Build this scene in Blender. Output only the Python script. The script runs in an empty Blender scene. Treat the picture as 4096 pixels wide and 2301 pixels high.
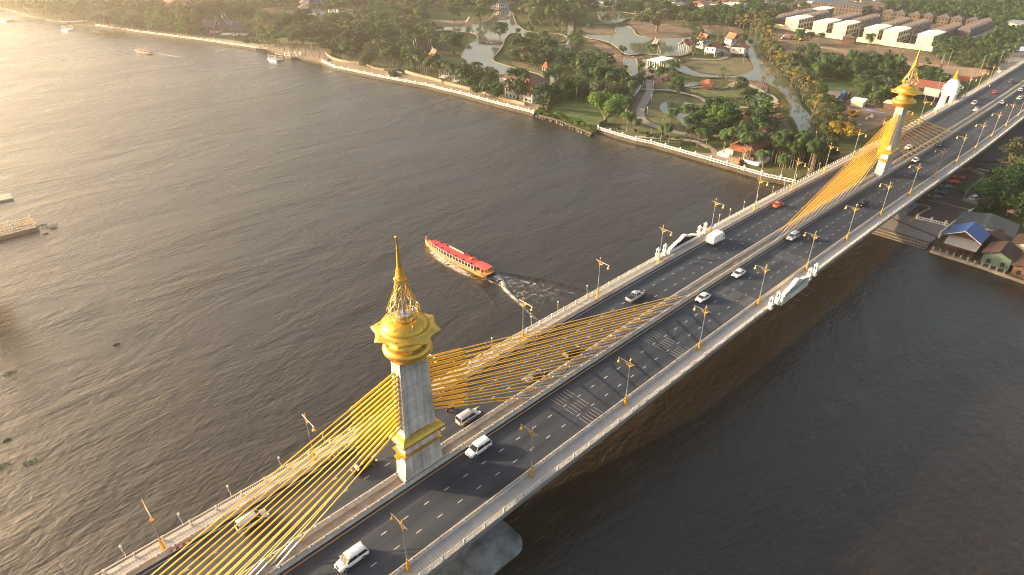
P = dict(az=124, air=1.1, dust=7.0, ozone=.5, sky=.15, sun=5.0, suncol=(1, .75, .48), wr=.27, ior=1.46, wcol=(.019, .0140, .0080), wv=.8, haze=.0003, anis=.82)
EXPO = 1.6
import bpy, bmesh, math, random
import numpy as np
from mathutils import Vector, Matrix
random.seed(7)
S = bpy.context.scene
C = S.collection
RAD = math.radians
# ---------------------------------------------------------------- camera (surveyed from the bridge)
CAM = Vector((-40.7712, -66.0128, 79.0735)); YAW, PIT, ROL, FPX = 0.816080645, 0.536352893, -0.00265473, 2542.69
FW = Vector((math.cos(YAW)*math.cos(PIT), math.sin(YAW)*math.cos(PIT), -math.sin(PIT)))
_r = Vector((math.sin(YAW), -math.cos(YAW), 0)); _u = _r.cross(FW)
RT = _r*math.cos(ROL)+_u*math.sin(ROL); UP = -_r*math.sin(ROL)+_u*math.cos(ROL)
G = -11.2      # river bank level
WZ = -12.3     # water level
def U(u, v, z=G):
    """survey helper: the ground point at height z seen at photo pixel u,v"""
    d = FW*FPX+RT*(u-2048)+UP*(1150.5-v)
    return CAM+d*((z-CAM.z)/d.z)
R1 = lambda a, b: (a/2.512, b/2.512)
R2 = lambda a, b: (1024+a/2.512, b/2.512)
R3 = lambda a, b: (2048+a/2.512, b/2.512)
R4 = lambda a, b: (3072+a/2.512, b/2.512)
Q4 = lambda a, b: (3072+a/2.512, 576+b/2.512)
Z3 = lambda a, b: (3080+a/4.823, b/4.823)
Z2 = lambda a, b: (3600+a/4.823, 180+b/4.823)
Z4 = lambda a, b: (3200+a/5.36, 350+b/5.36)
Z5 = lambda a, b: (2860+a/5.169, 480+b/5.169)
ZB = lambda a, b: (3640+a/2.452, 560+b/2.452)
ZC = lambda a, b: (1400+a/3.22, 60+b/3.22)
def W(f, pts, z=G): return [U(*f(*q), z).xy.to_tuple() for q in pts]
cam = bpy.data.cameras.new('camera'); co = bpy.data.objects.new('camera', cam); C.objects.link(co)
co.matrix_world = Matrix(((RT.x, UP.x, -FW.x, CAM.x), (RT.y, UP.y, -FW.y, CAM.y), (RT.z, UP.z, -FW.z, CAM.z), (0, 0, 0, 1)))
cam.sensor_fit = 'HORIZONTAL'; cam.sensor_width = 36; cam.lens = FPX/4096*36; cam.clip_start = 1; cam.clip_end = 20000
S.camera = co
# ---------------------------------------------------------------- bridge profile
KC = 1.24072e-4
def dz(x):
    d = abs(x-100); return -KC*d*d if d < 100 else -KC*1e4-2*KC*100*(d-100)
def dy(x):
    e = x-250; return 0 if e < 0 else .012*e+6e-5*e*e
def DP(x, y, z): return (x, y+dy(x), dz(x)+z)
def DU(u, v, h=0):
    z = -.5
    for _ in range(40):
        w = U(u, v, z+h); z = .5*z+.5*dz(w.x)
    return w.x, w.y-dy(w.x)
# ---------------------------------------------------------------- materials
def nmat(name):
    m = bpy.data.materials.new(name); m.use_nodes = True; nt = m.node_tree
    return m, nt, nt.nodes['Principled BSDF'], nt.nodes, nt.links
def mat(name, col, rough=.7, metal=0, var=.12, scale=.6, bump=0, col2=None, bscale=None, spec=.4, rnd=0):
    m, nt, b, N, L = nmat(name)
    b.inputs['Roughness'].default_value = rough; b.inputs['Metallic'].default_value = metal
    b.inputs['Specular IOR Level'].default_value = spec
    tc = N.new('ShaderNodeTexCoord')
    n = N.new('ShaderNodeTexNoise'); n.inputs['Scale'].default_value = scale; n.inputs['Detail'].default_value = 8; n.inputs['Roughness'].default_value = .62
    L.new(tc.outputs['Object'], n.inputs['Vector'])
    r = N.new('ShaderNodeValToRGB'); r.color_ramp.elements[0].position = .32; r.color_ramp.elements[1].position = .68
    c2 = col2 or tuple(min(1, c*(1+var)) for c in col); c1 = col if col2 else tuple(c*(1-var) for c in col)
    r.color_ramp.elements[0].color = (*c1, 1); r.color_ramp.elements[1].color = (*c2, 1)
    L.new(n.outputs['Fac'], r.inputs['Fac'])
    src = r.outputs['Color']
    if rnd:
        oi = N.new('ShaderNodeObjectInfo'); hs = N.new('ShaderNodeHueSaturation')
        mr = N.new('ShaderNodeMapRange'); mr.inputs['To Min'].default_value = .5-rnd*.015; mr.inputs['To Max'].default_value = .5+rnd*.03
        mv = N.new('ShaderNodeMapRange'); mv.inputs['To Min'].default_value = 1-rnd*.6; mv.inputs['To Max'].default_value = 1+rnd*.5
        ml = N.new('ShaderNodeMath'); ml.operation = 'MULTIPLY'; ml.inputs[1].default_value = 7.31
        fr = N.new('ShaderNodeMath'); fr.operation = 'FRACT'
        L.new(oi.outputs['Random'], mr.inputs['Value']); L.new(oi.outputs['Random'], ml.inputs[0]); L.new(ml.outputs[0], fr.inputs[0]); L.new(fr.outputs[0], mv.inputs['Value'])
        L.new(mr.outputs[0], hs.inputs['Hue']); L.new(mv.outputs[0], hs.inputs['Value']); L.new(src, hs.inputs['Color']); src = hs.outputs['Color']
    L.new(src, b.inputs['Base Color'])
    if bump:
        n2 = N.new('ShaderNodeTexNoise'); n2.inputs['Scale'].default_value = bscale or scale*6; n2.inputs['Detail'].default_value = 6
        L.new(tc.outputs['Object'], n2.inputs['Vector'])
        bp = N.new('ShaderNodeBump'); bp.inputs['Strength'].default_value = bump; bp.inputs['Distance'].default_value = .1
        L.new(n2.outputs['Fac'], bp.inputs['Height']); L.new(bp.outputs['Normal'], b.inputs['Normal'])
    return m
def leafmat(name, c1, c2, rnd=1.0, scale=1.2):
    m = mat(name, c1, .65, var=.2, scale=scale, col2=c2, rnd=rnd, spec=.25)
    nt = m.node_tree; b = nt.nodes['Principled BSDF']; out = nt.nodes['Material Output']
    tr = nt.nodes.new('ShaderNodeBsdfTranslucent'); mx = nt.nodes.new('ShaderNodeMixShader'); mx.inputs[0].default_value = .28
    src = b.inputs['Base Color'].links[0].from_socket
    nt.links.new(src, tr.inputs['Color']); nt.links.new(b.outputs[0], mx.inputs[1]); nt.links.new(tr.outputs[0], mx.inputs[2]); nt.links.new(mx.outputs[0], out.inputs['Surface'])
    return m
def stripes(name, c1, c2, scale, axis='Z', rough=.7, width=.5, rnd=0, coord='Object'):
    m, nt, b, N, L = nmat(name); b.inputs['Roughness'].default_value = rough
    tc = N.new('ShaderNodeTexCoord'); sx = N.new('ShaderNodeSeparateXYZ'); L.new(tc.outputs[coord], sx.inputs[0])
    mm = N.new('ShaderNodeMath'); mm.operation = 'MULTIPLY'; mm.inputs[1].default_value = scale; L.new(sx.outputs[axis], mm.inputs[0])
    fr = N.new('ShaderNodeMath'); fr.operation = 'FRACT'; L.new(mm.outputs[0], fr.inputs[0])
    g = N.new('ShaderNodeMath'); g.operation = 'GREATER_THAN'; g.inputs[1].default_value = width; L.new(fr.outputs[0], g.inputs[0])
    n = N.new('ShaderNodeTexNoise'); n.inputs['Scale'].default_value = .8; n.inputs['Detail'].default_value = 6; L.new(tc.outputs['Object'], n.inputs['Vector'])
    mx = N.new('ShaderNodeMix'); mx.data_type = 'RGBA'; mx.inputs['A'].default_value = (*c1, 1); mx.inputs['B'].default_value = (*c2, 1); L.new(g.outputs[0], mx.inputs['Factor'])
    hs = N.new('ShaderNodeHueSaturation'); mr = N.new('ShaderNodeMapRange'); mr.inputs['To Min'].default_value = .72; mr.inputs['To Max'].default_value = 1.25
    L.new(n.outputs['Fac'], mr.inputs['Value']); L.new(mr.outputs[0], hs.inputs['Value']); L.new(mx.outputs['Result'], hs.inputs['Color']); L.new(hs.outputs[0], b.inputs['Base Color'])
    return m
M = {}
def K(k, *a, **kw): M[k] = mat(k, *a, **kw)
K('concrete', (.44, .41, .37), .85, var=.22, scale=.5, bump=.2)
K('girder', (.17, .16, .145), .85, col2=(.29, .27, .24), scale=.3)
K('tower_concrete', (.33, .305, .28), .85, col2=(.70, .64, .57), scale=.3, bump=.25)
K('median_dirt', (.20, .165, .12), .9, col2=(.36, .31, .24), scale=.7)
K('black_stone', (.004, .004, .005), .6, spec=.12)
K('concrete_dark', (.09, .10, .095), .85, col2=(.36, .355, .33), scale=.3)
K('concrete_bank', (.30, .27, .21), .9, var=.25, scale=.4)
K('white', (.70, .67, .61), .6, var=.07, scale=.8)
K('white_paint', (.50, .485, .45), .65, var=.1, scale=2)
K('line', (.42, .39, .35), .7, var=.2, scale=2.5)
K('yellow_line', (.50, .30, .09), .7, var=.2, scale=2)
K('cable', (.78, .43, .010), .42, var=.05, scale=.3, spec=.5)
K('steel', (.35, .35, .36), .4, .6, var=.15, scale=3)
K('gold', (.68, .40, .06), .34, .78, var=.09, scale=1.3)
K('gold_paint', (.62, .33, .03), .38, .45, var=.1, scale=4)
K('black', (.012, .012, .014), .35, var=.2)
K('rubber', (.015, .015, .015), .8)
K('glass', (.015, .018, .022), .08, spec=.8, var=.1)
K('dark_interior', (.02, .018, .016), .9)
K('red_paint', (.55, .03, .03), .35, var=.1)
K('trunk', (.16, .11, .075), .9, var=.3, scale=2)
K('palm_trunk', (.19, .165, .13), .9, var=.25, scale=3)
K('orange_roof', (.29, .095, .045), .8, var=.25, scale=.9)
K('red_roof', (.26, .075, .04), .8, var=.3, scale=.9)
K('brown_roof', (.10, .055, .045), .85, var=.35, scale=.7)
K('rust_roof', (.05, .026, .018), .85, var=.45, scale=.8)
K('grey_roof', (.085, .075, .075), .85, var=.16, scale=.8)
K('dark_roof', (.06, .065, .065), .85, var=.4, scale=.6)
K('blue_roof', (.018, .06, .20), .45, var=.1, scale=.4)
K('cream_wall', (.62, .52, .36), .8, var=.06, scale=.6)
K('white_wall', (.62, .59, .54), .8, var=.1, scale=.6)
K('wood', (.10, .052, .034), .8, var=.25, scale=1.5)
K('mint', (.07, .115, .09), .8, var=.15)
K('skin', (.35, .19, .12), .6)
K('shirt_dark', (.05, .05, .07), .8)
K('shirt_white', (.6, .6, .58), .8)
K('shirt_orange', (.65, .16, .02), .8)
K('orange', (.65, .17, .02), .5)
K('machine_yellow', (.75, .36, .01), .5)
K('blue_tarp', (.13, .16, .34), .6, var=.35, scale=1)
K('blue_plastic', (.02, .12, .35), .4)
K('stone', (.13, .11, .085), .9, var=.3, scale=1.5)
K('brick_red', (.32, .10, .05), .8, var=.2)
K('grass', (.040, .060, .014), .95, col2=(.125, .115, .045), scale=.22, bump=.9, bscale=1.2)
K('lush', (.022, .050, .010), .95, col2=(.085, .125, .028), scale=.5, bump=1, bscale=1.0)
K('dry_grass', (.05, .058, .024), .95, col2=(.14, .11, .055), scale=.22, bump=.5, bscale=1.5)
K('dirt', (.060, .045, .030), .95, col2=(.19, .12, .07), scale=.13, bump=.6, bscale=.9)
K('track', (.24, .165, .10), .95, var=.15, scale=.3)
K('promenade', (.22, .165, .11), .85, var=.14, scale=.35)
K('path_grey', (.20, .18, .16), .85, var=.12, scale=1)
K('path_pale', (.30, .26, .20), .85, var=.12, scale=1)
K('asphalt_far', (.045, .046, .048), .9, var=.2, scale=.5)
K('pond_edge', (.27, .215, .14), .85, var=.15, scale=1)
K('paving_red', (.06, .038, .034), .85, col2=(.11, .07, .06), scale=.25)
K('foam', (.75, .68, .56), .7)
M['leaf_dark'] = leafmat('leaf_dark', (.020, .050, .015), (.042, .088, .024), .7)
M['leaf_mid'] = leafmat('leaf_mid', (.032, .066, .022), (.068, .110, .036), .8)
M['leaf_bright'] = leafmat('leaf_bright', (.06, .115, .018), (.10, .17, .03), .5)
M['leaf_olive'] = leafmat('leaf_olive', (.060, .076, .034), (.11, .122, .056), .8)
M['leaf_brown'] = leafmat('leaf_brown', (.17, .125, .07), (.28, .20, .12), .6)
M['leaf_yellow'] = leafmat('leaf_yellow', (.10, .10, .02), (.45, .30, .02), .3, 1.5)
M['leaf_palm'] = leafmat('leaf_palm', (.024, .054, .016), (.058, .100, .028), .6)
# ---------------------------------------------------------------- mesh building
class MB:
    def __init__(s): s.v = []; s.f = []; s.m = []; s.cur = 0
    def add(s, vs, fs):
        o = len(s.v); s.v += [tuple(q) for q in vs]
        s.f += [tuple(i+o for i in q) for q in fs]; s.m += [s.cur]*len(fs); return s
    def box(s, x0, x1, y0, y1, z0, z1, T=None):
        vs = [(x, y, z) for z in (z0, z1) for y in (y0, y1) for x in (x0, x1)]
        if T: vs = [T(*q) for q in vs]
        return s.add(vs, [(0, 2, 3, 1), (4, 5, 7, 6), (0, 1, 5, 4), (2, 6, 7, 3), (0, 4, 6, 2), (1, 3, 7, 5)])
    def loft(s, rings, cap=True, closed=True):
        n = len(rings[0]); vs = [q for r in rings for q in r]; fs = []
        for i in range(len(rings)-1):
            for j in range(n if closed else n-1):
                k = (j+1) % n; fs.append((i*n+j, i*n+k, (i+1)*n+k, (i+1)*n+j))
        if cap: fs.append(tuple(range(n))[::-1]); fs.append(tuple(range((len(rings)-1)*n, len(rings)*n)))
        return s.add(vs, fs)
    def prism(s, poly, z0, z1):
        if sum(poly[i-1][0]*poly[i][1]-poly[i][0]*poly[i-1][1] for i in range(len(poly))) < 0: poly = poly[::-1]
        return s.loft([[(x, y, z0) for x, y in poly], [(x, y, z1) for x, y in poly]])
    def tube(s, pts, r, n=6):
        pts = [Vector(q) for q in pts]; rs = r if isinstance(r, (list, tuple)) else [r]*len(pts); rings = []
        for i, q in enumerate(pts):
            t = (pts[min(i+1, len(pts)-1)]-pts[max(i-1, 0)]).normalized()
            a = t.cross(Vector((0, 0, 1)) if abs(t.z) < .95 else Vector((1, 0, 0))).normalized(); b = a.cross(t)
            rings.append([q+(a*math.cos(k*2*math.pi/n)+b*math.sin(k*2*math.pi/n))*rs[i] for k in range(n)])
        return s.loft(rings)
    def lathe(s, prof, n=16, c=(0, 0, 0), cap=True):
        return s.loft([[(c[0]+r*math.cos(2*math.pi*k/n), c[1]+r*math.sin(2*math.pi*k/n), c[2]+z) for k in range(n)] for r, z in prof], cap)
    def frust(s, lev, T=None, cap=True):
        """stack of rectangles (ax, ay, z) centred on the axis"""
        rg = [[(-a, -b, z), (a, -b, z), (a, b, z), (-a, b, z)] for a, b, z in lev]
        if T: rg = [[T(*q) for q in r] for r in rg]
        return s.loft(rg, cap)
    def sheet(s, poly, z):
        if sum(poly[i-1][0]*poly[i][1]-poly[i][0]*poly[i-1][1] for i in range(len(poly))) < 0: poly = poly[::-1]
        return s.add([(x, y, z) for x, y in poly], [tuple(range(len(poly)))])
    def data(s, name, m, smooth=False):
        d = bpy.data.meshes.new(name); d.from_pydata(s.v, [], s.f)
        for k in (m if isinstance(m, (list, tuple)) else [m]): d.materials.append(M[k] if isinstance(k, str) else k)
        if isinstance(m, (list, tuple)) and len(m) > 1: d.polygons.foreach_set('material_index', s.m)
        if smooth: d.polygons.foreach_set('use_smooth', [True]*len(s.f))
        d.update(); return d
    def build(s, name, m, parent=None, smooth=False, loc=None):
        return link(name, s.data(name, m, smooth), parent, loc)
def link(name, data, parent=None, loc=None, rz=0):
    o = bpy.data.objects.new(name, data); C.objects.link(o)
    if parent: o.parent = parent
    if loc: o.location = loc
    if rz: o.rotation_euler.z = rz
    return o
def thing(name, label, cat, loc=(0, 0, 0), rz=0, group=None, data=None, sc=None):
    o = link(name, data, None, loc, rz); o['label'] = label; o['category'] = cat
    if group: o['group'] = group
    if sc: o.scale = (sc, sc, sc) if not isinstance(sc, tuple) else sc
    return o
def tag(o, label, cat, group=None, kind=None):
    o['label'] = label; o['category'] = cat
    if group: o['group'] = group
    if kind: o['kind'] = kind
    return o
def struct(o): o['kind'] = 'structure'; return o
def dup(root, loc, rz=0, label=None, group=None, sc=None):
    r = root.copy(); C.objects.link(r); r.location = loc; r.rotation_euler = (0, 0, rz)
    if label: r['label'] = label
    if group: r['group'] = group
    if sc: r.scale = (sc, sc, sc) if not isinstance(sc, tuple) else sc
    def rec(a, b):
        for ch in list(a.children):
            c = ch.copy(); C.objects.link(c); c.parent = b; rec(ch, c)
    rec(root, r); return r
def tri(o):
    """triangulate concave ngons properly"""
    bm = bmesh.new(); bm.from_mesh(o.data); bmesh.ops.triangulate(bm, faces=[f for f in bm.faces if len(f.verts) > 4], ngon_method='EAR_CLIP'); bm.to_mesh(o.data); bm.free(); return o
def smooth_poly(p, n=2, closed=True):
    for _ in range(n):
        q = []; L = len(p)
        for i in range(L if closed else L-1):
            a = p[i]; b = p[(i+1) % L]; q += [(a[0]*.75+b[0]*.25, a[1]*.75+b[1]*.25), (a[0]*.25+b[0]*.75, a[1]*.25+b[1]*.75)]
        p = q if closed else [p[0]]+q+[p[-1]]
    return p
def ribbon(pts, w0, w1):
    """closed polygon between two lateral offsets of a polyline"""
    L, Rr = [], []
    for i, q in enumerate(pts):
        a = Vector(pts[max(i-1, 0)]); b = Vector(pts[min(i+1, len(pts)-1)]); t = (b-a).normalized(); n = Vector((-t.y, t.x))
        q = Vector(q); L.append((q+n*w0).to_tuple()); Rr.append((q+n*w1).to_tuple())
    return L, Rr
def strip(mb, pts, w0, w1, z0, z1=None):
    L, Rr = ribbon(pts, w0, w1)
    if z1 is None:
        n = len(L); mb.add([(x, y, z0) for x, y in Rr]+[(x, y, z0) for x, y in L], [(i, i+1, n+i+1, n+i) for i in range(n-1)])
    else:
        mb.loft([[(l[0], l[1], z0), (r[0], r[1], z0), (r[0], r[1], z1), (l[0], l[1], z1)] for l, r in zip(L, Rr)])
    return mb
def resample(pts, step):
    out = [pts[0]]; acc = 0
    for i in range(1, len(pts)):
        a = Vector(pts[i-1]); b = Vector(pts[i]); d = (b-a).length; t = step-acc
        while t <= d: out.append((a+(b-a)*(t/d)).to_tuple()); t += step
        acc = d-(t-step)
    return out
# ================================================================ world, water, land
SUN_AZ, SUN_EL = RAD(P['az']), RAD(14.5)
w = bpy.data.worlds.new('World'); S.world = w; w.use_nodes = True
nt = w.node_tree; bg = nt.nodes['Background']; sk = nt.nodes.new('ShaderNodeTexSky'); sk.sky_type = 'NISHITA'; sk.sun_disc = False
sk.sun_elevation = SUN_EL; sk.sun_rotation = RAD(90)-SUN_AZ; sk.air_density = P['air']; sk.dust_density = P['dust']; sk.ozone_density = P['ozone']
nt.links.new(sk.outputs[0], bg.inputs[0]); bg.inputs[1].default_value = P['sky']
sl = bpy.data.lights.new('sun', 'SUN'); sl.energy = P['sun']; sl.angle = RAD(.6); sl.color = P['suncol']
so = bpy.data.objects.new('sun', sl); C.objects.link(so)
sd = Vector((math.cos(SUN_AZ)*math.cos(SUN_EL), math.sin(SUN_AZ)*math.cos(SUN_EL), math.sin(SUN_EL)))
so.rotation_euler = sd.to_track_quat('Z', 'Y').to_euler()
S.view_settings.view_transform = 'Standard'; S.view_settings.look = 'None'; S.view_settings.exposure = EXPO; S.view_settings.gamma = 1
S.cycles.max_bounces = 6; S.cycles.use_denoising = True; S.cycles.volume_bounces = 1; S.cycles.pixel_filter_type = 'BLACKMAN_HARRIS'; S.cycles.filter_width = 1.0; S.cycles.denoising_prefilter = 'ACCURATE'; S.cycles.denoising_input_passes = 'RGB_ALBEDO_NORMAL'

def watermat(name, base, waves):
    m, nt, b, N, L = nmat(name)
    b.inputs['IOR'].default_value = P['ior'] if waves > .3 else 1.7; b.inputs['Specular IOR Level'].default_value = .5
    b.inputs['Roughness'].default_value = P['wr'] if waves > .3 else .08
    tc = N.new('ShaderNodeTexCoord')
    def noise(scale, rot, sx, sy, det, w=0):
        mp = N.new('ShaderNodeMapping'); mp.inputs['Rotation'].default_value = (0, 0, rot); mp.inputs['Scale'].default_value = (sx, sy, 1)
        n = N.new('ShaderNodeTexNoise'); n.inputs['Scale'].default_value = scale; n.inputs['Detail'].default_value = det; n.inputs['Roughness'].default_value = .55
        n.inputs['Distortion'].default_value = w
        L.new(tc.outputs['Object'], mp.inputs[0]); L.new(mp.outputs[0], n.inputs['Vector']); return n
    sw_ = noise(.055, RAD(38), .35, 1.0, 3, .8)
    a = noise(.30, RAD(52), .42, 1.0, 4, .4)
    c = noise(1.15, RAD(42), .5, 1.0, 5, .4)
    big = noise(.016, RAD(35), .5, 1.5, 5, 1.8)
    mr = N.new('ShaderNodeMapRange'); mr.inputs['From Min'].default_value = .35; mr.inputs['From Max'].default_value = .65; mr.inputs['To Min'].default_value = .3; mr.inputs['To Max'].default_value = 1.25
    L.new(big.outputs['Fac'], mr.inputs['Value'])
    mu = N.new('ShaderNodeMath'); mu.operation = 'MULTIPLY'; L.new(a.outputs['Fac'], mu.inputs[0]); L.new(mr.outputs[0], mu.inputs[1])
    b1 = N.new('ShaderNodeBump'); b1.inputs['Strength'].default_value = min(1, waves); b1.inputs['Distance'].default_value = .62*waves
    L.new(mu.outputs[0], b1.inputs['Height'])
    if waves > .3:
        b0 = N.new('ShaderNodeBump'); b0.inputs['Strength'].default_value = 1; b0.inputs['Distance'].default_value = 1.0; L.new(sw_.outputs['Fac'], b0.inputs['Height']); L.new(b0.outputs[0], b1.inputs['Normal'])
        rr = N.new('ShaderNodeMapRange'); rr.inputs['From Min'].default_value = .35; rr.inputs['From Max'].default_value = .65; rr.inputs['To Min'].default_value = P['wr']*.85; rr.inputs['To Max'].default_value = P['wr']*1.3; L.new(big.outputs['Fac'], rr.inputs['Value']); L.new(rr.outputs[0], b.inputs['Roughness'])
    b2 = N.new('ShaderNodeBump'); b2.inputs['Strength'].default_value = min(1, waves); b2.inputs['Distance'].default_value = .36*waves
    L.new(c.outputs['Fac'], b2.inputs['Height']); L.new(b1.outputs[0], b2.inputs['Normal']); L.new(b2.outputs[0], b.inputs['Normal'])
    r = N.new('ShaderNodeValToRGB'); r.color_ramp.elements[0].color = (*[k*.8 for k in base], 1); r.color_ramp.elements[1].color = (*[k*1.25 for k in base], 1)
    L.new(big.outputs['Fac'], r.inputs[0]); L.new(r.outputs[0], b.inputs['Base Color'])
    return m
M['river'] = watermat('river', P['wcol'], P['wv'])
M['pond'] = watermat('pond', (.075, .08, .05), .10)
mb = MB(); mb.sheet([(-3000, -3000), (6000, -3000), (6000, 6000), (-3000, 6000)], WZ); struct(mb.build('river', 'river'))

# bank line (world), from far upstream to far downstream
BANK = [(-60, 1500), (0, 1150)]+W(R1, [(60, 85), (325, 165), (700, 235), (960, 262), (1400, 330), (2000, 408), (2572, 492)])+W(R2, [(118, 500), (300, 550), (450, 585), (660, 630), (795, 690), (1015, 735), (1270, 790), (1540, 840), (1730, 875), (1900, 920), (2085, 962), (2270, 1015), (2475, 1070), (2572, 1095)])+W(R3, [(110, 1122), (215, 1150), (250, 1150), (480, 1215), (800, 1345), (860, 1310), (970, 1345), (1105, 1385), (1245, 1425), (1420, 1462)])+W(Q4, [(-200, 120), (0, 348), (265, 405)])+[(195, 10), (188, -8), (183, -26), (174, -27), (173, -41), (171, -60), (168, -120), (160, -400), (150, -1500)]
BANK[BANK.index((195, 10))-3:BANK.index((195, 10))-2] = []
land = MB(); poly = BANK+[(6000, -1500), (6000, 6000), (-60, 6000)]
land.prism(poly, WZ-2, G)
# ground material: dry soil and patchy grass
def groundmat():
    m, nt, b, N, L = nmat('ground_soil'); b.inputs['Roughness'].default_value = .95; b.inputs['Specular IOR Level'].default_value = .1
    tc = N.new('ShaderNodeTexCoord')
    n = N.new('ShaderNodeTexNoise'); n.inputs['Scale'].default_value = .022; n.inputs['Detail'].default_value = 9; n.inputs['Roughness'].default_value = .65; L.new(tc.outputs['Object'], n.inputs['Vector'])
    r = N.new('ShaderNodeValToRGB'); e = r.color_ramp.elements
    e[0].position = .42; e[0].color = (.028, .050, .014, 1); e[1].position = .68; e[1].color = (.13, .09, .055, 1)
    k = e.new(.55); k.color = (.060, .072, .026, 1)
    L.new(n.outputs['Fac'], r.inputs[0]); n2 = N.new('ShaderNodeTexNoise'); n2.inputs['Scale'].default_value = .9; n2.inputs['Detail'].default_value = 8; L.new(tc.outputs['Object'], n2.inputs['Vector'])
    hs = N.new('ShaderNodeHueSaturation'); mr = N.new('ShaderNodeMapRange'); mr.inputs['To Min'].default_value = .5; mr.inputs['To Max'].default_value = 1.5
    L.new(n2.outputs['Fac'], mr.inputs[0]); L.new(mr.outputs[0], hs.inputs['Value']); L.new(r.outputs[0], hs.inputs['Color']); L.new(hs.outputs[0], b.inputs['Base Color'])
    bp = N.new('ShaderNodeBump'); bp.inputs['Strength'].default_value = .7; bp.inputs['Distance'].default_value = .3; L.new(n2.outputs['Fac'], bp.inputs['Height']); L.new(bp.outputs[0], b.inputs['Normal'])
    return m
M['ground_soil'] = groundmat()
struct(tri(land.build('ground', 'ground_soil')))
qw = MB(); strip(qw, BANK, -.12, .25, WZ-2, G+.35); struct(qw.build('quay_wall', mat('wet_stone', (.03, .026, .018), .8, col2=(.085, .066, .042), scale=.5)))

# ================================================================ the bridge
XS = list(range(-260, 560, 10))
def sweep(mb, sec, xs=None, T=DP):
    mb.loft([[T(x, y, z) for y, z in sec] for x in (xs or XS)]); return mb
def asphaltmat():
    m, nt, b, N, L = nmat('asphalt'); b.inputs['Roughness'].default_value = .78; b.inputs['Specular IOR Level'].default_value = .35
    tc = N.new('ShaderNodeTexCoord')
    n = N.new('ShaderNodeTexNoise'); n.inputs['Scale'].default_value = .35; n.inputs['Detail'].default_value = 10; n.inputs['Roughness'].default_value = .72; L.new(tc.outputs['Object'], n.inputs['Vector'])
    mp = N.new('ShaderNodeMapping'); mp.inputs['Scale'].default_value = (.035, .55, 1); L.new(tc.outputs['Object'], mp.inputs[0])
    n2 = N.new('ShaderNodeTexNoise'); n2.inputs['Scale'].default_value = 1.0; n2.inputs['Detail'].default_value = 5; L.new(mp.outputs[0], n2.inputs['Vector'])
    r = N.new('ShaderNodeValToRGB'); r.color_ramp.elements[0].color = (.011, .018, .030, 1); r.color_ramp.elements[1].color = (.033, .041, .055, 1)
    r.color_ramp.elements[0].position = .35; r.color_ramp.elements[1].position = .65
    L.new(n2.outputs['Fac'], r.inputs[0])
    hs = N.new('ShaderNodeHueSaturation'); mr = N.new('ShaderNodeMapRange'); mr.inputs['To Min'].default_value = .7; mr.inputs['To Max'].default_value = 1.3
    L.new(n.outputs['Fac'], mr.inputs[0]); L.new(mr.outputs[0], hs.inputs['Value']); L.new(r.outputs[0], hs.inputs['Color']); L.new(hs.outputs[0], b.inputs['Base Color'])
    return m
M['asphalt'] = asphaltmat()
M['paver'] = stripes('paver', (.36, .33, .295), (.27, .25, .22), 2.2, 'X', .85, .78)
bridge = thing('river_bridge', 'long concrete road bridge with two carriageways and pale median crossing the river', 'bridge', (0, 0, 0))
sec = [(-16.75, .0), (-16.75, -.75), (-12.2, -1.35), (-8.4, -3.6), (7.0, -3.6), (10.8, -1.35), (15.45, -.75), (15.45, 0)]
def girder_sec(x):
    d = min(abs(x), abs(x-200)); e = max(0, 1-d/45)**1.6*2.4
    return [(y, z-(e if z < -3 else 0)) for y, z in sec]
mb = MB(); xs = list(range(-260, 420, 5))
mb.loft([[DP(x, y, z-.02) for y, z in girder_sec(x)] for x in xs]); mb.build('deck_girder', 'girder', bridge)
mb = MB(); mb.loft([[(x, y+dy(x), z) for y, z in ((-17, WZ-.5), (-17, dz(x)-.05), (15.8, dz(x)-.05), (15.8, WZ-.5))] for x in range(420, 700, 20)]); mb.build('approach_embankment', 'concrete', bridge)
def flat(name, y0, y1, z, m, xs=None, parent=bridge):
    mb = MB(); xx = xs or XS; n = len(xx)
    mb.add([DP(x, y0, z) for x in xx]+[DP(x, y1, z) for x in xx], [(i, i+1, n+i+1, n+i) for i in range(n-1)]); return mb.build(name, m, parent)
flat('carriageway', -13.5, -1.7, .01, 'asphalt'); flat('carriageway', 1.2, 12.45, .01, 'asphalt')
# markings
mb = MB()
for y in (-6.6, -10.03, 4.5, 7.92):
    x = -100
    while x < 420:
        mb.add([DP(x+.0, y-.08, .018), DP(x+1, y-.08, .018), DP(x+1, y+.08, .018), DP(x, y+.08, .018)], [(0, 1, 2, 3)]); x += 4
mb.build('lane_dash', 'line', bridge)['kind'] = 'stuff'
flat('edge_line', 11.58, 11.74, .018, 'line'); flat('edge_line', -2.55, -2.37, .018, 'yellow_line'); 
flat('gutter_strip', -13.35, -12.95, .03, 'concrete')
for x0 in (28, 56, 84, 112):
    for (ya, yb) in ((-3.6, -6.0), (-7.1, -9.5), (-10.7, -13.0)):
        mb = MB()
        for k in range(6):
            x = x0+k*.82
            mb.add([DP(x, yb, .019), DP(x+.07, yb, .019), DP(x+.07, ya, .019), DP(x, ya, .019)], [(0, 1, 2, 3)])
        mb.build('rumble_lines', 'line', bridge)
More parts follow.
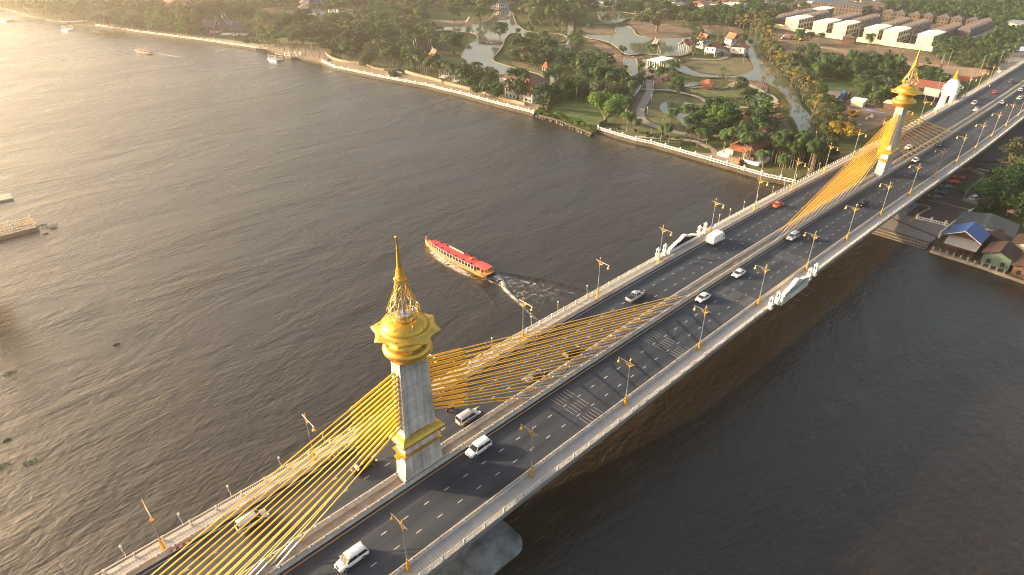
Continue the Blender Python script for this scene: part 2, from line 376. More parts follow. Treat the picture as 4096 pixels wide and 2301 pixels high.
# barriers
def barrier(y, w=.17, top=.9, side=1):
    mb = MB(); sweep(mb, [(y-w-.12, 0), (y-w, .35), (y-w, top), (y+w, top), (y+w, .35), (y+w+.12, 0)])
    mb.cur = 1; x = -99.5
    while x < 330: mb.box(x, x+1.55, y-.175, y+.175, .90, .925, DP); x += 2.4
    mb.cur = 2; x = -100
    while x < 330: mb.box(x, x+.22, y-.16, y+.16, .9, 1.02, DP); x += 2.4
    mb.build('concrete_barrier', ['concrete', 'track', 'black'], bridge)
for y in (1.05, -1.60): barrier(y)
barrier(-13.72, .17, .9); barrier(12.62, .17, .9)
for y in (1.05, -1.60, -13.72, 12.62):   # white handrail pipe on short dark brackets and orange drip edge on the barrier
    s = 1 if y < 0 else -1
    mb = MB(); mb.loft([[DP(x, y-.05+a, .9+b) for a, b in ((0, .12), (.09, .12), (.09, .2), (0, .2))] for x in XS]); mb.build('guard_pipe', 'white_paint', bridge)
flat('median_slab', -1.4, .85, .05, 'median_dirt')
# sidewalks
mb = MB(); sweep(mb, [(-16.72, .0), (-16.72, .24), (-13.9, .24), (-13.9, 0)]); mb.build('sidewalk', 'paver', bridge)
mb = MB(); sweep(mb, [(12.8, 0), (12.8, .24), (15.45, .24), (15.45, 0)]); mb.build('sidewalk', 'paver', bridge)
dc = MB().box(0, .5, 13.0, 13.25, .24, .27).data('drain_cover', 'black')
for k in range(26): link('drain_cover', dc, bridge, (-57.6+9.6*k, 0, dz(-57.6+9.6*k)+.01))
def railing(y, x0, x1, skip=()):
    a, a2, p, bl = MB(), MB(), MB(), MB(); x = x0
    while x < x1:
        if not any(s0-.5 < x < s1 for s0, s1 in skip):
            p.box(x-.14, x+.14, y-.1, y+.1, .24, 1.28, DP); p.box(x+1.86, x+1.94, y-.06, y+.06, .24, 1.15, DP)
            a2.box(x+.14, x+3.86, y-.05, y+.05, .42, .51, DP); a.box(x-.14, x+3.86, y-.05, y+.05, 1.1, 1.19, DP)
            if x < 150:
                k = x+.35
                while k < x+3.8: bl.box(k, k+.07, y-.025, y+.025, .5, 1.1, DP); k += .3
        x += 4
    r = a.build('railing', 'white_paint', bridge); a2.build('lower_rail', 'white_paint', r)['kind'] = 'stuff'; p.build('railing_post', 'white_paint', r)['kind'] = 'stuff'; bl.build('railing_bar', 'white_paint', r)['kind'] = 'stuff'
railing(15.2, -100, 330, [(86, 111)]); railing(-16.55, -100, 330, [(85, 111)])
# red and white kerb marks under each left lamp
M['redwhite'] = stripes('redwhite', (.45, .05, .05), (.7, .66, .6), 1.1, 'X', .7, .5)
for i in range(-3, 12):
    x = -12.5+24.6*i
    if i == 0: pass
    mb = MB(); mb.box(-1.6, 1.6, -.02, .02, 0, .42); o = mb.build('kerb_mark', 'redwhite', bridge, loc=DP(x+2.8, 12.31, .12))
for x in (-66, 284, 341): mb = MB(); mb.add([DP(x, -13.3, .022), DP(x+.35, -13.3, .022), DP(x+.35, -1.9, .022), DP(x, -1.9, .022), DP(x, 1.3, .022), DP(x+.35, 1.3, .022), DP(x+.35, 12.3, .022), DP(x, 12.3, .022)], [(0, 1, 2, 3), (4, 5, 6, 7)]); mb.build('expansion_joint', 'path_grey', bridge)
# piers
def pier(x, ya, yb, label):
    r = thing('bridge_pier', label, 'pier', (x, 0, 0))
    cap = MB(); pts = []
    for cx, cy, a0 in ((6.2, ya+2.2, 270), (6.2, yb-2.2, 0), (-6.2, yb-2.2, 90), (-6.2, ya+2.2, 180)):
        for k in range(7): a = RAD(a0+k*15); pts.append((cx+2.2*math.cos(a), cy+2.2*math.sin(a)))
    cap.prism(pts, WZ-2, -11.1); lo = [(p[0]*.985, p[1]*.985) for p in pts]; cap.prism(lo, -11.098, -10.98)
    cap.build('pile_cap', 'concrete_dark', r)
    col = MB(); col.loft([[(-2.2, -7, -11.1), (2.2, -7, -11.1), (2.2, 6, -11.1), (-2.2, 6, -11.1)], [(-2.6, -8.2, dz(x)-4.5), (2.6, -8.2, dz(x)-4.5), (2.6, 7, dz(x)-4.5), (-2.6, 7, dz(x)-4.5)]]); col.build('pier_wall', 'concrete', r)
pier(0, -17.4, 16.6, 'dark stained concrete river pier under the near golden pylon')
pier(200, -13, 12, 'concrete pier on the far bank under the far golden pylon')
for k, x in enumerate((300, 345, 390)):
    r = thing('bridge_pier', ('twin column pier under the far approach, first beyond the far pylon', 'twin column pier under the far approach, second beyond the far pylon', 'twin column pier under the far approach, nearest the embankment')[k], 'pier', (x, dy(x), 0), group='piers under the far approach')
    for y in (-9, 7): mb = MB(); mb.lathe([(1.1, G), (1.1, dz(x)-3.5)], 12, (0, y, 0)); mb.build('column', 'concrete', r)
for k, x in enumerate((-130, )):
    r = thing('bridge_pier', 'concrete pier of the side span outside the picture', 'pier', (x, 0, 0)); mb = MB(); mb.box(-2, 2, -12, 10, WZ-2, dz(x)-3.5); mb.build('pier_wall', 'concrete', r)

# ---------------------------------------------------------------- pylons
def add_joints(m, every=3.1):
    nt = m.node_tree; N, L = nt.nodes, nt.links; b = N['Principled BSDF']; src = b.inputs['Base Color'].links[0].from_socket
    tc = N.new('ShaderNodeTexCoord'); sx = N.new('ShaderNodeSeparateXYZ'); L.new(tc.outputs['Object'], sx.inputs[0])
    a = N.new('ShaderNodeMath'); a.operation = 'MULTIPLY'; a.inputs[1].default_value = 1/every; L.new(sx.outputs['Z'], a.inputs[0]); f = N.new('ShaderNodeMath'); f.operation = 'FRACT'; L.new(a.outputs[0], f.inputs[0])
    g = N.new('ShaderNodeMath'); g.operation = 'LESS_THAN'; g.inputs[1].default_value = .035; L.new(f.outputs[0], g.inputs[0])
    mp = N.new('ShaderNodeMapping'); mp.inputs['Scale'].default_value = (1.6, 1.6, .07); L.new(tc.outputs['Object'], mp.inputs[0]); n = N.new('ShaderNodeTexNoise'); n.inputs['Scale'].default_value = 1; n.inputs['Detail'].default_value = 6; L.new(mp.outputs[0], n.inputs['Vector'])
    mr = N.new('ShaderNodeMapRange'); mr.inputs['From Min'].default_value = .35; mr.inputs['From Max'].default_value = .6; mr.inputs['To Min'].default_value = .68; mr.inputs['To Max'].default_value = 1.05; L.new(n.outputs['Fac'], mr.inputs[0])
    s1 = N.new('ShaderNodeMath'); s1.operation = 'MULTIPLY_ADD'; s1.inputs[1].default_value = -.3; L.new(g.outputs[0], s1.inputs[0]); L.new(mr.outputs[0], s1.inputs[2])
    hs = N.new('ShaderNodeHueSaturation'); L.new(s1.outputs[0], hs.inputs['Value']); L.new(src, hs.inputs['Color']); L.new(hs.outputs[0], b.inputs['Base Color'])
add_joints(M['tower_concrete'])
YC = -.25
def pylon(X, label):
    z0 = dz(X)
    r = thing('bridge_pylon', label, 'pylon', (X, YC, z0), group='golden topped pylons of the bridge')
    def part(mb, n, m, p=r, sm=False): return mb.build(n, m, p, sm)
    mb = MB(); mb.frust([(3.85, 1.32, 0), (3.32, 1.27, 6.2), (3.10, 1.24, 8.6)]); part(mb, 'pylon_base', 'tower_concrete')
    # shaft with chamfered recess on the long faces
    mb = MB(); rings = []
    for z, a, b in ((8.6, 3.02, 1.22), (16, 2.70, 1.20), (24.6, 2.36, 1.16)):
        c = a*.30; dd = .32
        rings.append([(-a, -b, z), (-a+c*.85, -b, z), (-a+c*1.35, -b+dd, z), (a-c*1.35, -b+dd, z), (a-c*.85, -b, z), (a, -b, z), (a, b, z), (a-c*.85, b, z), (a-c*1.35, b-dd, z), (-a+c*1.35, b-dd, z), (-a+c*.85, b, z), (-a, b, z)])
    mb.loft(rings); part(mb, 'pylon_shaft', 'tower_concrete')
    # gold bands
    mb = MB(); lev = []
    for k in range(9):
        t = k/8; a = math.sin(math.pi*t); lev.append((3.12+.92*a**.7+.12*(1-t), 1.26+.92*a**.7+.12*(1-t), 7.9+1.6*t))
    mb.frust(lev); part(mb, 'gold_band', 'gold')
    mb = MB(); mb.frust([(3.36, 1.35, 5.75), (3.75, 1.75, 6.05), (3.75, 1.75, 6.2), (3.3, 1.3, 6.25)]); g = part(mb, 'gold_ledge', 'gold')
    for s_ in (-1, 1): mb = MB(); mb.box(s_*3.92-.42, s_*3.92+.42, -.55, .55, 5.5, 5.75); mb.build('ledge_tray', 'gold_paint', g)
    for k in range(4):
        mb = MB(); x = -1.9+1.25*k; mb.box(x-.14, x+.14, -1.7, -1.45, 9.3, 9.46); mb.box(x-.06, x+.06, -1.6, -1.15, 9.1, 9.3); part(mb, 'floodlight', 'steel')
    for k in range(0):
        mb = MB(); x = -1.6+1.7*k; mb.box(x-.18, x+.18, -1.75, -1.36, 3.6, 3.85); part(mb, 'floodlight', 'steel')
    # lower bowl
    mb = MB(); mb.lathe([(2.55, 23.7), (2.75, 23.85), (2.85, 24.0), (3.0, 24.05), (3.05, 24.25), (3.3, 24.5), (3.62, 24.95), (3.70, 25.35), (3.60, 25.7), (3.25, 26.0), (2.9, 26.1)], 40)
    bowl = part(mb, 'lower_bowl', 'gold', sm=True)
    mb = MB(); mb.lathe([(2.95, 26.02), (2.5, 26.35), (2.3, 26.9), (2.35, 27.5), (2.7, 28.2), (3.2, 28.55)], 32); part(mb, 'bowl_neck', 'gold', bowl, True)
    for k in range(8):
        a = RAD(22+45*k); c = Vector((3.05*math.cos(a), 3.05*math.sin(a), 26.1)); t = Matrix.Rotation(a, 3, 'Z')
        mb = MB(); mb.box(-.1, .1, -.2, .2, 0, .14, lambda x, y, z, c=c, t=t: (c+t@Vector((x, y, z))).to_tuple()); mb.build('bowl_light', 'steel', bowl)
    # lotus skirt: eight pointed star sheet turning into the dome
    n = 96; prof = [(0, 0, 1.0), (.0, .0, 0)]; rings = []
    def star(th):
        q = (th/(math.pi/4)) % 1; q = abs(q-.5)*2         # 1 at a tip
        return .35*q+.65*q**2.2
    def ring(rb, rt, z, zt=0):
        o = []
        for k in range(n):
            th = 2*math.pi*k/n-RAD(1.5); s = star(th+RAD(1.5)); rr = rb+(rt-rb)*s; o.append((rr*math.cos(th), rr*math.sin(th), z+zt*s))
        return o
    rings = [ring(1.65, 1.65, 30.35), ring(2.2, 2.2, 30.2), ring(2.8, 2.8, 29.95), ring(3.22, 3.22, 29.6), ring(3.42, 3.42, 29.25), ring(3.44, 3.44, 28.98), ring(3.50, 3.54, 28.80), ring(3.72, 3.92, 28.72), ring(4.02, 4.5, 28.62, -.08), ring(4.38, 5.18, 28.52, -.05),
             ring(4.37, 5.16, 28.42, -.05), ring(3.9, 4.3, 28.5, 0), ring(3.1, 3.3, 28.6)]
    mb = MB(); mb.loft(rings, cap=False); crown = part(mb, 'lotus_crown', 'gold', sm=True)
    # petal seams
    for k in range(8):
        pts = []
        for j in range(9):
            t = j/8; a = RAD(2+22.5+45*k)+(.22+.17*math.sin(math.pi*t)); rr = 1.75+t*1.62; zz = 30.40-max(0, (rr-1.7))**2.2*.33
            pts.append((rr*math.cos(a-.39*t), rr*math.sin(a-.39*t), zz+.02))
        mb = MB(); mb.tube(pts, .035, 4); mb.build('petal_seam', 'gold_paint', crown)
        a = RAD(2+22.5+45*k+12); c = Vector((4.0*math.cos(a), 4.0*math.sin(a), 28.62)); t = Matrix.Rotation(a, 3, 'Z')
        mb = MB(); mb.box(-.09, .09, -.14, .14, 0, .18, lambda x, y, z, c=c, t=t: (c+t@Vector((x, y, z))).to_tuple()); mb.build('crown_light', 'steel', crown)
    # spire: lattice cage, ring, pierced cone, needle
    mb = MB(); mb.lathe([(1.7, 30.3), (1.78, 30.45), (1.62, 30.6)], 28); spire = part(mb, 'spire', 'gold', sm=True); mb = MB(); mb.lathe([(.78, 36.62), (.95, 36.68), (.95, 36.82), (.72, 36.9)], 24)
    mb.build('spire_collar', 'gold', spire, True)
    def cage_r(z): 
        P = [(30.45, 1.66), (30.9, 2.0), (31.5, 2.27), (32.0, 2.28), (33.2, 1.80), (34.9, 1.10), (36.7, .70)]
        for i in range(len(P)-1):
            if z <= P[i+1][0]: t = (z-P[i][0])/(P[i+1][0]-P[i][0]); return P[i][1]+(P[i+1][1]-P[i][1])*t
        return P[-1][1]
    mb = MB(); zs = [30.45+6.25*(j/24) for j in range(25)]
    tw_ = lambda z: 1.75*((z-30.45)/6.25)**1.45
    for k in range(9):
        for sgn in (1, -1):
            pts = [((cage_r(z)+.03)*math.cos(2*math.pi*k/9+sgn*tw_(z)), (cage_r(z)+.03)*math.sin(2*math.pi*k/9+sgn*tw_(z)), z) for z in zs]
            mb.tube(pts, .062, 4)
    mb.build('spire_lattice', 'gold', spire)
    mb = MB()
    for k in range(8):
        a = 2*math.pi*k/8+.2; mb.tube([((cage_r(z)-.18)*math.cos(a), (cage_r(z)-.18)*math.sin(a), z) for z in zs[1:]], .06, 5)
    for z in (31.1, 32.2, 33.8):
        rr = cage_r(z)-.12; mb.tube([(rr*math.cos(2*math.pi*k/20), rr*math.sin(2*math.pi*k/20), z) for k in range(21)], .045, 4)
    mb.lathe([(.25, 30.4), (.2, 33.0), (.1, 36.5)], 8); mb.lathe([(1.1, 30.7), (1.1, 31.0)], 12)
    mb.build('inner_frame', 'steel', spire)
    mb = MB(); zt = [36.85+1.75*(j/10) for j in range(11)]; rf = lambda z: .70-(z-36.85)/1.75*.36
    for k in range(8):
        for sgn in (1, -1):
            mb.tube([(rf(z)*math.cos(2*math.pi*k/8+sgn*(z-36.85)*1.15), rf(z)*math.sin(2*math.pi*k/8+sgn*(z-36.85)*1.15), z) for z in zt], .055, 4)
    mb.lathe([(.45, 36.85), (.24, 38.6)], 10); mb.build('pierced_cone', 'gold', spire)
    mb = MB(); mb.lathe([(.36, 38.55), (.33, 38.8), (.24, 40.0), (.13, 41.8), (.09, 42.75), (.16, 42.85), (.2, 43.0), (.16, 43.15), (.03, 43.25)], 12); mb.build('needle', 'gold', spire, True)
    for k, a in enumerate((200, 330)):
        c = (1.05*math.cos(RAD(a)), 1.05*math.sin(RAD(a)), 36.9); mb = MB(); mb.tube([(c[0]*.7, c[1]*.7, 36.8), c], .03, 4); mb.lathe([(.02, 0), (.11, .05), (.12, .25), (.02, .36)], 8, c); mb.build('warning_lamp', 'red_paint', spire)
    # stay cables: twelve pairs each way
    for sx in (-1, 1):
        for i in range(12):
            for y in (-.47, .47):
                t = i/11; zt_ = 11.7+(21.4-11.7)*t+(dz(X)*0); ax = (2.92-(2.92-2.45)*t)*sx; bx = (25.9+(78.6-25.9)*t)*sx
                zb = dz(X+bx)-z0+.10
                A = Vector((ax, y, zt_)); B = Vector((bx, y+.0, zb)); d = (B-A).normalized(); Ln = (B-A).length
                mb = MB(); mb.tube([A-d*.6, A+d*8.0], .165, 8); mb.tube([A+d*8.0, A+d*8.15], [.165, .09], 8); mb.tube([A+d*8.1, B-d*4.2], .088, 6)
                c = part(mb, 'stay_cable', 'cable')
                mb = MB(); mb.tube([B-d*4.3, B+d*.3], .16, 6); mb.tube([B-d*4.35, B-d*4.15], .20, 6); mb.box(bx-.4, bx+.4, y-.28, y+.28, zb-.1, zb+.18); mb.build('anchor_sleeve', 'steel', c)
                mb = MB(); e = 0 if True else 0
                mb.tube([A-d*.15, A+d*.12], .30, 8); mb.box(ax-.18 if sx > 0 else ax-.25, ax+.25 if sx > 0 else ax+.18, y-.34, y+.34, zt_-.42, zt_-.20); mb.build('anchor_collar', 'concrete', c)
    return r
pylon(0, 'near pylon with golden lotus crown and tall lattice spire standing in the median')
pylon(200, 'far pylon with golden crown beside the far river bank')

# ---------------------------------------------------------------- street lamps on the bridge
def lamp_proto():
    r = thing('street_lamp', 'x', 'street lamp', group='ornate golden lamps along the bridge')
    mb = MB(); mb.lathe([(.38, 0), (.38, .15), (.30, .25), (.27, .5), (.32, .65), (.25, .8), (.21, 1.4), (.26, 1.5), (.17, 1.7), (.13, 2.3), (.17, 2.4), (.09, 2.6)], 10); mb.build('lamp_base', 'gold_paint', r, True)
    mb = MB(); mb.lathe([(.095, 2.5), (.06, 8.6)], 8); mb.build('pole', 'steel', r)
    mb = MB(); mb.lathe([(.07, 8.3), (.14, 8.5), (.08, 8.8), (.15, 9.0), (.07, 9.3), (.04, 10.2), (.15, 10.35), (.04, 10.5), (.09, 10.65), (.02, 10.85)], 8)
    mb.tube([(0, -.1, 8.8), (0, -.7, 9.2), (0, -1.1, 9.65)], .045, 5); mb.tube([(0, -.1, 9.1), (0, -.5, 9.45), (0, -.8, 9.3)], .04, 5); mb.tube([(0, .1, 9.1), (0, .4, 9.3), (0, .6, 9.7)], .04, 5)
    mb.build('bracket', 'gold_paint', r)
    mb = MB(); mb.tube([(0, 1.15, 9.72), (0, -2.75, 9.62)], .045, 5); mb.build('arm', 'steel', r)
    mb = MB(); mb.lathe([(.04, .0), (.07, -.12), (.07, -.35), (.16, -.55), (.30, -.85), (.32, -.93), (.1, -1.0)], 12, (0, -2.45, 9.62)); mb.build('lantern', 'gold', r, True)
    return r
names_pos = ['first', 'second', 'third', 'fourth', 'fifth', 'sixth', 'seventh', 'eighth', 'ninth', 'tenth', 'eleventh', 'twelfth', 'thirteenth', 'fourteenth', 'fifteenth', 'sixteenth', 'seventeenth', 'eighteenth', 'nineteenth', 'twentieth']
L0 = lamp_proto(); used = False
def put_lamp(x, y, rz, label):
    global used
    if not used: o = L0; o.location = DP(x, y, .24); o.rotation_euler.z = rz; o['label'] = label; used = True
    else: o = dup(L0, DP(x, y, .24), rz, label)
    return o
for i in range(-1, 22):
    x = -12.54+24.58*i
    k = i+1
    if i >= 0 and k <= 19: put_lamp(x, -14.45, math.pi, f'golden lamp on the walkway nearest the camera, {names_pos[k-1]} counting from the bottom of the photo')
    if x > -60 and k < 19 and i >= -1: put_lamp(x+.6, 13.55, 0, f'golden lamp on the upstream walkway with the wide river behind, {names_pos[k]} counting from the left')
# small swan-neck railing lamps on the upstream side, and globe heads
sw = thing('walkway_light', 'x', 'walkway light', group='thin white walkway lights on the upstream railing')
mb = MB(); mb.tube([(0, 0, 0), (.1, 0, .8), (-.1, 0, 1.6), (0, 0, 2.2)], .05, 5); mb.build('stem', 'white_paint', sw); mb = MB(); mb.lathe([(.05, -.2), (.2, -.08), (.2, .12), (.05, .2)], 8, (0, 0, 2.4)); mb.build('lamp_head', 'white_paint', sw, True)
first = True
for i, x in enumerate((-41, -33, -25.5, -17, -9, -1, 8, 20, 30, 41.5, 50, 60, 118, 124, 132, 140, 150, 158, 166, 175, 184)):
    lb = f'slim white lamp on the upstream railing, {names_pos[i] if i < 20 else "last"} of its row from the left'
    if first: sw.location = DP(x, 15.35, 1.0); sw['label'] = lb; first = False
    else: dup(sw, DP(x, 15.35, 1.0), 0, lb)
# ---------------------------------------------------------------- name walls with guard posts
def text_mesh(s, size, m, parent, M4, name='lettering', sp=1):
    cu = bpy.data.curves.new(name, 'FONT'); cu.body = s; cu.size = size; cu.extrude = .02; cu.align_x = 'CENTER'; cu.space_character = sp
    t = bpy.data.objects.new('t', cu); C.objects.link(t); dg = bpy.context.evaluated_depsgraph_get(); dg.update()
    d = bpy.data.meshes.new_from_object(t.evaluated_get(dg)); bpy.data.objects.remove(t); d.materials.clear(); d.materials.append(M[m]); o = link(name, d, parent); o.matrix_local = M4; return o
def name_wall(x, y, out, label, black):
    r = thing('bridge_name_wall', label, 'monument wall', (x, y, dz(x)+.2))
    # outline (length 13.8) : stepped shoulders and ogee centre
    P = [(-6.9, 0), (-6.9, 1.1), (-6.3, 1.1), (-6.3, 1.35), (-5.2, 1.5), (-5.2, 1.75), (-4.2, 1.85), (-4.2, 2.1), (-3.2, 2.2)]
    for k in range(9):
        t = k/8; P.append((-3.0+3.0*t, 2.25+1.05*(math.sin(math.pi*(t-.5))*.5+.5)))
    Q = [(-a, b) for a, b in P[::-1][1:]]; P = P+Q
    def slab(P, y0, y1): 
        mb = MB(); mb.loft([[(a, y0, b) for a, b in P], [(a, y1, b) for a, b in P]]); return mb
    base = -1.2 if black is False else 0
    P2 = [(a, (b if b > 0 else base)) for a, b in P]
    tri(slab(P2, -.45, .45).build('wall_body', 'white', r))
    P = [(a, b*1.12) for a, b in P]; inn = [(a*.84, 1.05+(b-1.05)*.64) for a, b in P if b > 1.1]; inn = [(inn[0][0], 1.0)]+inn+[(inn[-1][0], 1.0)]
    if black: tri(slab(inn, -.47, -.44).build('black_panel', 'black_stone', r)); 
    mb = MB(); mb.box(-6.95, 6.95, -.5, .5, 0, .3); mb.build('plinth', 'white', r)
    if not black:
        for s, zz, sz in (('สะพานมหาเจษฎาบดินทรานุสรณ์', 1.25, 1.0), ('MAHA CHESADABODINDRANUSORN BRIDGE', .55, .5), ('พ.ศ. ๒๕๕๘', 0, .4)):
            M4 = Matrix.Translation((0, -.47, zz))@Matrix.Rotation(RAD(90), 4, 'X')
            text_mesh(s, sz, 'dark_roof', r, M4)
        for sg in (-1, 1):
            mb = MB(); rn = random.Random(3)
            for k in range(60):
                t = rn.random(); a = sg*(6.3-3.6*t); z = -.7+rn.random()*(.9+.5*(1-t)); q = rn.uniform(.05, .16); mb.lathe([(q*.3, -.02), (q, .0), (q*.3, .04)], 6, (a, -.48, z))
            for v in range(len(mb.v)): pass
            mb.build('flower_relief', 'gold_paint', r)
        for k in range(4):
            mb = MB(); xx = -5.6+3.7*k; mb.tube([(xx, -.4, -.9), (xx, -2.6, -1.1), (xx+.7, -2.6, -.9)], .03, 4); mb.build('lamp_arm', 'steel', r)
    return r
name_wall(99.3, 14.95, 1, 'white curved name wall with black panel on the upstream walkway', True)
name_wall(98.3, -17.1, -1, 'white curved name wall with dark lettering and gilt flowers hanging on the walkway nearest the camera', False)
def guard_post():
    r = thing('lantern_post', 'x', 'post', group='white lantern shaped posts beside the name walls')
    mb = MB(); mb.frust([(.55, .55, 0), (.55, .55, .3), (.42, .42, .4), (.38, .38, 1.3), (.55, .55, 1.45), (.55, .55, 1.65), (.34, .34, 1.75)]); mb.build('post_base', 'white', r)
    mb = MB()
    for sx in (-1, 1):
        for sy in (-1, 1): mb.box(sx*.27-.09, sx*.27+.09, sy*.27-.09, sy*.27+.09, 1.75, 2.75)
    mb.frust([(.42, .42, 2.75), (.48, .48, 2.9), (.25, .25, 3.1), (.1, .1, 3.35), (.02, .02, 3.6)]); mb.build('lantern_top', 'white', r)
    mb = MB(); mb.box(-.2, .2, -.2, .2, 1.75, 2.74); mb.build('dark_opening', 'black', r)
    return r
gp = guard_post(); lst = [(87.7, 15, 'far left'), (90.9, 15, 'left inner'), (107.2, 15, 'right inner'), (110.2, 15, 'far right')]
for j, (x, y, w_) in enumerate(lst):
    lb = f'white lantern post {w_} of the black panelled name wall'
    if j == 0: gp.location = DP(x, y, .24); gp['label'] = lb
    else: dup(gp, DP(x, y, .24), 0, lb)
for x, w_ in ((86.9, 'far left'), (90.2, 'left inner'), (106.4, 'right inner'), (109.6, 'far right')): dup(gp, DP(x, -16.9, -.05), 0, f'white lantern post {w_} of the lettered name wall')
for (xa, y) in ((87.7, 15), (107.2, 15), (86.9, -16.9), (106.4, -16.9)):
    mb = MB()
    for zz in (.35, .8, 1.25): mb.box(xa+.5, xa+2.7, y-.12, y+.12, zz, zz+.2, DP)
    mb.build('short_balustrade', 'white', bridge)
# small blue round sign, orange cone/bucket, pedestrian sign
sg = thing('blue_sign', 'small round blue road sign on the upstream walkway before the name wall', 'road sign', DP(112.4, 14.0, .24)); mb = MB(); mb.tube([(0, 0, 0), (0, 0, 2.0)], .04, 5); mb.build('sign_pole', 'steel', sg)
M['blue_sign'] = mat('blue_sign', (.02, .03, .45), .4); mb = MB(); mb.loft([[(x, .45*math.cos(2*math.pi*k/16), 2.2+.45*math.sin(2*math.pi*k/16)) for k in range(16)] for x in (-.03, .03)]); mb.build('sign_disc', 'blue_sign', sg)
mb = MB(); mb.lathe([(.42, 0), (.45, .05), (.36, .08), (.42, .55), (.38, .55), (.3, .2)], 12); ob = mb.build('orange_tub', 'orange', None, True, DP(100.2, -.35, .05)); tag(ob, 'orange tub lying in the planted stretch of the median', 'tub')
rn = random.Random(4); mb = MB()
for k in range(420):
    x = rn.choice([97, 99, 101, 103, 40, 60])+rn.gauss(0, 1.2); y = rn.uniform(-1.2, .7); h = rn.uniform(.05, .35); a = rn.random()*6.28; q = DP(x, y, .06); mb.add([q, (q[0]+.12*math.cos(a), q[1]+.12*math.sin(a), q[2]+h*.4), (q[0]+.2*math.cos(a), q[1]+.2*math.sin(a), q[2]+h)], [(0, 1, 2)])
o = mb.build('weeds', 'leaf_olive'); tag(o, 'weeds growing in the bare middle of the median', 'weeds', kind='stuff')
# ================================================================ vehicles
def paint(name, col, metal=0, rough=.3): M[name] = mat(name, col, rough, metal, var=.03, spec=.6)
paint('car_white', (.70, .69, .67)); paint('car_silver', (.42, .42, .43), .5); M['car_dark'] = mat('car_dark', (.008, .009, .011), .4, spec=.3); paint('car_grey', (.10, .10, .105), .3); paint('car_red', (.50, .02, .015))
paint('car_orange', (.62, .09, .015)); paint('car_beige', (.50, .44, .34)); paint('car_blue', (.02, .12, .35)); paint('car_teal', (.02, .16, .22)); paint('lamp_red', (.35, .01, .01)); paint('lamp_clear', (.75, .72, .62))
def cs(x, hw, zb, zt, r=.12, lean=0):
    """rounded car cross-section ring"""
    h = hw-lean
    return [(x, -hw+.05, zb), (x, hw-.05, zb), (x, hw, zb+.12), (x, hw, (zb+zt)/2), (x, h, zt-r), (x, h-r, zt), (x, -h+r, zt), (x, -h, zt-r), (x, -hw, (zb+zt)/2), (x, -hw, zb+.12)]
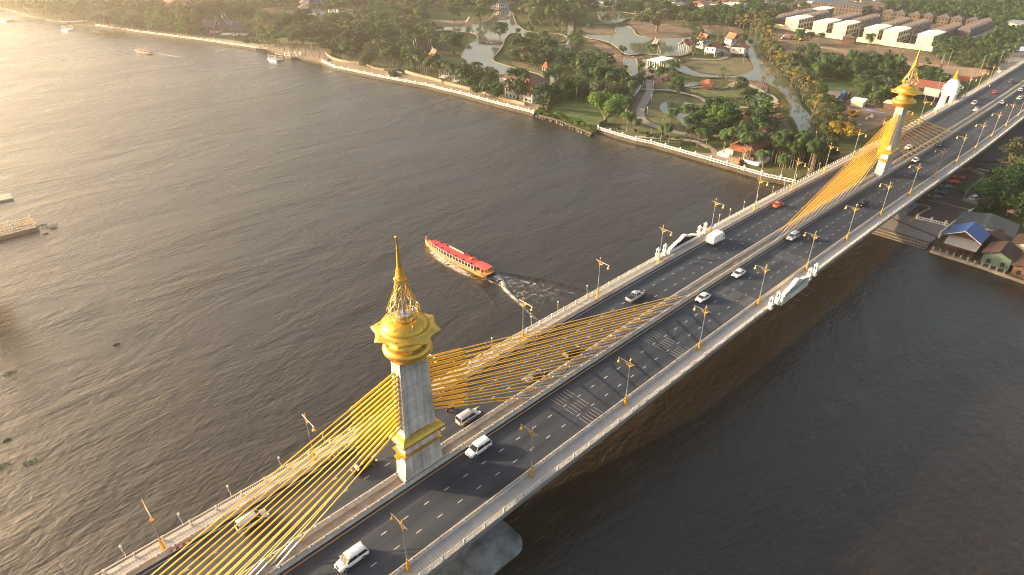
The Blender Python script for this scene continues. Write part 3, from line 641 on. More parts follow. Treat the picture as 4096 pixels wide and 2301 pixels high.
def car(kind, paintm):
    """a vehicle pointing along +x, wheels on z=0"""
    r = thing('car', 'x', 'car')
    big = {'sedan': (4.6, .88, 1.45), 'suv': (4.9, .94, 1.82), 'pickup': (5.2, .92, 1.75), 'hatch': (3.9, .85, 1.5)}[kind]
    L, hw, H = big; h = L/2; zb = .28; belt = .92 if kind in ('sedan', 'hatch') else 1.08
    mb = MB()
    hood = belt-.08
    if kind == 'pickup': st = [(-h, .86, belt-.1), (-h+.1, 1, belt), (-.3, 1, belt), (h*.45, 1, belt), (h*.5, 1, hood), (h-.35, .97, hood-.06), (h-.02, .86, hood-.3)]
    else: st = [(-h, .82, belt-.25), (-h+.12, .93, belt-.02), (-h*.6, 1, belt), (h*.3, 1, belt), (h*.45, 1, hood), (h-.45, .96, hood-.12), (h-.03, .8, hood-.36)]
    mb.loft([cs(x, hw*k, zb if i not in (0, len(st)-1) else zb+.12, z, .1) for i, (x, k, z) in enumerate(st)]); body = mb.build('body', paintm, r, True)
    if kind == 'pickup': cab = [(-.55, .80, belt), (-.35, .74, H), (.75, .74, H), (1.45, .80, belt)]
    elif kind == 'suv': cab = [(-h+.1, .86, belt), (-h+.45, .78, H-.04), (.6, .78, H), (1.35, .86, belt)]
    elif kind == 'hatch': cab = [(-h+.15, .80, belt), (-h+.5, .68, H-.03), (.45, .68, H), (1.15, .8, belt)]
    else: cab = [(-h+.75, .80, belt-.02), (-1.0, .66, H-.02), (.35, .66, H), (1.15, .80, belt)]
    (x0, w0, z0), (x1, w1, z1), (x2, w2, z2), (x3, w3, z3) = cab
    mb = MB(); mb.add([(x0, -w0, z0-.03), (x0, w0, z0-.03), (x1, w1, z1-.04), (x1, -w1, z1-.04), (x2, w2, z2-.04), (x2, -w2, z2-.04), (x3, w3, z3-.03), (x3, -w3, z3-.03)], [(0, 1, 2, 3), (3, 2, 4, 5), (5, 4, 6, 7), (1, 6, 4, 2), (0, 3, 5, 7)]); mb.build('windows', 'glass', r)
    mb = MB(); e = .05
    mb.loft([[(x1-.12, -w1-e+.05, z1-.06), (x1-.12, w1+e-.05, z1-.06), (x1-.05, w1-.08, z1+.02), (x1-.05, -w1+.08, z1+.02)], [(x1+.2, -w1-e, z1-.09), (x1+.2, w1+e, z1-.09), (x1+.2, w1-.08, z1+.05), (x1+.2, -w1+.08, z1+.05)], [(x2-.2, -w2-e, z2-.09), (x2-.2, w2+e, z2-.09), (x2-.2, w2-.08, z2+.04), (x2-.2, -w2+.08, z2+.04)], [(x2+.15, -w2-e+.05, z2-.08), (x2+.15, w2+e-.05, z2-.08), (x2+.08, w2-.08, z2), (x2+.08, -w2+.08, z2)]])
    for sy in (-1, 1):   # pillars
        for (xa, wa, za, xb, wb, zb_) in ((x0, w0, z0, x1, w1, z1), (x3, w3, z3, x2, w2, z2), ((x0+x3)/2-.1, (w0+w3)/2, z0, (x1+x2)/2, (w1+w2)/2, (z1+z2)/2)): mb.tube([(xa, sy*(wa-.0), za-.04), (xb, sy*(wb+.01), zb_-.06)], .045, 4)
    mb.build('roof', paintm, r, True)
    if kind == 'pickup': mb = MB(); mb.box(-h+.15, -.65, -hw+.14, hw-.14, belt-.0, belt+.012); mb.build('cargo_bed', 'black', r)
    for sx in (-1, 1):
        for sy in (-1, 1):
            mb = MB(); wr = .34 if kind != 'suv' else .38; cx = sx*L*.30; cy = sy*(hw-.08)
            mb.loft([[(cx+q*math.cos(2*math.pi*k/14), cy+yy, wr+q*math.sin(2*math.pi*k/14)) for k in range(14)] for q, yy in ((wr*.8, -.11), (wr, -.09), (wr, .09), (wr*.8, .11))]); wl = mb.build('wheel', 'rubber', r, True)
            mb = MB(); mb.loft([[(cx+.2*math.cos(2*math.pi*k/10), cy+sy*.115+yy, wr+.2*math.sin(2*math.pi*k/10)) for k in range(10)] for yy in (-.01, .01)]); mb.build('rim', 'steel', wl)
    for sy in (-1, 1):
        mb = MB(); mb.box(h-.30, h-.06, sy*hw*.62-.16, sy*hw*.62+.16, hood-.32, hood-.16); mb.build('headlight', 'lamp_clear', r)
        mb = MB(); mb.box(-h+.0, -h+.10, sy*hw*.70-.12, sy*hw*.70+.12, belt-.30, belt-.08); mb.build('taillight', 'lamp_red', r)
        mb = MB(); mb.box(x3-.25, x3-.08, sy*(hw+.08)-.08, sy*(hw+.08)+.08, z3+.02, z3+.15); mb.build('wing_mirror', paintm, r)
    mb = MB(); mb.box(h-.1, h+.0, -.45, .45, .42, .58); mb.box(h-.16, h-.06, -.38, .38, hood-.3, hood-.2); mb.build('grille', 'black', r)
    return r
def box_truck():
    r = thing('box_truck', 'x', 'truck'); mb = MB(); mb.box(-3.1, 1.55, -1.1, 1.1, .95, 3.25); mb.build('cargo_box', 'car_white', r)
    mb = MB(); mb.loft([[(x, -w_, .5), (x, w_, .5), (x, w_, 1.4), (x, w_-.08, zt), (x, -w_+.08, zt), (x, -w_, 1.4)] for x, w_, zt in ((1.7, .98, 2.25), (2.6, .98, 2.3), (3.1, .95, 1.5), (3.2, .93, 1.35))]); mb.build('cab', 'car_white', r)
    mb = MB(); mb.loft([[(x, -w_, z), (x, w_, z)] for x, w_, z in ((2.67, .86, 2.27), (3.14, .86, 1.5))], cap=False, closed=False); 
    for sy in (-1, 1): mb.add([(1.9, sy*.985, 1.45), (2.85, sy*.985, 1.45), (2.55, sy*.96, 2.1), (1.9, sy*.96, 2.1)], [(0, 1, 2, 3)])
    mb.build('windows', 'glass', r); mb = MB(); mb.box(-3.0, 2.9, -.45, .45, .5, .94); mb.build('chassis', 'black', r)
    for cx in (-2.0, 2.3):
        for sy in (-1, 1): mb = MB(); mb.loft([[(cx+.4*math.cos(2*math.pi*k/14), sy*.88+yy, .4+.4*math.sin(2*math.pi*k/14)) for k in range(14)] for yy in (-.14, .14)]); mb.build('wheel', 'rubber', r)
    for sy in (-1, 1): mb = MB(); mb.box(-3.14, -3.08, sy*.9-.1, sy*.9+.1, .8, .95); mb.build('taillight', 'lamp_red', r)
    return r
# people: a skinned skeleton, posed
def person_mesh(name, pose, top, bottom='shirt_dark'):
    if pose == 'stand': V = dict(pel=(0, 0, .95), sp=(.02, 0, 1.2), ch=(0, 0, 1.4), nk=(0, 0, 1.52), hd=(.03, 0, 1.68), ls=(0, .2, 1.42), le=(-.05, .27, 1.12), lh=(.08, .25, .88), rs=(0, -.2, 1.42), re=(.0, -.27, 1.12), rh=(.15, -.24, .9), lk=(.12, .1, .5), la=(.05, .1, .07), lt=(.2, .1, .04), rk=(.05, -.1, .5), ra=(-.2, -.1, .09), rt=(-.05, -.1, .04))
    else: V = dict(pel=(-.1, 0, .8), sp=(-.05, 0, 1.05), ch=(.05, 0, 1.25), nk=(.1, 0, 1.38), hd=(.16, 0, 1.52), ls=(.05, .2, 1.26), le=(.25, .3, 1.06), lh=(.48, .26, 1.02), rs=(.05, -.2, 1.26), re=(.25, -.3, 1.06), rh=(.48, -.26, 1.02), lk=(.3, .2, .72), la=(.1, .2, .32), lt=(.25, .2, .26), rk=(.3, -.2, .72), ra=(.1, -.2, .32), rt=(.25, -.2, .26))
    E_ = [('pel', 'sp'), ('sp', 'ch'), ('ch', 'nk'), ('nk', 'hd'), ('ch', 'ls'), ('ls', 'le'), ('le', 'lh'), ('ch', 'rs'), ('rs', 're'), ('re', 'rh'), ('pel', 'lk'), ('lk', 'la'), ('la', 'lt'), ('pel', 'rk'), ('rk', 'ra'), ('ra', 'rt')]
    Rd = dict(pel=.15, sp=.13, ch=.16, nk=.06, hd=.11, ls=.08, le=.05, lh=.045, rs=.08, re=.05, rh=.045, lk=.075, la=.05, lt=.045, rk=.075, ra=.05, rt=.045)
    ks = list(V); d = bpy.data.meshes.new(name); d.from_pydata([V[k] for k in ks], [(ks.index(a), ks.index(b)) for a, b in E_], []); o = bpy.data.objects.new(name, d); C.objects.link(o)
    o.modifiers.new('s', 'SKIN'); 
    for i, k in enumerate(ks): d.skin_vertices[0].data[i].radius = (Rd[k], Rd[k])
    d.skin_vertices[0].data[0].use_root = True
    sb = o.modifiers.new('u', 'SUBSURF'); sb.levels = 1; dg = bpy.context.evaluated_depsgraph_get(); dg.update()
    n = bpy.data.meshes.new_from_object(o.evaluated_get(dg)); bpy.data.objects.remove(o); n.materials.clear()
    for k in (bottom, top, 'skin', 'black'): n.materials.append(M[k])
    for p in n.polygons:
        c = p.center; p.use_smooth = True
        p.material_index = 0 if c.z < V['pel'][2]+.03 else 1
        if c.z > V['nk'][2]+.0: p.material_index = 3 if (c.z > V['hd'][2]+.05 or c.x < V['hd'][0]-.03) else 2
        if abs(c.y) > .17 and (c-Vector(V['lh'])).length < .14 or (c-Vector(V['rh'])).length < .14: p.material_index = 2
    return n
PM = {k: person_mesh('person', p, t) for k, p, t in (('walk_dark', 'stand', 'shirt_dark'), ('walk_white', 'stand', 'shirt_white'), ('walk_orange', 'stand', 'shirt_orange'), ('ride', 'ride', 'shirt_dark'), ('ride_white', 'ride', 'shirt_white'))}
def motorbike():
    r = thing('motorcycle', 'x', 'motorcycle')
    for cx in (-.62, .62):
        mb = MB(); mb.loft([[(cx+q*math.cos(2*math.pi*k/14), yy, .3+q*math.sin(2*math.pi*k/14)) for k in range(14)] for q, yy in ((.24, -.05), (.3, -.04), (.3, .04), (.24, .05))]); mb.build('wheel', 'rubber', r)
    mb = MB(); mb.loft([[(x, -w_, a), (x, w_, a), (x, w_*.7, b), (x, -w_*.7, b)] for x, w_, a, b in ((-.85, .08, .62, .74), (-.4, .16, .45, .8), (.05, .12, .35, .6), (.35, .15, .4, .95), (.62, .1, .7, 1.0))]); mb.tube([(.62, 0, .3), (.45, 0, 1.0)], .04, 5); mb.tube([(.45, -.3, 1.02), (.5, 0, 1.0), (.45, .3, 1.02)], .025, 5); mb.build('body', 'car_red', r)
    mb = MB(); mb.box(-.75, .05, -.13, .13, .76, .84); mb.build('seat', 'black', r); mb = MB(); mb.box(.6, .7, -.08, .08, .85, 1.0); mb.build('headlight', 'lamp_clear', r); return r
def place_car(proto, u, v, head, label, group, h=.6):
    x, y = DU(u, v, h); s = (dz(x+1)-dz(x-1))/2; o = dup(proto, DP(x, y, .02), 0 if head > 0 else math.pi, label, group)
    o.rotation_euler = (0, -math.atan(s)*(1 if head > 0 else -1), (0 if head > 0 else math.pi)+math.atan(dy(x+1)-dy(x))); return o
CP = {}
def proto(kind, m):
    if (kind, m) not in CP: CP[kind, m] = car(kind, m)
    return CP[kind, m]
gn, gf = 'vehicles coming towards the camera on the near carriageway', 'vehicles driving away on the far carriageway'
for u, v, k, m, lb in [(1407, 2234, 'suv', 'car_white', 'white people carrier at the bottom of the photo, closest of all the cars'), (1914, 1793, 'suv', 'car_white', 'white van-like car level with the near pylon beside the median'), (2811, 1191, 'sedan', 'car_white', 'white saloon car beside the median just past the second set of rumble lines'),
    (2954, 1094, 'sedan', 'car_white', 'white car beside the median near the orange tub'), (3172, 948, 'suv', 'car_silver', 'silver grey sport utility car where the far cables begin'), (3450, 814, 'pickup', 'car_dark', 'black pickup in the middle lane under the far cables'),
    (3662, 641, 'sedan', 'car_white', 'white car hugging the median just in front of the far pylon'), (3759, 579, 'hatch', 'car_dark', 'dark hatchback hugging the median beyond the far pylon'), (4007, 411, 'sedan', 'car_white', 'white saloon in the distance, lowest of three at the right edge'), (4077, 394, 'sedan', 'car_white', 'white saloon in the distance, middle of three at the right edge'), (4082, 362, 'hatch', 'car_white', 'white hatchback in the distance, highest of three at the right edge')]: place_car(proto(k, m), u, v, -1, lb, gn)
for u, v, k, m, lb in [(2539, 1186, 'pickup', 'car_silver', 'silver pickup passing the ends of the near cables'), (3112, 819, 'sedan', 'car_orange', 'orange red taxi on the left lane of the far carriageway'), (3636, 588, 'sedan', 'car_white', 'white saloon behind the far cables right of the far pylon'), (1873, 1668, 'suv', 'car_silver', 'silver van with sunlit rear just right of the near pylon'),
    (1455, 1862, 'sedan', 'car_dark', 'black car under the cables left of the near pylon'), (2290, 1413, 'suv', 'car_dark', 'black car under the near cables, the farther of two'), (2139, 1505, 'sedan', 'car_grey', 'dark grey car under the near cables, the nearer of two'), (1010, 2083, 'suv', 'car_silver', 'silver car half hidden by the thick cables at lower left'),
    (3899, 412, 'pickup', 'car_beige', 'beige pickup in the distance beyond the far pylon'), (3904, 439, 'sedan', 'car_white', 'cream saloon in the distance just before the beige pickup'), (3980, 369, 'sedan', 'car_red', 'bright red car in the distance'), (4044, 327, 'suv', 'car_grey', 'grey car in the distance near the right edge'), (4077, 331, 'sedan', 'car_dark', 'black saloon in the distance at the right edge')]: place_car(proto(k, m), u, v, 1, lb, gf)
def kill(o):
    for c in list(o.children): kill(c)
    bpy.data.objects.remove(o)
bt = box_truck(); place_car(bt, 2862, 965, 1, 'white box truck on the far carriageway beside the black name wall', gf); kill(bt)
mk = motorbike()
for i, (u, v, hd, pm, lb) in enumerate([(1801, 1633, 1, 'ride', 'motorcycle ahead of the silver van'), (3230, 779, 1, 'ride', 'motorcycle ahead of the orange red taxi'), (3268, 955, -1, 'ride', 'motorcycle following beside the silver grey car'), (3957, 348, 1, 'ride_white', 'motorcycle in the distance near the red car')]):
    o = place_car(mk, u, v, hd, lb, 'motorcycles on the bridge')
    p = thing('person', 'rider in dark clothes on the '+lb if pm == 'ride' else 'rider in white on the '+lb, 'person', o.location, data=PM[pm], group='motorcycle riders'); p.rotation_euler = o.rotation_euler; p.location.z += .02
kill(mk)
# cars parked under and beside the bridge on the plaza
for (a, b, k, m, rz, lb) in [(245, 555, 'sedan', 'car_grey', .3, 'grey car parked on the red plaza closest to the river'), (308, 508, 'hatch', 'car_blue', .3, 'blue hatchback parked on the plaza'), (365, 458, 'sedan', 'car_teal', .2, 'teal car parked on the plaza'), (425, 410, 'sedan', 'car_red', .2, 'red car parked on the plaza under the bridge edge'), (478, 365, 'hatch', 'car_red', .1, 'dark red hatchback parked deepest under the bridge'), (622, 580, 'suv', 'car_white', 1.2, 'white people carrier parked beside the fenced garden and dark trees')]:
    p = U(*ZB(a, b), G+.6); dup(proto(k, m), (p.x, p.y, G+.07), rz+1.57, lb, 'cars parked on the plaza')
for p in CP.values(): kill(p)

# ================================================================ express boat, long-tail boat, landings
def hull(mb, st, z0):
    """st: (x, half beam at deck, half beam at keel line, deck z)"""
    mb.loft([[(x, -b, zd), (x, -b*.96, zd*.5+z0*.5), (x, -k, z0), (x, k, z0), (x, b*.96, zd*.5+z0*.5), (x, b, zd)] for x, b, k, zd in st])
P0 = U(1701, 955, WZ+2.2); P1 = U(1962, 1112, WZ); bx, by = (P0.x+P1.x)/2, (P0.y+P1.y)/2; LB = math.hypot(P0.x-P1.x, P0.y-P1.y); ang = math.atan2(P0.y-P1.y, P0.x-P1.x)
k = LB/34
bt = thing('passenger_boat', 'long red roofed passenger boat with yellow hull speeding upriver with white bow wave', 'boat', (bx, by, WZ), ang); bt.scale = (k, k, k)
mb = MB(); st = [(-17, 1.9, 1.5, 1.5), (-14, 2.1, 1.7, 1.35), (-4, 2.25, 1.9, 1.25), (5, 2.2, 1.6, 1.35), (10, 1.8, 1.0, 1.6), (13.5, 1.1, .45, 2.0), (16.8, .12, .03, 2.7)]
hull(mb, st, -.5); mb.build('hull', mat('hull_yellow', (.62, .36, .08), .45, var=.1), bt, True)
mb = MB()
for s in (-1, 1): mb.tube([(x, s*b*1.005, zd) for x, b, k_, zd in st], .14, 5)
mb.build('gunwale', 'red_paint', bt)
mb = MB()
for s in (-1, 1):
    mb.tube([(x, s*b*1.01, zd*.72) for x, b, k_, zd in st[:-1]], .07, 5); mb.tube([(x, s*b*1.01, zd*.35) for x, b, k_, zd in st[:-1]], .06, 5)
mb.build('rubbing_strake', 'wood', bt)
mb = MB(); mb.loft([[(x, -b, 2.98), (x, b, 2.98), (x, b*.96, 3.12), (x, 0, 3.32), (x, -b*.96, 3.12)] for x, b in ((-11.5, 2.15), (-4, 2.3), (5, 2.2), (10, 1.75), (12.6, 1.15))]); roof = mb.build('roof', mat('boat_roof', (.42, .035, .042), .55, var=.18, scale=.7), bt)
mb = MB(); mb.loft([[(x, -2.0, 3.0+z), (x, -1.4, 3.18+z), (x, 0, 3.28+z), (x, 1.4, 3.18+z), (x, 2.0, 3.0+z), (x, 1.9, 2.92+z), (x, -1.9, 2.92+z)] for x, z in ((-16.6, .22), (-14, .3), (-10.9, .22))]); mb.build('stern_canopy', M.setdefault('canopy_red', mat('canopy_red', (.55, .07, .05), .5)), bt)
for s in (-1, 1):
    mb = MB(); mb.loft([[(x, s*b*.93, z0_), (x, s*b*.97, z0_), (x, s*b*.97, z1_), (x, s*b*.93, z1_)] for x, b, z0_, z1_ in ((-11.4, 2.15, 1.2, 1.55), (5, 2.2, 1.3, 1.6), (12, 1.3, 1.75, 1.95))]); mb.build('side_rail', 'white_paint', bt)
    mb = MB(); x = -11.3
    while x < 12.3:
        b = 2.2 if x < 5 else 2.2-(x-5)*.145; mb.box(x-.09, x+.09, s*b*.97-.05, s*b*.97+.05, 1.2, 3.0); x += 1.55
    mb.build('window_post', 'white_paint', bt)
mb = MB(); mb.loft([[(x, -b, 1.1), (x, b, 1.1), (x, b, 2.97), (x, -b, 2.97)] for x, b in ((-11.3, 1.85), (5, 1.9), (12, 1.0))]); mb.build('cabin_interior', 'dark_interior', bt)
mb = MB(); mb.box(-15.9, -13.9, -1.6, -1.5, 1.4, 2.4); mb.box(-13.9, -13.8, -1.6, 1.6, 1.4, 2.2); mb.box(-16.8, -14, -1.7, 1.7, 1.35, 1.5); mb.build('stern_deck', mat('stern_wood', (.55, .28, .08), .6), bt)
mb = MB(); mb.tube([(-17.15, -2.0, 1.35), (-17.25, 0, 1.35), (-17.15, 2.0, 1.35)], .34, 8); mb.tube([(-17.1, -1.8, .8), (-17.2, 0, .75), (-17.1, 1.8, .8)], .3, 8); mb.build('tyre_fender', 'rubber', bt)
mb = MB()
for x in (-16.4, -14.4, -12.2):
    for s in (-1, 1): mb.box(x-.06, x+.06, s*1.85-.05, s*1.85+.05, 1.35, 3.1)
mb.build('canopy_post', 'white_paint', bt)
for i, x in enumerate((-9.5, -5.6, -1.7, 2.2, 6.1, 9.4)):
    for s in (-1, 1):
        rr = 1.75 if x < 6 else 1.25
        mb = MB(); mb.loft([[(x+q*math.cos(2*math.pi*k_/12), s*rr+q*math.sin(2*math.pi*k_/12), z) for k_ in range(12)] for q, z in ((.28, 3.18), (.42, 3.22), (.42, 3.34), (.28, 3.38))]); mb.build('roof_tyre', 'rubber', bt)
mb = MB(); mb.tube([(3.9, -.6, 3.3), (3.9, -.5, 4.0)], .05, 4); mb.tube([(-3.2, -.6, 3.3), (-3.2, -.5, 4.0)], .05, 4); mb.loft([[(x, -.75, 3.42), (x, -.68, 3.40), (x, -.25, 4.3), (x, -.32, 4.32)] for x in (-3.4, 4.1)]); mb.build('roof_sign', mat('sign_cream', (.62, .48, .28), .6, col2=(.7, .62, .45), scale=1.2), bt)
mb = MB(); mb.box(-7.7, -6.9, -.9, -.3, 3.3, 3.7); mb.box(-7.8, -7.0, .1, .6, 3.3, 3.65); mb.build('life_vests', 'orange', bt)
mb = MB(); mb.tube([(-17, 1.4, 1.5), (-17, 1.4, 3.6)], .04, 4); mb.build('flag_pole', 'steel', bt)
mb = MB(); mb.add([(-17, 1.4, 3.5), (-17.6, 1.7, 3.6), (-17.55, 1.65, 4.1), (-17, 1.4, 4.0)], [(0, 1, 2, 3)]); mb.build('flag', 'leaf_bright', bt); mb = MB(); mb.add([(-17, 1.4, 2.7), (-17.5, 1.2, 2.4), (-17.4, 1.3, 3.3), (-17, 1.4, 3.4)], [(0, 1, 2, 3)]); mb.build('flag', 'machine_yellow', bt)
mb = MB(); mb.tube([(16.5, 0, 2.6), (16.6, 0, 3.6)], .03, 4); mb.box(16.1, 16.6, -.01, .01, 3.2, 3.6); mb.build('bow_flag', 'white_paint', bt)
# wakes: broken foam over the water
def foammat(name, dens, scale):
    m, nt, b, N, L = nmat(name); b.inputs['Base Color'].default_value = (.72, .66, .55, 1); b.inputs['Roughness'].default_value = .7
    tc = N.new('ShaderNodeTexCoord'); n = N.new('ShaderNodeTexNoise'); n.inputs['Scale'].default_value = scale; n.inputs['Detail'].default_value = 9; n.inputs['Roughness'].default_value = .7; n.inputs['Distortion'].default_value = .8; L.new(tc.outputs['Object'], n.inputs['Vector'])
    mr = N.new('ShaderNodeMapRange'); mr.inputs['From Min'].default_value = .60-dens*.22; mr.inputs['From Max'].default_value = .72-dens*.22; mr.inputs['To Max'].default_value = .9; L.new(n.outputs['Fac'], mr.inputs[0])
    at = N.new('ShaderNodeAttribute'); at.attribute_name = 'fade'; mu = N.new('ShaderNodeMath'); mu.operation = 'MULTIPLY'; L.new(mr.outputs[0], mu.inputs[0]); L.new(at.outputs['Fac'], mu.inputs[1]); L.new(mu.outputs[0], b.inputs['Alpha'])
    bp = N.new('ShaderNodeBump'); bp.inputs['Distance'].default_value = .25; L.new(n.outputs['Fac'], bp.inputs['Height']); L.new(bp.outputs[0], b.inputs['Normal'])
    return m
M['foam_thick'] = foammat('foam_thick', .9, .9); M['foam_thin'] = foammat('foam_thin', .45, .7)
def wake(cl, name, m, label, h=.05):
    """cl: list of (x, y, halfwidth, fade)"""
    mb = MB(); vs = []; fd = []; n = 5
    for i, (x, y, hw, f) in enumerate(cl):
        a = Vector(cl[max(i-1, 0)][:2]); b = Vector(cl[min(i+1, len(cl)-1)][:2]); t = (b-a).normalized(); nn = Vector((-t.y, t.x))
        for j in range(n):
            s = j/(n-1)*2-1; q = Vector((x, y))+nn*hw*s; vs.append((q.x, q.y, WZ+h+.35*(1-s*s)*f*(1 if 'thick' in m else .1))); fd.append(f*(1-abs(s)**2))
    fs = [(i*n+j, i*n+j+1, (i+1)*n+j+1, (i+1)*n+j) for i in range(len(cl)-1) for j in range(n-1)]
    mb.add(vs, fs); o = mb.build(name, m, None, True); at = o.data.attributes.new('fade', 'FLOAT', 'POINT'); at.data.foreach_set('value', fd); tag(o, label, 'wake', kind='stuff'); return o
def lp(x, y): c, s = math.cos(ang), math.sin(ang); return (bx+k*(c*x-s*y), by+k*(s*x+c*y))
_w = lambda u, v: tuple(U(u, v, WZ).xy)
wake([(*_w(1722, 990), .6, 1), (*_w(1737, 1008), 1.6, 1), (*_w(1765, 1032), 2.2, 1), (*_w(1800, 1058), 2.0, .9), (*_w(1840, 1082), 1.6, .65), (*_w(1880, 1106), 1.5, .35)], 'bow_foam', 'foam_thick', 'thick white foam thrown up along the bow of the red boat')
wake([(*lp(14, 2.3), .3, .8), (*lp(8, 3.4), .9, .6), (*lp(0, 3.2), .7, .6), (*lp(-8, 3.6), .8, .5), (*lp(-18, 5.2), 1.2, .3)], 'side_foam', 'foam_thin', 'thin foam on the far side of the red boat')
wake([(*_w(1950, 1112), 1.3, .9), (*_w(1985, 1112), 1.7, 1), (*_w(2008, 1128), 1.1, .8), (*_w(2022, 1160), .8, .95), (*_w(2040, 1180), .8, .95), (*_w(2070, 1205), .7, .6), (*_w(2110, 1245), .5, .3), (*_w(2180, 1310), .5, .1)], 'stern_foam', 'foam_thick', 'bright foam trail curling away behind the stern of the red boat')
wake([(*_w(1985, 1095), .6, .8), (*_w(2020, 1110), .6, .9), (*_w(2075, 1124), .6, .9), (*_w(2130, 1136), .6, .8), (*_w(2175, 1143), .5, .6), (*_w(2260, 1165), .5, .4), (*_w(2360, 1195), .5, .1)], 'wake_crest', 'foam_thin', 'thin foam line on the upstream wake crest of the red boat')
wake([(*_w(1850, 1090), .5, .6), (*_w(1900, 1115), .4, .6), (*_w(1950, 1120), .5, .8), (*_w(1990, 1140), .6, .8), (*_w(2020, 1158), .7, .9)], 'wake_crest', 'foam_thin', 'thin foam line on the nearer wake crest of the red boat')
wake([(*_w(2010, 1105), 1, .2), (*_w(2050, 1150), 6, .42), (*_w(2130, 1170), 8, .34), (*_w(2200, 1240), 8, .05)], 'wake_patch', 'foam_thin', 'patchy foam inside the wake of the red boat')
# the wake swell itself: two low ridges
def ridge(pts, wd, h, label):
    mb = MB(); rg = []
    for i, (x, y) in enumerate(pts):
        a = Vector(pts[max(i-1, 0)]); b = Vector(pts[min(i+1, len(pts)-1)]); t = (b-a).normalized(); nn = Vector((-t.y, t.x)); f = min(1, i/1.5)*min(1, (len(pts)-1-i)/2)
        rg.append([(x+nn.x*wd*s, y+nn.y*wd*s, WZ-.02+h*f*math.exp(-(s*2.2)**2)-.012*(abs(s) > .95)) for s in [j/6-1 for j in range(13)]])
    mb.loft(rg, cap=False, closed=False); o = mb.build('wake_swell', 'river', None, True); tag(o, label, 'wake', kind='stuff')
ridge([_w(*q) for q in ((1985, 1085), (2040, 1095), (2120, 1110), (2200, 1125), (2300, 1150), (2400, 1180))], 1.8, .45, 'upstream swell spreading from the wake of the red boat')
ridge([_w(*q) for q in ((1800, 1075), (1870, 1115), (1920, 1150), (1960, 1190), (1990, 1230))], 1.8, .4, 'nearer swell spreading from the wake of the red boat')
# long-tail boat
p0 = U(542, 203, WZ+.8); p1 = U(608, 216, WZ+.3); a2 = math.atan2(p0.y-p1.y, p0.x-p1.x); L2 = (p0-p1).length; lt = thing('longtail_boat', 'slim orange boat with a low red awning running along the far bank', 'boat', ((p0.x+p1.x)/2, (p0.y+p1.y)/2, WZ), a2); s2 = L2/18; lt.scale = (s2, s2, s2)
mb = MB(); hull(mb, [(-9, .8, .6, .8), (-4, 1.0, .8, .6), (4, .9, .6, .6), (7.5, .4, .2, 1.0), (9, .06, .03, 1.7)], -.2); mb.build('hull', 'orange', lt, True)
mb = MB(); mb.loft([[(x, -1.0, 2.0), (x, 0, 2.25), (x, 1.0, 2.0), (x, 0, 2.18)] for x in (-6.5, 6.5)]); mb.build('awning', 'red_paint', lt)
mb = MB()
for x in (-6, -2, 2, 6):
    for s in (-1, 1): mb.box(x-.05, x+.05, s*.9-.05, s*.9+.05, .6, 2.05)
mb.build('awning_post', 'white_paint', lt); mb = MB(); mb.box(-8.6, -7.2, -.4, .4, .7, 1.6); mb.tube([(-8, 0, 1.2), (-12, 0, -.1)], .07, 5); mb.build('engine', 'black', lt)
q = p1; p = thing('person', 'helmsman in dark clothes at the stern of the slim orange boat', 'person', (q.x+.3, q.y-1.5, WZ+.75), a2, data=PM['walk_dark'])
wake([(*_w(618, 218), .7, .8), (*_w(640, 217), 1.6, 1), (*_w(680, 224), 1.4, .8), (*_w(740, 232), 1.0, .3)], 'stern_foam', 'foam_thick', 'white foam behind the slim orange boat')
# ================================================================ ground cover, ponds, paths
zl = [G+.03]
AVOID = []
def patch(name, f, pts, m, lift=.03, sm=2, kind='structure', z=None):
    zl[0] += .012
    p = smooth_poly(W(f, pts), sm); mb = MB(); mb.sheet(p, z or zl[0]); o = tri(mb.build(name, m)); o['kind'] = kind; return o
patch('lawn', R3, [(250, 1120), (300, 1000), (420, 930), (860, 950), (900, 1000), (1080, 1000), (1060, 1200), (870, 1290), (800, 1310), (480, 1195)], 'lush')
patch('lawn', R3, [(390, 450), (560, 440), (540, 540), (520, 650), (400, 660), (380, 560)], 'lush')
patch('lawn', R3, [(700, 470), (830, 480), (900, 560), (860, 640), (720, 600), (640, 560)], 'lush')
patch('lawn', R3, [(0, 600), (200, 660), (330, 720), (320, 760), (150, 700), (0, 660)], 'dry_grass')
patch('lawn', R3, [(1390, 980), (1460, 930), (1700, 960), (1950, 1010), (2200, 1060), (2400, 1100), (2300, 1180), (2150, 1170), (1880, 1190), (1860, 1320), (1700, 1330), (1500, 1270), (1350, 1210), (1340, 1100)], 'grass')
patch('lawn', R3, [(1500, 800), (1750, 800), (1950, 840), (2100, 890), (2330, 860), (2360, 960), (2200, 1020), (1900, 960), (1650, 900), (1400, 890)], 'grass')
patch('lawn', R3, [(1100, 1240), (1280, 1200), (1450, 1300), (1800, 1370), (1900, 1440), (1500, 1440), (1000, 1330)], 'grass')
patch('lawn', Z5, [(900, 1060), (420, 900), (820, 850), (1100, 920), (1500, 1030), (1800, 940), (2000, 1050), (1700, 1230), (1500, 1230), (1100, 1130)], 'grass')
patch('lawn', Z5, [(0, 600), (400, 560), (0, 740)], 'grass')
patch('lawn', R3, [(2050, 560), (2130, 575), (2120, 620), (1900, 640), (1780, 620), (2100, 600)], 'lush')
patch('lawn', R2, [(1560, 560), (2100, 590), (2080, 660), (1780, 720), (1640, 640), (1500, 720), (1440, 700)], 'lush')
patch('lawn', R2, [(760, 500), (1100, 540), (1480, 600), (1440, 690), (1150, 650), (780, 570)], 'grass')
patch('lawn', R2, [(0, 330), (700, 400), (740, 460), (0, 440)], 'grass')
patch('marsh_grass', R4, [(150, 560), (450, 640), (800, 790), (960, 850), (1250, 1000), (900, 1030), (560, 910), (330, 730), (180, 640)], 'lush')
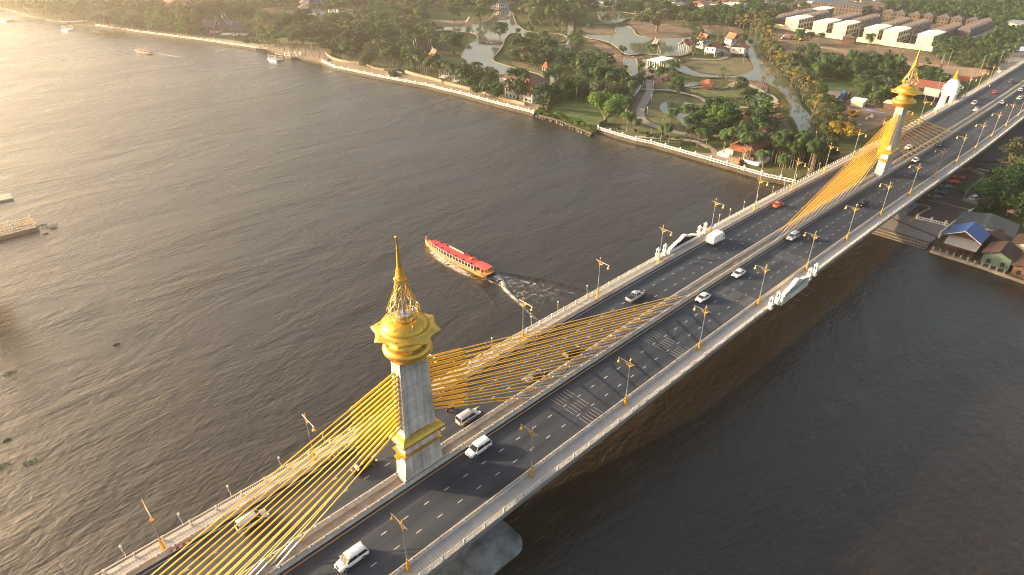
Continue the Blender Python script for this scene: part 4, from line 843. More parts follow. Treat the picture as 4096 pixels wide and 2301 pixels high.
patch('bare_soil', R4, [(0, 330), (100, 320), (800, 430), (1640, 530), (1720, 610), (2300, 700), (2120, 790), (1900, 800), (1700, 760), (1350, 760), (1250, 640), (900, 610), (600, 590), (200, 545), (40, 440)], 'dirt')
patch('dirt_track', R4, [(100, 400), (250, 420), (700, 490), (1100, 570), (1400, 620), (1900, 680), (2250, 700), (2100, 790), (1800, 760), (1350, 680), (1250, 600), (900, 560), (500, 480), (100, 420)], 'track')
patch('bare_soil', R4, [(540, 1020), (760, 990), (1250, 1090), (1300, 1180), (1180, 1260), (900, 1360), (760, 1420), (620, 1260), (560, 1120)], 'dirt')
patch('bare_soil', R3, [(1720, 620), (2080, 600), (2340, 560), (2400, 640), (2420, 700), (2330, 755), (2150, 765), (1890, 735), (1790, 690)], 'dry_grass')
patch('bare_soil', R3, [(1160, 255), (1220, 300), (1240, 360), (1320, 385), (1830, 375), (1820, 290), (1500, 250), (1200, 200)], 'dirt')
patch('bare_soil', R3, [(1850, 235), (2080, 250), (2300, 290), (2350, 340), (2220, 370), (2050, 370), (1930, 300)], 'dirt')
patch('bare_soil', R3, [(690, 260), (1000, 270), (1040, 340), (1000, 345), (730, 350)], 'dirt')
patch('bare_soil', R3, [(720, 400), (850, 405), (1000, 480), (1120, 550), (1110, 700), (1020, 700), (960, 560), (820, 450)], 'dirt')
patch('bare_soil', R3, [(1260, 560), (1340, 580), (1350, 720), (1560, 740), (1720, 780), (1500, 830), (1400, 860), (1330, 860), (1260, 760)], 'dirt')
patch('bare_soil', R3, [(1180, 1130), (1250, 960), (1340, 920), (1360, 980), (1270, 1080), (1260, 1180)], 'dirt')
patch('bare_soil', R3, [(2120, 800), (2300, 790), (2572, 840), (2572, 960), (2400, 870), (2200, 830)], 'dirt')
patch('bare_soil', Z5, [(1310, 0), (1460, 0), (1560, 200), (1640, 340), (1560, 400), (1200, 380), (1180, 280), (1330, 200)], 'dirt')
patch('bare_soil', R2, [(0, 90), (500, 60), (520, 110), (300, 140), (120, 160), (0, 210)], 'dirt')
patch('bare_soil', R2, [(900, 95), (1200, 90), (1240, 140), (1000, 130)], 'dirt')
patch('bare_soil', R2, [(1680, 210), (2000, 200), (2240, 230), (2150, 260), (1900, 270), (1700, 260)], 'dirt')
# beach and riverside walk
patch('sandy_beach', R2, [(0, 445), (300, 450), (760, 480), (760, 560), (700, 640), (640, 632), (450, 588), (300, 555), (110, 505), (0, 485)], 'promenade', sm=1)
i0 = next(i for i, q in enumerate(BANK) if abs(q[1]-W(R1, [(960, 262)])[0][1]) < .01)
bank_px = lambda f, a, b: W(f, [(a, b)])[0]
iA = BANK.index(bank_px(R1, 960, 262)); iB = BANK.index(bank_px(R2, 118, 500)); iC = BANK.index(bank_px(R2, 660, 630)); iD = BANK.index(bank_px(R3, 215, 1150)); iE = BANK.index(bank_px(R3, 860, 1310)); iF = BANK.index((195, 10))-1
prom = MB(); strip(prom, BANK[iA:iB+1], .2, 13, G+.45); struct(prom.build('riverside_walk', 'promenade'))
prom = MB(); strip(prom, BANK[iC:iD+1], .2, 15, G+.45); struct(prom.build('riverside_walk', 'promenade'))
prom = MB(); strip(prom, BANK[iE:iF+1], .2, 3.2, G+.42); struct(prom.build('riverside_walk', 'promenade'))
patch('riverside_walk', Z5, [(-700, 640), (-450, 680), (-100, 850), (450, 960), (500, 880), (440, 800), (150, 760), (0, 620), (-120, 520), (-230, 520), (-100, 640), (-60, 720), (-300, 700)], 'promenade', sm=1, z=G+.44)
# paths
def path(f, pts, wd, m, name='path'):
    zl[0] += .012
    p = smooth_poly(W(f, pts), 2, False); mb = MB(); strip(mb, p, -wd/2, wd/2, zl[0]+.06); struct(mb.build(name, m))
path(R3, [(1340, 600), (1335, 700), (1360, 800), (1395, 900), (1365, 970), (1325, 1040), (1288, 1110), (1285, 1180), (1330, 1235), (1450, 1285), (1600, 1325), (1760, 1365), (1950, 1420)], 4.5, 'path_grey')
path(R3, [(592, 225), (588, 300), (585, 380), (572, 470), (545, 550)], 5, 'path_grey')
path(R3, [(400, 760), (410, 860), (330, 920)], 3, 'path_grey')
path(R3, [(1300, 905), (1500, 912), (1600, 915), (1720, 945), (1850, 975), (1960, 1030), (1970, 1080)], 3, 'path_pale')
path(R3, [(1975, 1072), (2100, 1070), (2250, 1080), (2440, 1100)], 2.6, 'path_pale')
path(R3, [(2370, 855), (2450, 895), (2572, 975), (2640, 1020)], 4, 'path_pale')
path(R3, [(1790, 895), (1900, 880), (2050, 890), (2120, 900), (2200, 865), (2270, 838)], 2.5, 'path_pale')
path(R3, [(1240, 1388), (1500, 1398), (1700, 1412), (1850, 1430), (1980, 1500)], 3, 'path_pale')
path(Z5, [(-30, 360), (200, 360), (370, 350), (480, 300), (560, 230), (570, 180)], 3, 'path_pale')
path(R3, [(1800, 600), (1950, 605), (2080, 610), (2150, 590), (2160, 540), (2100, 500)], 4, 'path_grey')
path(R3, [(690, 238), (850, 240), (1000, 245), (1180, 248), (1400, 252), (1700, 262)], 2.5, 'path_pale')
path(R3, [(1870, 280), (1940, 310), (2000, 350)], 4, 'path_grey')
path(R2, [(1680, 205), (1850, 215), (1990, 235)], 3, 'path_pale')
path(R2, [(750, 50), (830, 25), (920, 10)], 6, 'path_grey')
path(R2, [(0, 100), (200, 85), (500, 70)], 3, 'promenade')
path(R4, [(0, 960), (40, 990), (65, 1020), (60, 1050)], 4, 'path_pale')
# ponds with stone kerbs
ponds = [
 (R3, [(850, 130), (1000, 120), (1280, 150), (1290, 190), (1200, 190), (1110, 212), (1095, 240), (990, 236), (900, 228), (860, 190)]),
 (R3, [(1020, 285), (1150, 262), (1225, 310), (1240, 360), (1320, 382), (1500, 390), (1830, 385), (1840, 420), (1790, 450), (1800, 500), (1780, 550), (1700, 575), (1560, 575), (1400, 560), (1280, 548), (1250, 565), (1120, 555), (1040, 470), (930, 415), (720, 388), (720, 355), (1010, 358), (1050, 335)]),
 (R3, [(1125, 575), (1250, 580), (1258, 700), (1258, 830), (1210, 845), (1200, 760), (1115, 690)]),
 (R3, [(2230, 375), (2300, 370), (2360, 350), (2360, 300), (2420, 320), (2490, 420), (2510, 560), (2572, 640), (2640, 760), (2700, 850), (2560, 850), (2440, 830), (2300, 800), (2170, 790), (1900, 790), (1700, 740), (1640, 700), (1560, 690), (1545, 655), (1600, 650), (1740, 665), (1790, 710), (1890, 750), (2060, 772), (2200, 778), (2330, 762), (2412, 722), (2428, 690), (2405, 620), (2360, 540), (2380, 440)]),
 (R2, [(2385, 130), (2460, 95), (2572, 110), (2600, 230), (2680, 310), (2760, 335), (3120, 350), (3120, 435), (2950, 430), (2700, 380), (2572, 330), (2500, 395), (2480, 470), (2430, 540), (2380, 590), (2385, 630), (2450, 650), (2572, 690), (2700, 720), (2910, 775), (2870, 880), (2800, 800), (2572, 755), (2480, 765), (2350, 740), (2190, 690), (2130, 665), (2125, 620), (2050, 575), (2110, 500), (2130, 450), (2230, 410), (2225, 370), (2190, 342), (2060, 332), (1900, 312), (1785, 325), (1785, 280), (2000, 280), (2200, 260), (2300, 230), (2380, 185)]),
 (R2, [(0, 205), (120, 162), (250, 145), (500, 135), (700, 105), (900, 95), (1000, 120), (980, 152), (800, 142), (640, 150), (480, 180), (300, 160), (150, 190), (120, 250), (0, 270), (-200, 260), (-180, 225)]),
 (R3, [(1480, 1085), (1500, 1052), (1600, 1034), (1750, 1040), (1840, 1068), (1852, 1100), (1780, 1110), (1700, 1095), (1610, 1088), (1600, 1120), (1680, 1160), (1860, 1160), (1880, 1200), (1850, 1260), (1800, 1285), (1740, 1292), (1700, 1270), (1680, 1220), (1600, 1180), (1520, 1150), (1485, 1120)]),
 (R3, [(1720, 862), (1850, 853), (1880, 865), (1780, 888), (1710, 886)]),
 (R3, [(2255, 895), (2340, 915), (2450, 960), (2540, 1020), (2500, 1062), (2400, 1055), (2310, 1052), (2235, 1008), (2330, 978), (2355, 945)]),
 (R3, [(2135, 1140), (2250, 1108), (2265, 1135), (2160, 1152)]), (R3, [(1960, 1290), (2040, 1285), (2100, 1330), (2010, 1335)]),
 (R4, [(-60, 640), (0, 610), (90, 690), (200, 830), (260, 900), (300, 1000), (330, 1090), (420, 1170), (450, 1250), (430, 1340), (320, 1370), (280, 1260), (210, 1140), (250, 1100), (200, 1000), (100, 890), (0, 850), (-70, 800)]),
 (Z5, [(1640, 0), (1740, 0), (2000, 130), (2060, 300), (2080, 520), (1780, 330), (1690, 180)])]
POND_POLY = []
for j, (f, pts) in enumerate(ponds):
    zl[0] += .012
    p = smooth_poly(W(f, pts), 2); POND_POLY.append(p); mb = MB(); mb.sheet(p, zl[0]+.12); struct(tri(mb.build('pond', 'pond')))
    if j in (3, 11, 12): m_, hh, ww = 'dirt', .5, 1.4
    elif j in (6, 8, 9, 10, 7): m_, hh, ww = 'grass', .6, 1.8
    else: m_, hh, ww = 'pond_edge', .95, .8
    mb = MB(); pp = p+[p[0], p[1]]; strip(mb, pp, -ww/2, ww/2, zl[0]-.05, G+hh); struct(mb.build('pond_edge' if m_ == 'pond_edge' else 'pond_bank', m_))
# plaza and road on the right of the bridge
def wp(name, pts, m, z): mb = MB(); mb.sheet(pts, z); o = tri(mb.build(name, m)); return struct(o)
wp('paved_plaza', [(184, 10), (183, -26), (214, -28), (300, -34), (330, 16), (250, 22), (186, 14)], 'paving_red', G+.05)
wp('quay', [(178.5, 9), (177.5, -26), (194.5, -26.3), (194.5, 9)], 'path_grey', G+.062)
zz_ = lambda pts: W(ZB, pts)
patch('road', ZB, [(560, 225), (700, 240), (850, 245), (960, 225), (1040, 180), (1118, 110), (1118, 300), (1000, 330), (930, 420), (870, 500), (760, 520), (640, 560), (600, 560), (840, 370), (830, 340), (760, 300), (560, 250)], 'asphalt_far', sm=1)
patch('road', ZB, [(600, 215), (700, 228), (850, 232), (960, 210), (1040, 165), (1118, 90), (1118, -300), (900, -200)], 'asphalt_far', sm=0)
def tube_kerb(name, f, pts, r, m, z=.2):
    p = smooth_poly(W(f, pts), 2, False); mb = MB(); strip(mb, p, -r, r, G+.02, G+z); return struct(mb.build(name, m))
M['blackwhite'] = stripes('blackwhite', (.03, .03, .03), (.6, .58, .54), .5, 'X', .8, .5)
tube_kerb('kerb', ZB, [(540, 222), (640, 236), (750, 242), (850, 240), (950, 222), (1030, 180), (1118, 105)], .35, 'blackwhite', .3)
tube_kerb('kerb', ZB, [(640, 548), (740, 450), (840, 362), (835, 340), (770, 305), (660, 280)], .3, 'blackwhite', .3)
patch('garden_bed', ZB, [(470, 505), (540, 460), (620, 400), (690, 385), (650, 440), (560, 510), (520, 540)], 'lush')
patch('garden_path', ZB, [(520, 545), (560, 530), (750, 360), (740, 345), (715, 350), (700, 380)], 'path_pale', sm=0)
tube_kerb('plaza_line', ZB, [(170, 590), (400, 640), (590, 690)], .25, 'path_pale', .12)
tube_kerb('plaza_line', ZB, [(0, 800), (140, 690), (195, 680), (190, 650), (120, 640), (0, 620)], .3, 'yellow_line', .1)
# stepped embankment under the bridge
for k in range(5):
    mb = MB(); mb.box(178.2-k*1.5-1.5, 178.2-k*1.5, -26, 9, WZ-2, G-.15-k*.36); st_ = mb.build('embankment_step', 'stone'); struct(st_)
# balustrades
def balustrade(pts, label, hh=1.25, big=7.6, z0=G+.42, parent_m='white_wall'):
    r = thing('white_balustrade', label, 'balustrade', (pts[0][0], pts[0][1], z0), group='white balustrades along the river bank'); ox, oy = pts[0]
    rel = [(x-ox, y-oy) for x, y in pts]; mb = MB()
    strip(mb, rel, -.15, .15, hh-.28, hh); strip(mb, rel, -.15, .15, .05, .30); q = resample(rel, big/5)
    for i, (x, y) in enumerate(q):
        if i % 5: mb.box(x-.13, x+.13, y-.13, y+.13, .3, hh-.28)
    mb.build('rail', 'white', r); pd = MB(); pd.frust([(.3, .3, 0), (.3, .3, hh+.15), (.42, .42, hh+.25), (.42, .42, hh+.4), (.2, .2, hh+.55), (.26, .26, hh+.7), (.05, .05, hh+.95)]); d = pd.data('post', 'white')
    for i in range(0, len(q), 5): link('post', d, r, (q[i][0], q[i][1], 0))
    return r
off = lambda P, w: ribbon(P, w, w)[0]
balustrade(off(BANK[iA:iB+1], .35), 'long white balustrade on the hazy upstream bank before the small beach')
balustrade(off(BANK[iC:iD+1], .35), 'longest white balustrade, running from the beach to the red roofed restaurant')
c_ = BANK[iD]; balustrade([c_, (c_[0]+10, c_[1]+2)], 'short white balustrade turning the corner by the red roofed restaurant', z0=G+.42)
balustrade(off(BANK[iE:iF+1], .35), 'white balustrade between the overgrown plot and the bridge')
pz = W(ZB, [(62, 775), (370, 850)]); balustrade(pz, 'low white balustrade on the plaza edge right of the bridge', 1.0, 4.2, G+.06)
# retaining walls of tan stone behind the long walk
def garden_wall(pts, label, f=R2):
    p = smooth_poly(W(f, pts), 1, False); mb = MB(); strip(mb, p, -.3, .3, G, G+1.9); strip(mb, p, -.38, .38, G+1.9, G+2.05); tag(mb.build('garden_wall', 'pond_edge'), label, 'wall', 'tan garden walls behind the riverside walk')
garden_wall([(685, 530), (720, 570), (780, 610), (900, 640), (1040, 655)], 'curved tan wall right behind the sugar palms')
garden_wall([(1110, 650), (1160, 690), (1250, 720), (1400, 725), (1435, 715)], 'curved tan wall left of the round flower bed')
garden_wall([(1500, 735), (1600, 770), (1750, 805), (1870, 840)], 'straight tan wall under the slender palm grove')
garden_wall([(1890, 850), (2030, 885), (2170, 920)], 'tan wall right of the steps in the palm grove')
garden_wall([(2210, 910), (2300, 955), (2390, 980), (2480, 1015), (2700, 1070)], 'tan wall ending at the red roofed restaurant')
# round flower bed on the walk
q = U(*R2(1385, 752), G); mb = MB(); mb.lathe([(5.5, 0), (5.5, .7), (4.9, .75)], 20, (q.x, q.y, G+.4)); tag(mb.build('flower_bed', 'pond_edge'), 'round planted bed on the riverside walk', 'flower bed')
# rubble bank of the overgrown plot
rn = random.Random(9); mb = MB(); pb = resample(BANK[iD+1:iE], 1.1)
for x, y in pb:
    for _ in range(2):
        s = rn.uniform(.3, .8); cx, cy = x+rn.uniform(-1.6, .3), y+rn.uniform(-.6, .6); a = rn.random()*3; c, sn = math.cos(a)*s, math.sin(a)*s
        mb.loft([[(cx+c, cy+sn, WZ-.5), (cx-sn, cy+c, WZ-.5), (cx-c, cy-sn, WZ-.5), (cx+sn, cy-c, WZ-.5)], [(cx+c*.7, cy+sn*.7, WZ+1.2*s+.3), (cx-sn*.7, cy+c*.7, WZ+.9*s+.3), (cx-c*.7, cy-sn*.7, WZ+1.3*s+.2), (cx+sn*.7, cy-c*.7, WZ+s+.3)]])
tag(mb.build('rubble', 'stone'), 'broken stone rubble at the foot of the overgrown plot', 'rubble', kind='stuff')
# boundary walls
def wall(name, pts, h, m, label, th=.2, post=0):
    r = thing(name, label, 'wall', (pts[0][0], pts[0][1], G)); ox, oy = pts[0]; rel = [(x-ox, y-oy) for x, y in pts]; mb = MB(); strip(mb, rel, -th, th, 0, h); mb.build('wall_panel', m, r)
    if post:
        mb = MB()
        for x, y in resample(rel, post): mb.box(x-th-.1, x+th+.1, y-th-.1, y+th+.1, 0, h+.15)
        mb.build('wall_post', m, r)
    return r
wall('estate_wall', [(541, 213), (532, 187), (524, 163), (522, 141), (520, 110), (519, 79), (540, 76)], 3.4, 'cream_wall', 'long cream concrete wall in front of the white roofed townhouses', .2, 6.5)
wall('plot_wall', W(R3, [(1290, 890), (1200, 1020), (1160, 1100), (1120, 1200)]), 2.0, 'white_wall', 'white wall behind the row of palms beside the overgrown plot', .15, 4)
wall('plot_wall', W(R3, [(870, 1275), (950, 1240)]), 2.2, 'stone', 'short grey wall at the water end of the big green trees', .2)
wall('plaza_wall', [(183, -26.6), (194, -27.0), (214, -28.4)], 2.4, 'white_wall', 'white boundary wall between the plaza and the blue roofed house', .15, 5)
wall('garden_fence', W(ZB, [(515, 600), (660, 640)]), 1.3, 'steel', 'grey mesh fence beside the white parked people carrier', .03, 1.5)
wall('garden_fence', W(ZB, [(515, 600), (545, 530), (720, 390), (700, 350), (560, 300), (440, 320)]), 1.3, 'steel', 'pale mesh fence around the small garden', .04, 2.2)
# ================================================================ buildings
def hip(mb, x0, x1, y0, y1, z, h, o=.5, ridge='x'):
    x0 -= o; x1 += o; y0 -= o; y1 += o
    if ridge == 'x': r = min((y1-y0)/2, (x1-x0)/2); a = (x0+r*.95, (y0+y1)/2, z+h); b = (x1-r*.95, (y0+y1)/2, z+h)
    else: r = min((x1-x0)/2, (y1-y0)/2); a = ((x0+x1)/2, y0+r*.95, z+h); b = ((x0+x1)/2, y1-r*.95, z+h)
    v = [(x0, y0, z), (x1, y0, z), (x1, y1, z), (x0, y1, z), a, b]
    f = [(0, 1, 5, 4), (2, 3, 4, 5), (3, 0, 4), (1, 2, 5), (0, 3, 2, 1)] if ridge == 'x' else [(1, 2, 5, 4), (3, 0, 4, 5), (0, 1, 4), (2, 3, 5), (0, 3, 2, 1)]
    mb.add(v, f)
def gable(mb, x0, x1, y0, y1, z, h, o=.4, ridge='x', th=.12):
    x0 -= o; x1 += o; y0 -= o; y1 += o
    if ridge == 'x': ym = (y0+y1)/2; mb.loft([[(x, y0, z), (x, ym, z+h), (x, y1, z), (x, y1, z-th), (x, ym, z+h-th), (x, y0, z-th)] for x in (x0, x1)])
    else: xm = (x0+x1)/2; mb.loft([[(x0, y, z), (xm, y, z+h), (x1, y, z), (x1, y, z-th), (xm, y, z+h-th), (x0, y, z-th)] for y in (y0, y1)])
def house(name, label, f, px, w, d, h, rz, wallm, roofm, kind='hip', rh=2.2, cat='house', group=None, win=True, stilts=0, z=G, gcol=None):
    """house centred at a photo pixel (base centre)"""
    q = U(*f(*px), z) if f else Vector((*px, z)); r = thing(name, label, cat, (q.x, q.y, z), rz, group); a, b = w/2, d/2; s = stilts; AVOID.append((q.x, q.y, max(a, b)+3))
    mb = MB(); mb.box(-a, a, -b, b, s, h); 
    if kind == 'gable':
        mb.add([(-a, -b, h), (-a, b, h), (-a, 0, h+rh*.97)], [(0, 1, 2)]); mb.add([(a, -b, h), (a, b, h), (a, 0, h+rh*.97)], [(0, 2, 1)])
    mb.build('wall', wallm, r); mb = MB(); (hip if kind == 'hip' else gable)(mb, -a, a, -b, b, h+.02, rh, .8 if kind == 'hip' else .6)
    if kind == 'shed': mb = MB(); mb.loft([[(-a-.5, y, h+.05), (a+.5, y, h+rh), (a+.5, y, h+rh+.1), (-a-.5, y, h+.15)] for y in (-b-.5, b+.5)])
    mb.build('roof', roofm, r)
    if s:
        mb = MB()
        for x in (-a+.3, 0, a-.3):
            for y in (-b+.3, b-.3): mb.box(x-.15, x+.15, y-.15, y+.15, 0, s)
        mb.build('stilt', wallm, r)
    if win:
        for fl in range(int((h-s)//2.8) or 1):
            zz = s+1.0+fl*2.9; n = max(1, int(w//3))
            for i in range(n):
                x = -a+(i+.5)*w/n
                for sy in (-1, 1): m2 = MB(); m2.box(x-.5, x+.5, sy*(b+.02)-.04, sy*(b+.02)+.04, zz, zz+1.3); m2.build('window', 'glass', r)
            n = max(1, int(d//3))
            for i in range(n):
                y = -b+(i+.5)*d/n
                for sx in (-1, 1): m2 = MB(); m2.box(sx*(a+.02)-.04, sx*(a+.02)+.04, y-.5, y+.5, zz, zz+1.3); m2.build('window', 'glass', r)
    return r
# estate: long blocks running away from the river (+x)
M['white_sheet'] = stripes('white_sheet', (.84, .80, .74), (.30, .27, .24), 1/5.4, 'X', .55, .95)
M['facade'] = stripes('facade', (.075, .05, .04), (.28, .25, .22), 1/2.7, 'X', .7, .62)
def block(x0, y0, y1, n, label, white_len=27):
    r = thing('townhouse_block', label, 'townhouse', (x0, y0, G), group='townhouse blocks behind the cream wall'); L = white_len; w = y1-y0; H = 8.2
    if L: mb = MB(); mb.box(0, L, 0, w, 0, H); mb.build('end_wall', 'cream_wall', r)
    if L: mb = MB(); mb.loft([[(-.4, -.7, H+.02), (-.4, w+.7, H+.02), (-.4, w*.5, H+.9)], [(L+.3, -.7, H+.02), (L+.3, w+.7, H+.02), (L+.3, w*.5, H+.9)]]); mb.build('metal_roof', 'white_sheet', r)
    for sy, yy in ((-1, -.06), (1, w+.06)) if L else ():
        for i in range(5):
            for z0_ in (.3, 4.2): m2 = MB(); xx = 1.2+i*5.4; m2.box(xx, xx+3.0, yy-.04, yy+.04, z0_+.6, z0_+3.0); m2.build('window', 'glass', r)
    L2 = n*5.6; mb = MB(); mb.box(L+.5, L+L2, .5, w-.5, 0, 6.4); mb.build('row_wall', 'facade', r)
    for i in range(n): mb = MB(); x = L+.6+i*5.6; hip(mb, x+.3, x+4.9, .6, w-.6, 6.42, 3.3, .45, 'y'); mb.build('hipped_roof', 'grey_roof', r)
    for i in range(0, n, 2): mb = MB(); x = L+i*5.6; mb.box(x+.5, x+9, -5.2, -.2, 2.5, 2.62); mb.box(x+1, x+1.2, -5, -4.8, 0, 2.5); mb.box(x+8.4, x+8.6, -5, -4.8, 0, 2.5); mb.build('carport', 'steel', r)
    return r
B = [(544, 193, 205, 7, 'white roofed townhouse block farthest left behind the cream wall'), (541, 167, 179, 9, 'second white roofed townhouse block from the left'), (541, 151, 162, 9, 'third white roofed townhouse block from the left'), (538, 125, 136, 9, 'white roofed townhouse block in the middle of the row, left of a lane'),
     (537, 110, 121, 9, 'white roofed townhouse block second from the right'), (536, 85, 96, 9, 'white roofed townhouse block nearest the golden spire')]
for b_ in B: block(*b_)
block(551, 209, 219, 11, 'townhouse row with only dark hipped roofs on the far left of the estate', 0)
q = U(*Z3(980, 190), G+7); house('townhouse_row', 'white roofed row behind the left end of the estate', None, (q.x, q.y), 30, 12, 8, 0, 'facade', 'white_sheet', rh=.8, kind='gable', cat='townhouse', win=False)
block(588, 74, 85, 12, 'townhouse row with only dark hipped roofs at the right end of the estate', 0)
dh = house('detached_house', 'x', None, (0, 0), 10, 9, 6.4, 0, 'facade', 'grey_roof', rh=2.8)
lab = ['leftmost', 'second from left', 'third from left', 'fourth from left', 'fifth from left', 'sixth from left', 'seventh from left', 'eighth from left', 'ninth from left', 'rightmost']
for i, (a, b) in enumerate([(945, 130), (1085, 135), (1230, 165), (1340, 175), (1490, 190), (1620, 200), (1780, 215), (1910, 230), (2070, 245), (2210, 255)]):
    q = U(*R4(a, b-30), G+5); dup(dh, (q.x, q.y, G), 0, f'brown detached house with pyramid roof behind the estate, {lab[i]} of its row', 'detached houses behind the townhouses')
kill(dh)
q = U(*Z3(1330, 140), G+6); house('apartment_building', 'long brown apartment building with white roof edge behind the estate', None, (q.x, q.y), 14, 50, 9, 0, 'facade', 'grey_roof', kind='shed', rh=.4, cat='building', win=True)
for (f, a, b, w, d, h, wm, rm, lb) in [(Z3, 1070, 40, 12, 34, 7, 'white_wall', 'blue_roof', 'building with pale blue roof at the top edge above the estate'), (Z3, 1450, 50, 10, 34, 5, 'wood', 'dark_roof', 'long low brown roofed shed behind the apartment building'), (Z3, 2050, 70, 10, 28, 5, 'wood', 'dark_roof', 'low house with dark green roof at the forest edge'),
    (Z3, 60, 230, 9, 12, 4, 'cream_wall', 'red_roof', 'small cream house with a pink red roof at the left of the estate'), (Z3, 60, 90, 16, 22, 5, 'cream_wall', 'grey_roof', 'grey roofed house at top left of the estate'), (Z3, 330, 90, 14, 16, 5, 'cream_wall', 'grey_roof', 'grey roofed house among trees left of the estate'), (Z3, 600, 60, 12, 14, 5, 'white_wall', 'dark_roof', 'dark roofed house behind the trees left of the estate'),
    (R3, 930, 18, 12, 26, 4, 'white_wall', 'blue_roof', 'blue roofed house at the top edge left of centre'), (R3, 1870, 35, 10, 20, 6, 'white_wall', 'red_roof', 'white two storey house at the top edge in the village'), (R3, 1700, 40, 14, 18, 5, 'cream_wall', 'grey_roof', 'brown roofed house in the village at the top'), (R3, 2310, 65, 10, 22, 6, 'grey_roof', 'blue_roof', 'house with the bright blue roof in the village'),
    (R3, 2330, 20, 12, 28, 6, 'white_wall', 'grey_roof', 'grey roofed house above the bright blue roof'), (R3, 1780, 75, 10, 20, 4, 'white_wall', 'brown_roof', 'low brown roofed house in front of the white two storey one'), (R3, 2260, 175, 8, 14, 3.5, 'cream_wall', 'leaf_dark', 'low cream shed with green roof by the canal'), (R3, 1780, 150, 8, 16, 3.5, 'wood', 'dark_roof', 'dark shed among trees below the village'),
    (R2, 2440, 20, 12, 18, 7, 'white_wall', 'dark_roof', 'white house at the top edge right of the bamboo'), (R3, 1950, 60, 8, 12, 4, 'white_wall', 'blue_roof', 'small house with blue tin roof beside the white one'), (R3, 1480, 15, 10, 16, 4, 'wood', 'grey_roof', 'grey roofed house at the top edge above the rain tree')]:
    q = U(*f(a, b), G+h); house('village_house', lb, None, (q.x, q.y), w, d, h, 0, wm, rm, rh=2.4 if 'blue' not in rm else 1.5, kind='gable' if 'blue' in rm else 'hip', win=True)
rn = random.Random(21); vh = [house('village_house', 'x', None, (0, 0), 9, 13, 4.2, 0, wm, rm, rh=2.2) for wm, rm in (('cream_wall', 'grey_roof'), ('white_wall', 'brown_roof'), ('wood', 'rust_roof'), ('cream_wall', 'dark_roof'))]; vl = ['grey', 'brown', 'rusty', 'dark']; AVOID[-4:] = []
PTS = []
for f, x0, x1, y0, y1, n in ((R4, -40, 520, 5, 100, 22), (R3, 1560, 2560, -30, 90, 26), (R3, 600, 1500, -40, 20, 9), (R4, 500, 1150, -40, 40, 12), (R2, 1700, 2560, -50, 10, 6)):
    k = 0; t_ = 0
    while k < n and t_ < 400:
        t_ += 1; q = U(*f(rn.uniform(x0, x1), rn.uniform(y0, y1)), G+4)
        if any((q.x-a)**2+(q.y-b)**2 < c for a, b, c in PTS) or any((q.x-a)**2+(q.y-b)**2 < (c+6)**2 for a, b, c in AVOID): continue
        PTS.append((q.x, q.y, 320)); j = rn.randrange(4); dup(vh[j], (q.x, q.y, G), rn.choice((0, 1.57, .3, 1.2)), f'small village house with {vl[j]} roof among the trees at the top of the photo', 'small houses of the far village'); k += 1
for v_ in vh: kill(v_)
AVOID += [(a, b, 7) for a, b, c in PTS]
# white modern building at the right edge
r = thing('white_building', 'pale modern building with flat terrace at the top right edge', 'building', (*U(*R4(2530, 350), G).xy, G)); mb = MB(); mb.box(-10, 30, -22, 6, 0, 5); mb.box(-12, 2, -8, 8, 5, 10); mb.box(-13, 30, -24, 9, 5, 5.5); mb.build('wall', 'white_wall', r); mb = MB(); mb.box(-13.6, 3, -9, 9, 10, 10.5); mb.box(-10, 20, -22, -9, 5.52, 5.8); mb.build('roof', 'steel', r)
for k in range(4): mb = MB(); mb.box(-12.08, -12.0, -6+k*3.2, -4.2+k*3.2, 6.4, 8.6); mb.build('window', 'glass', r)
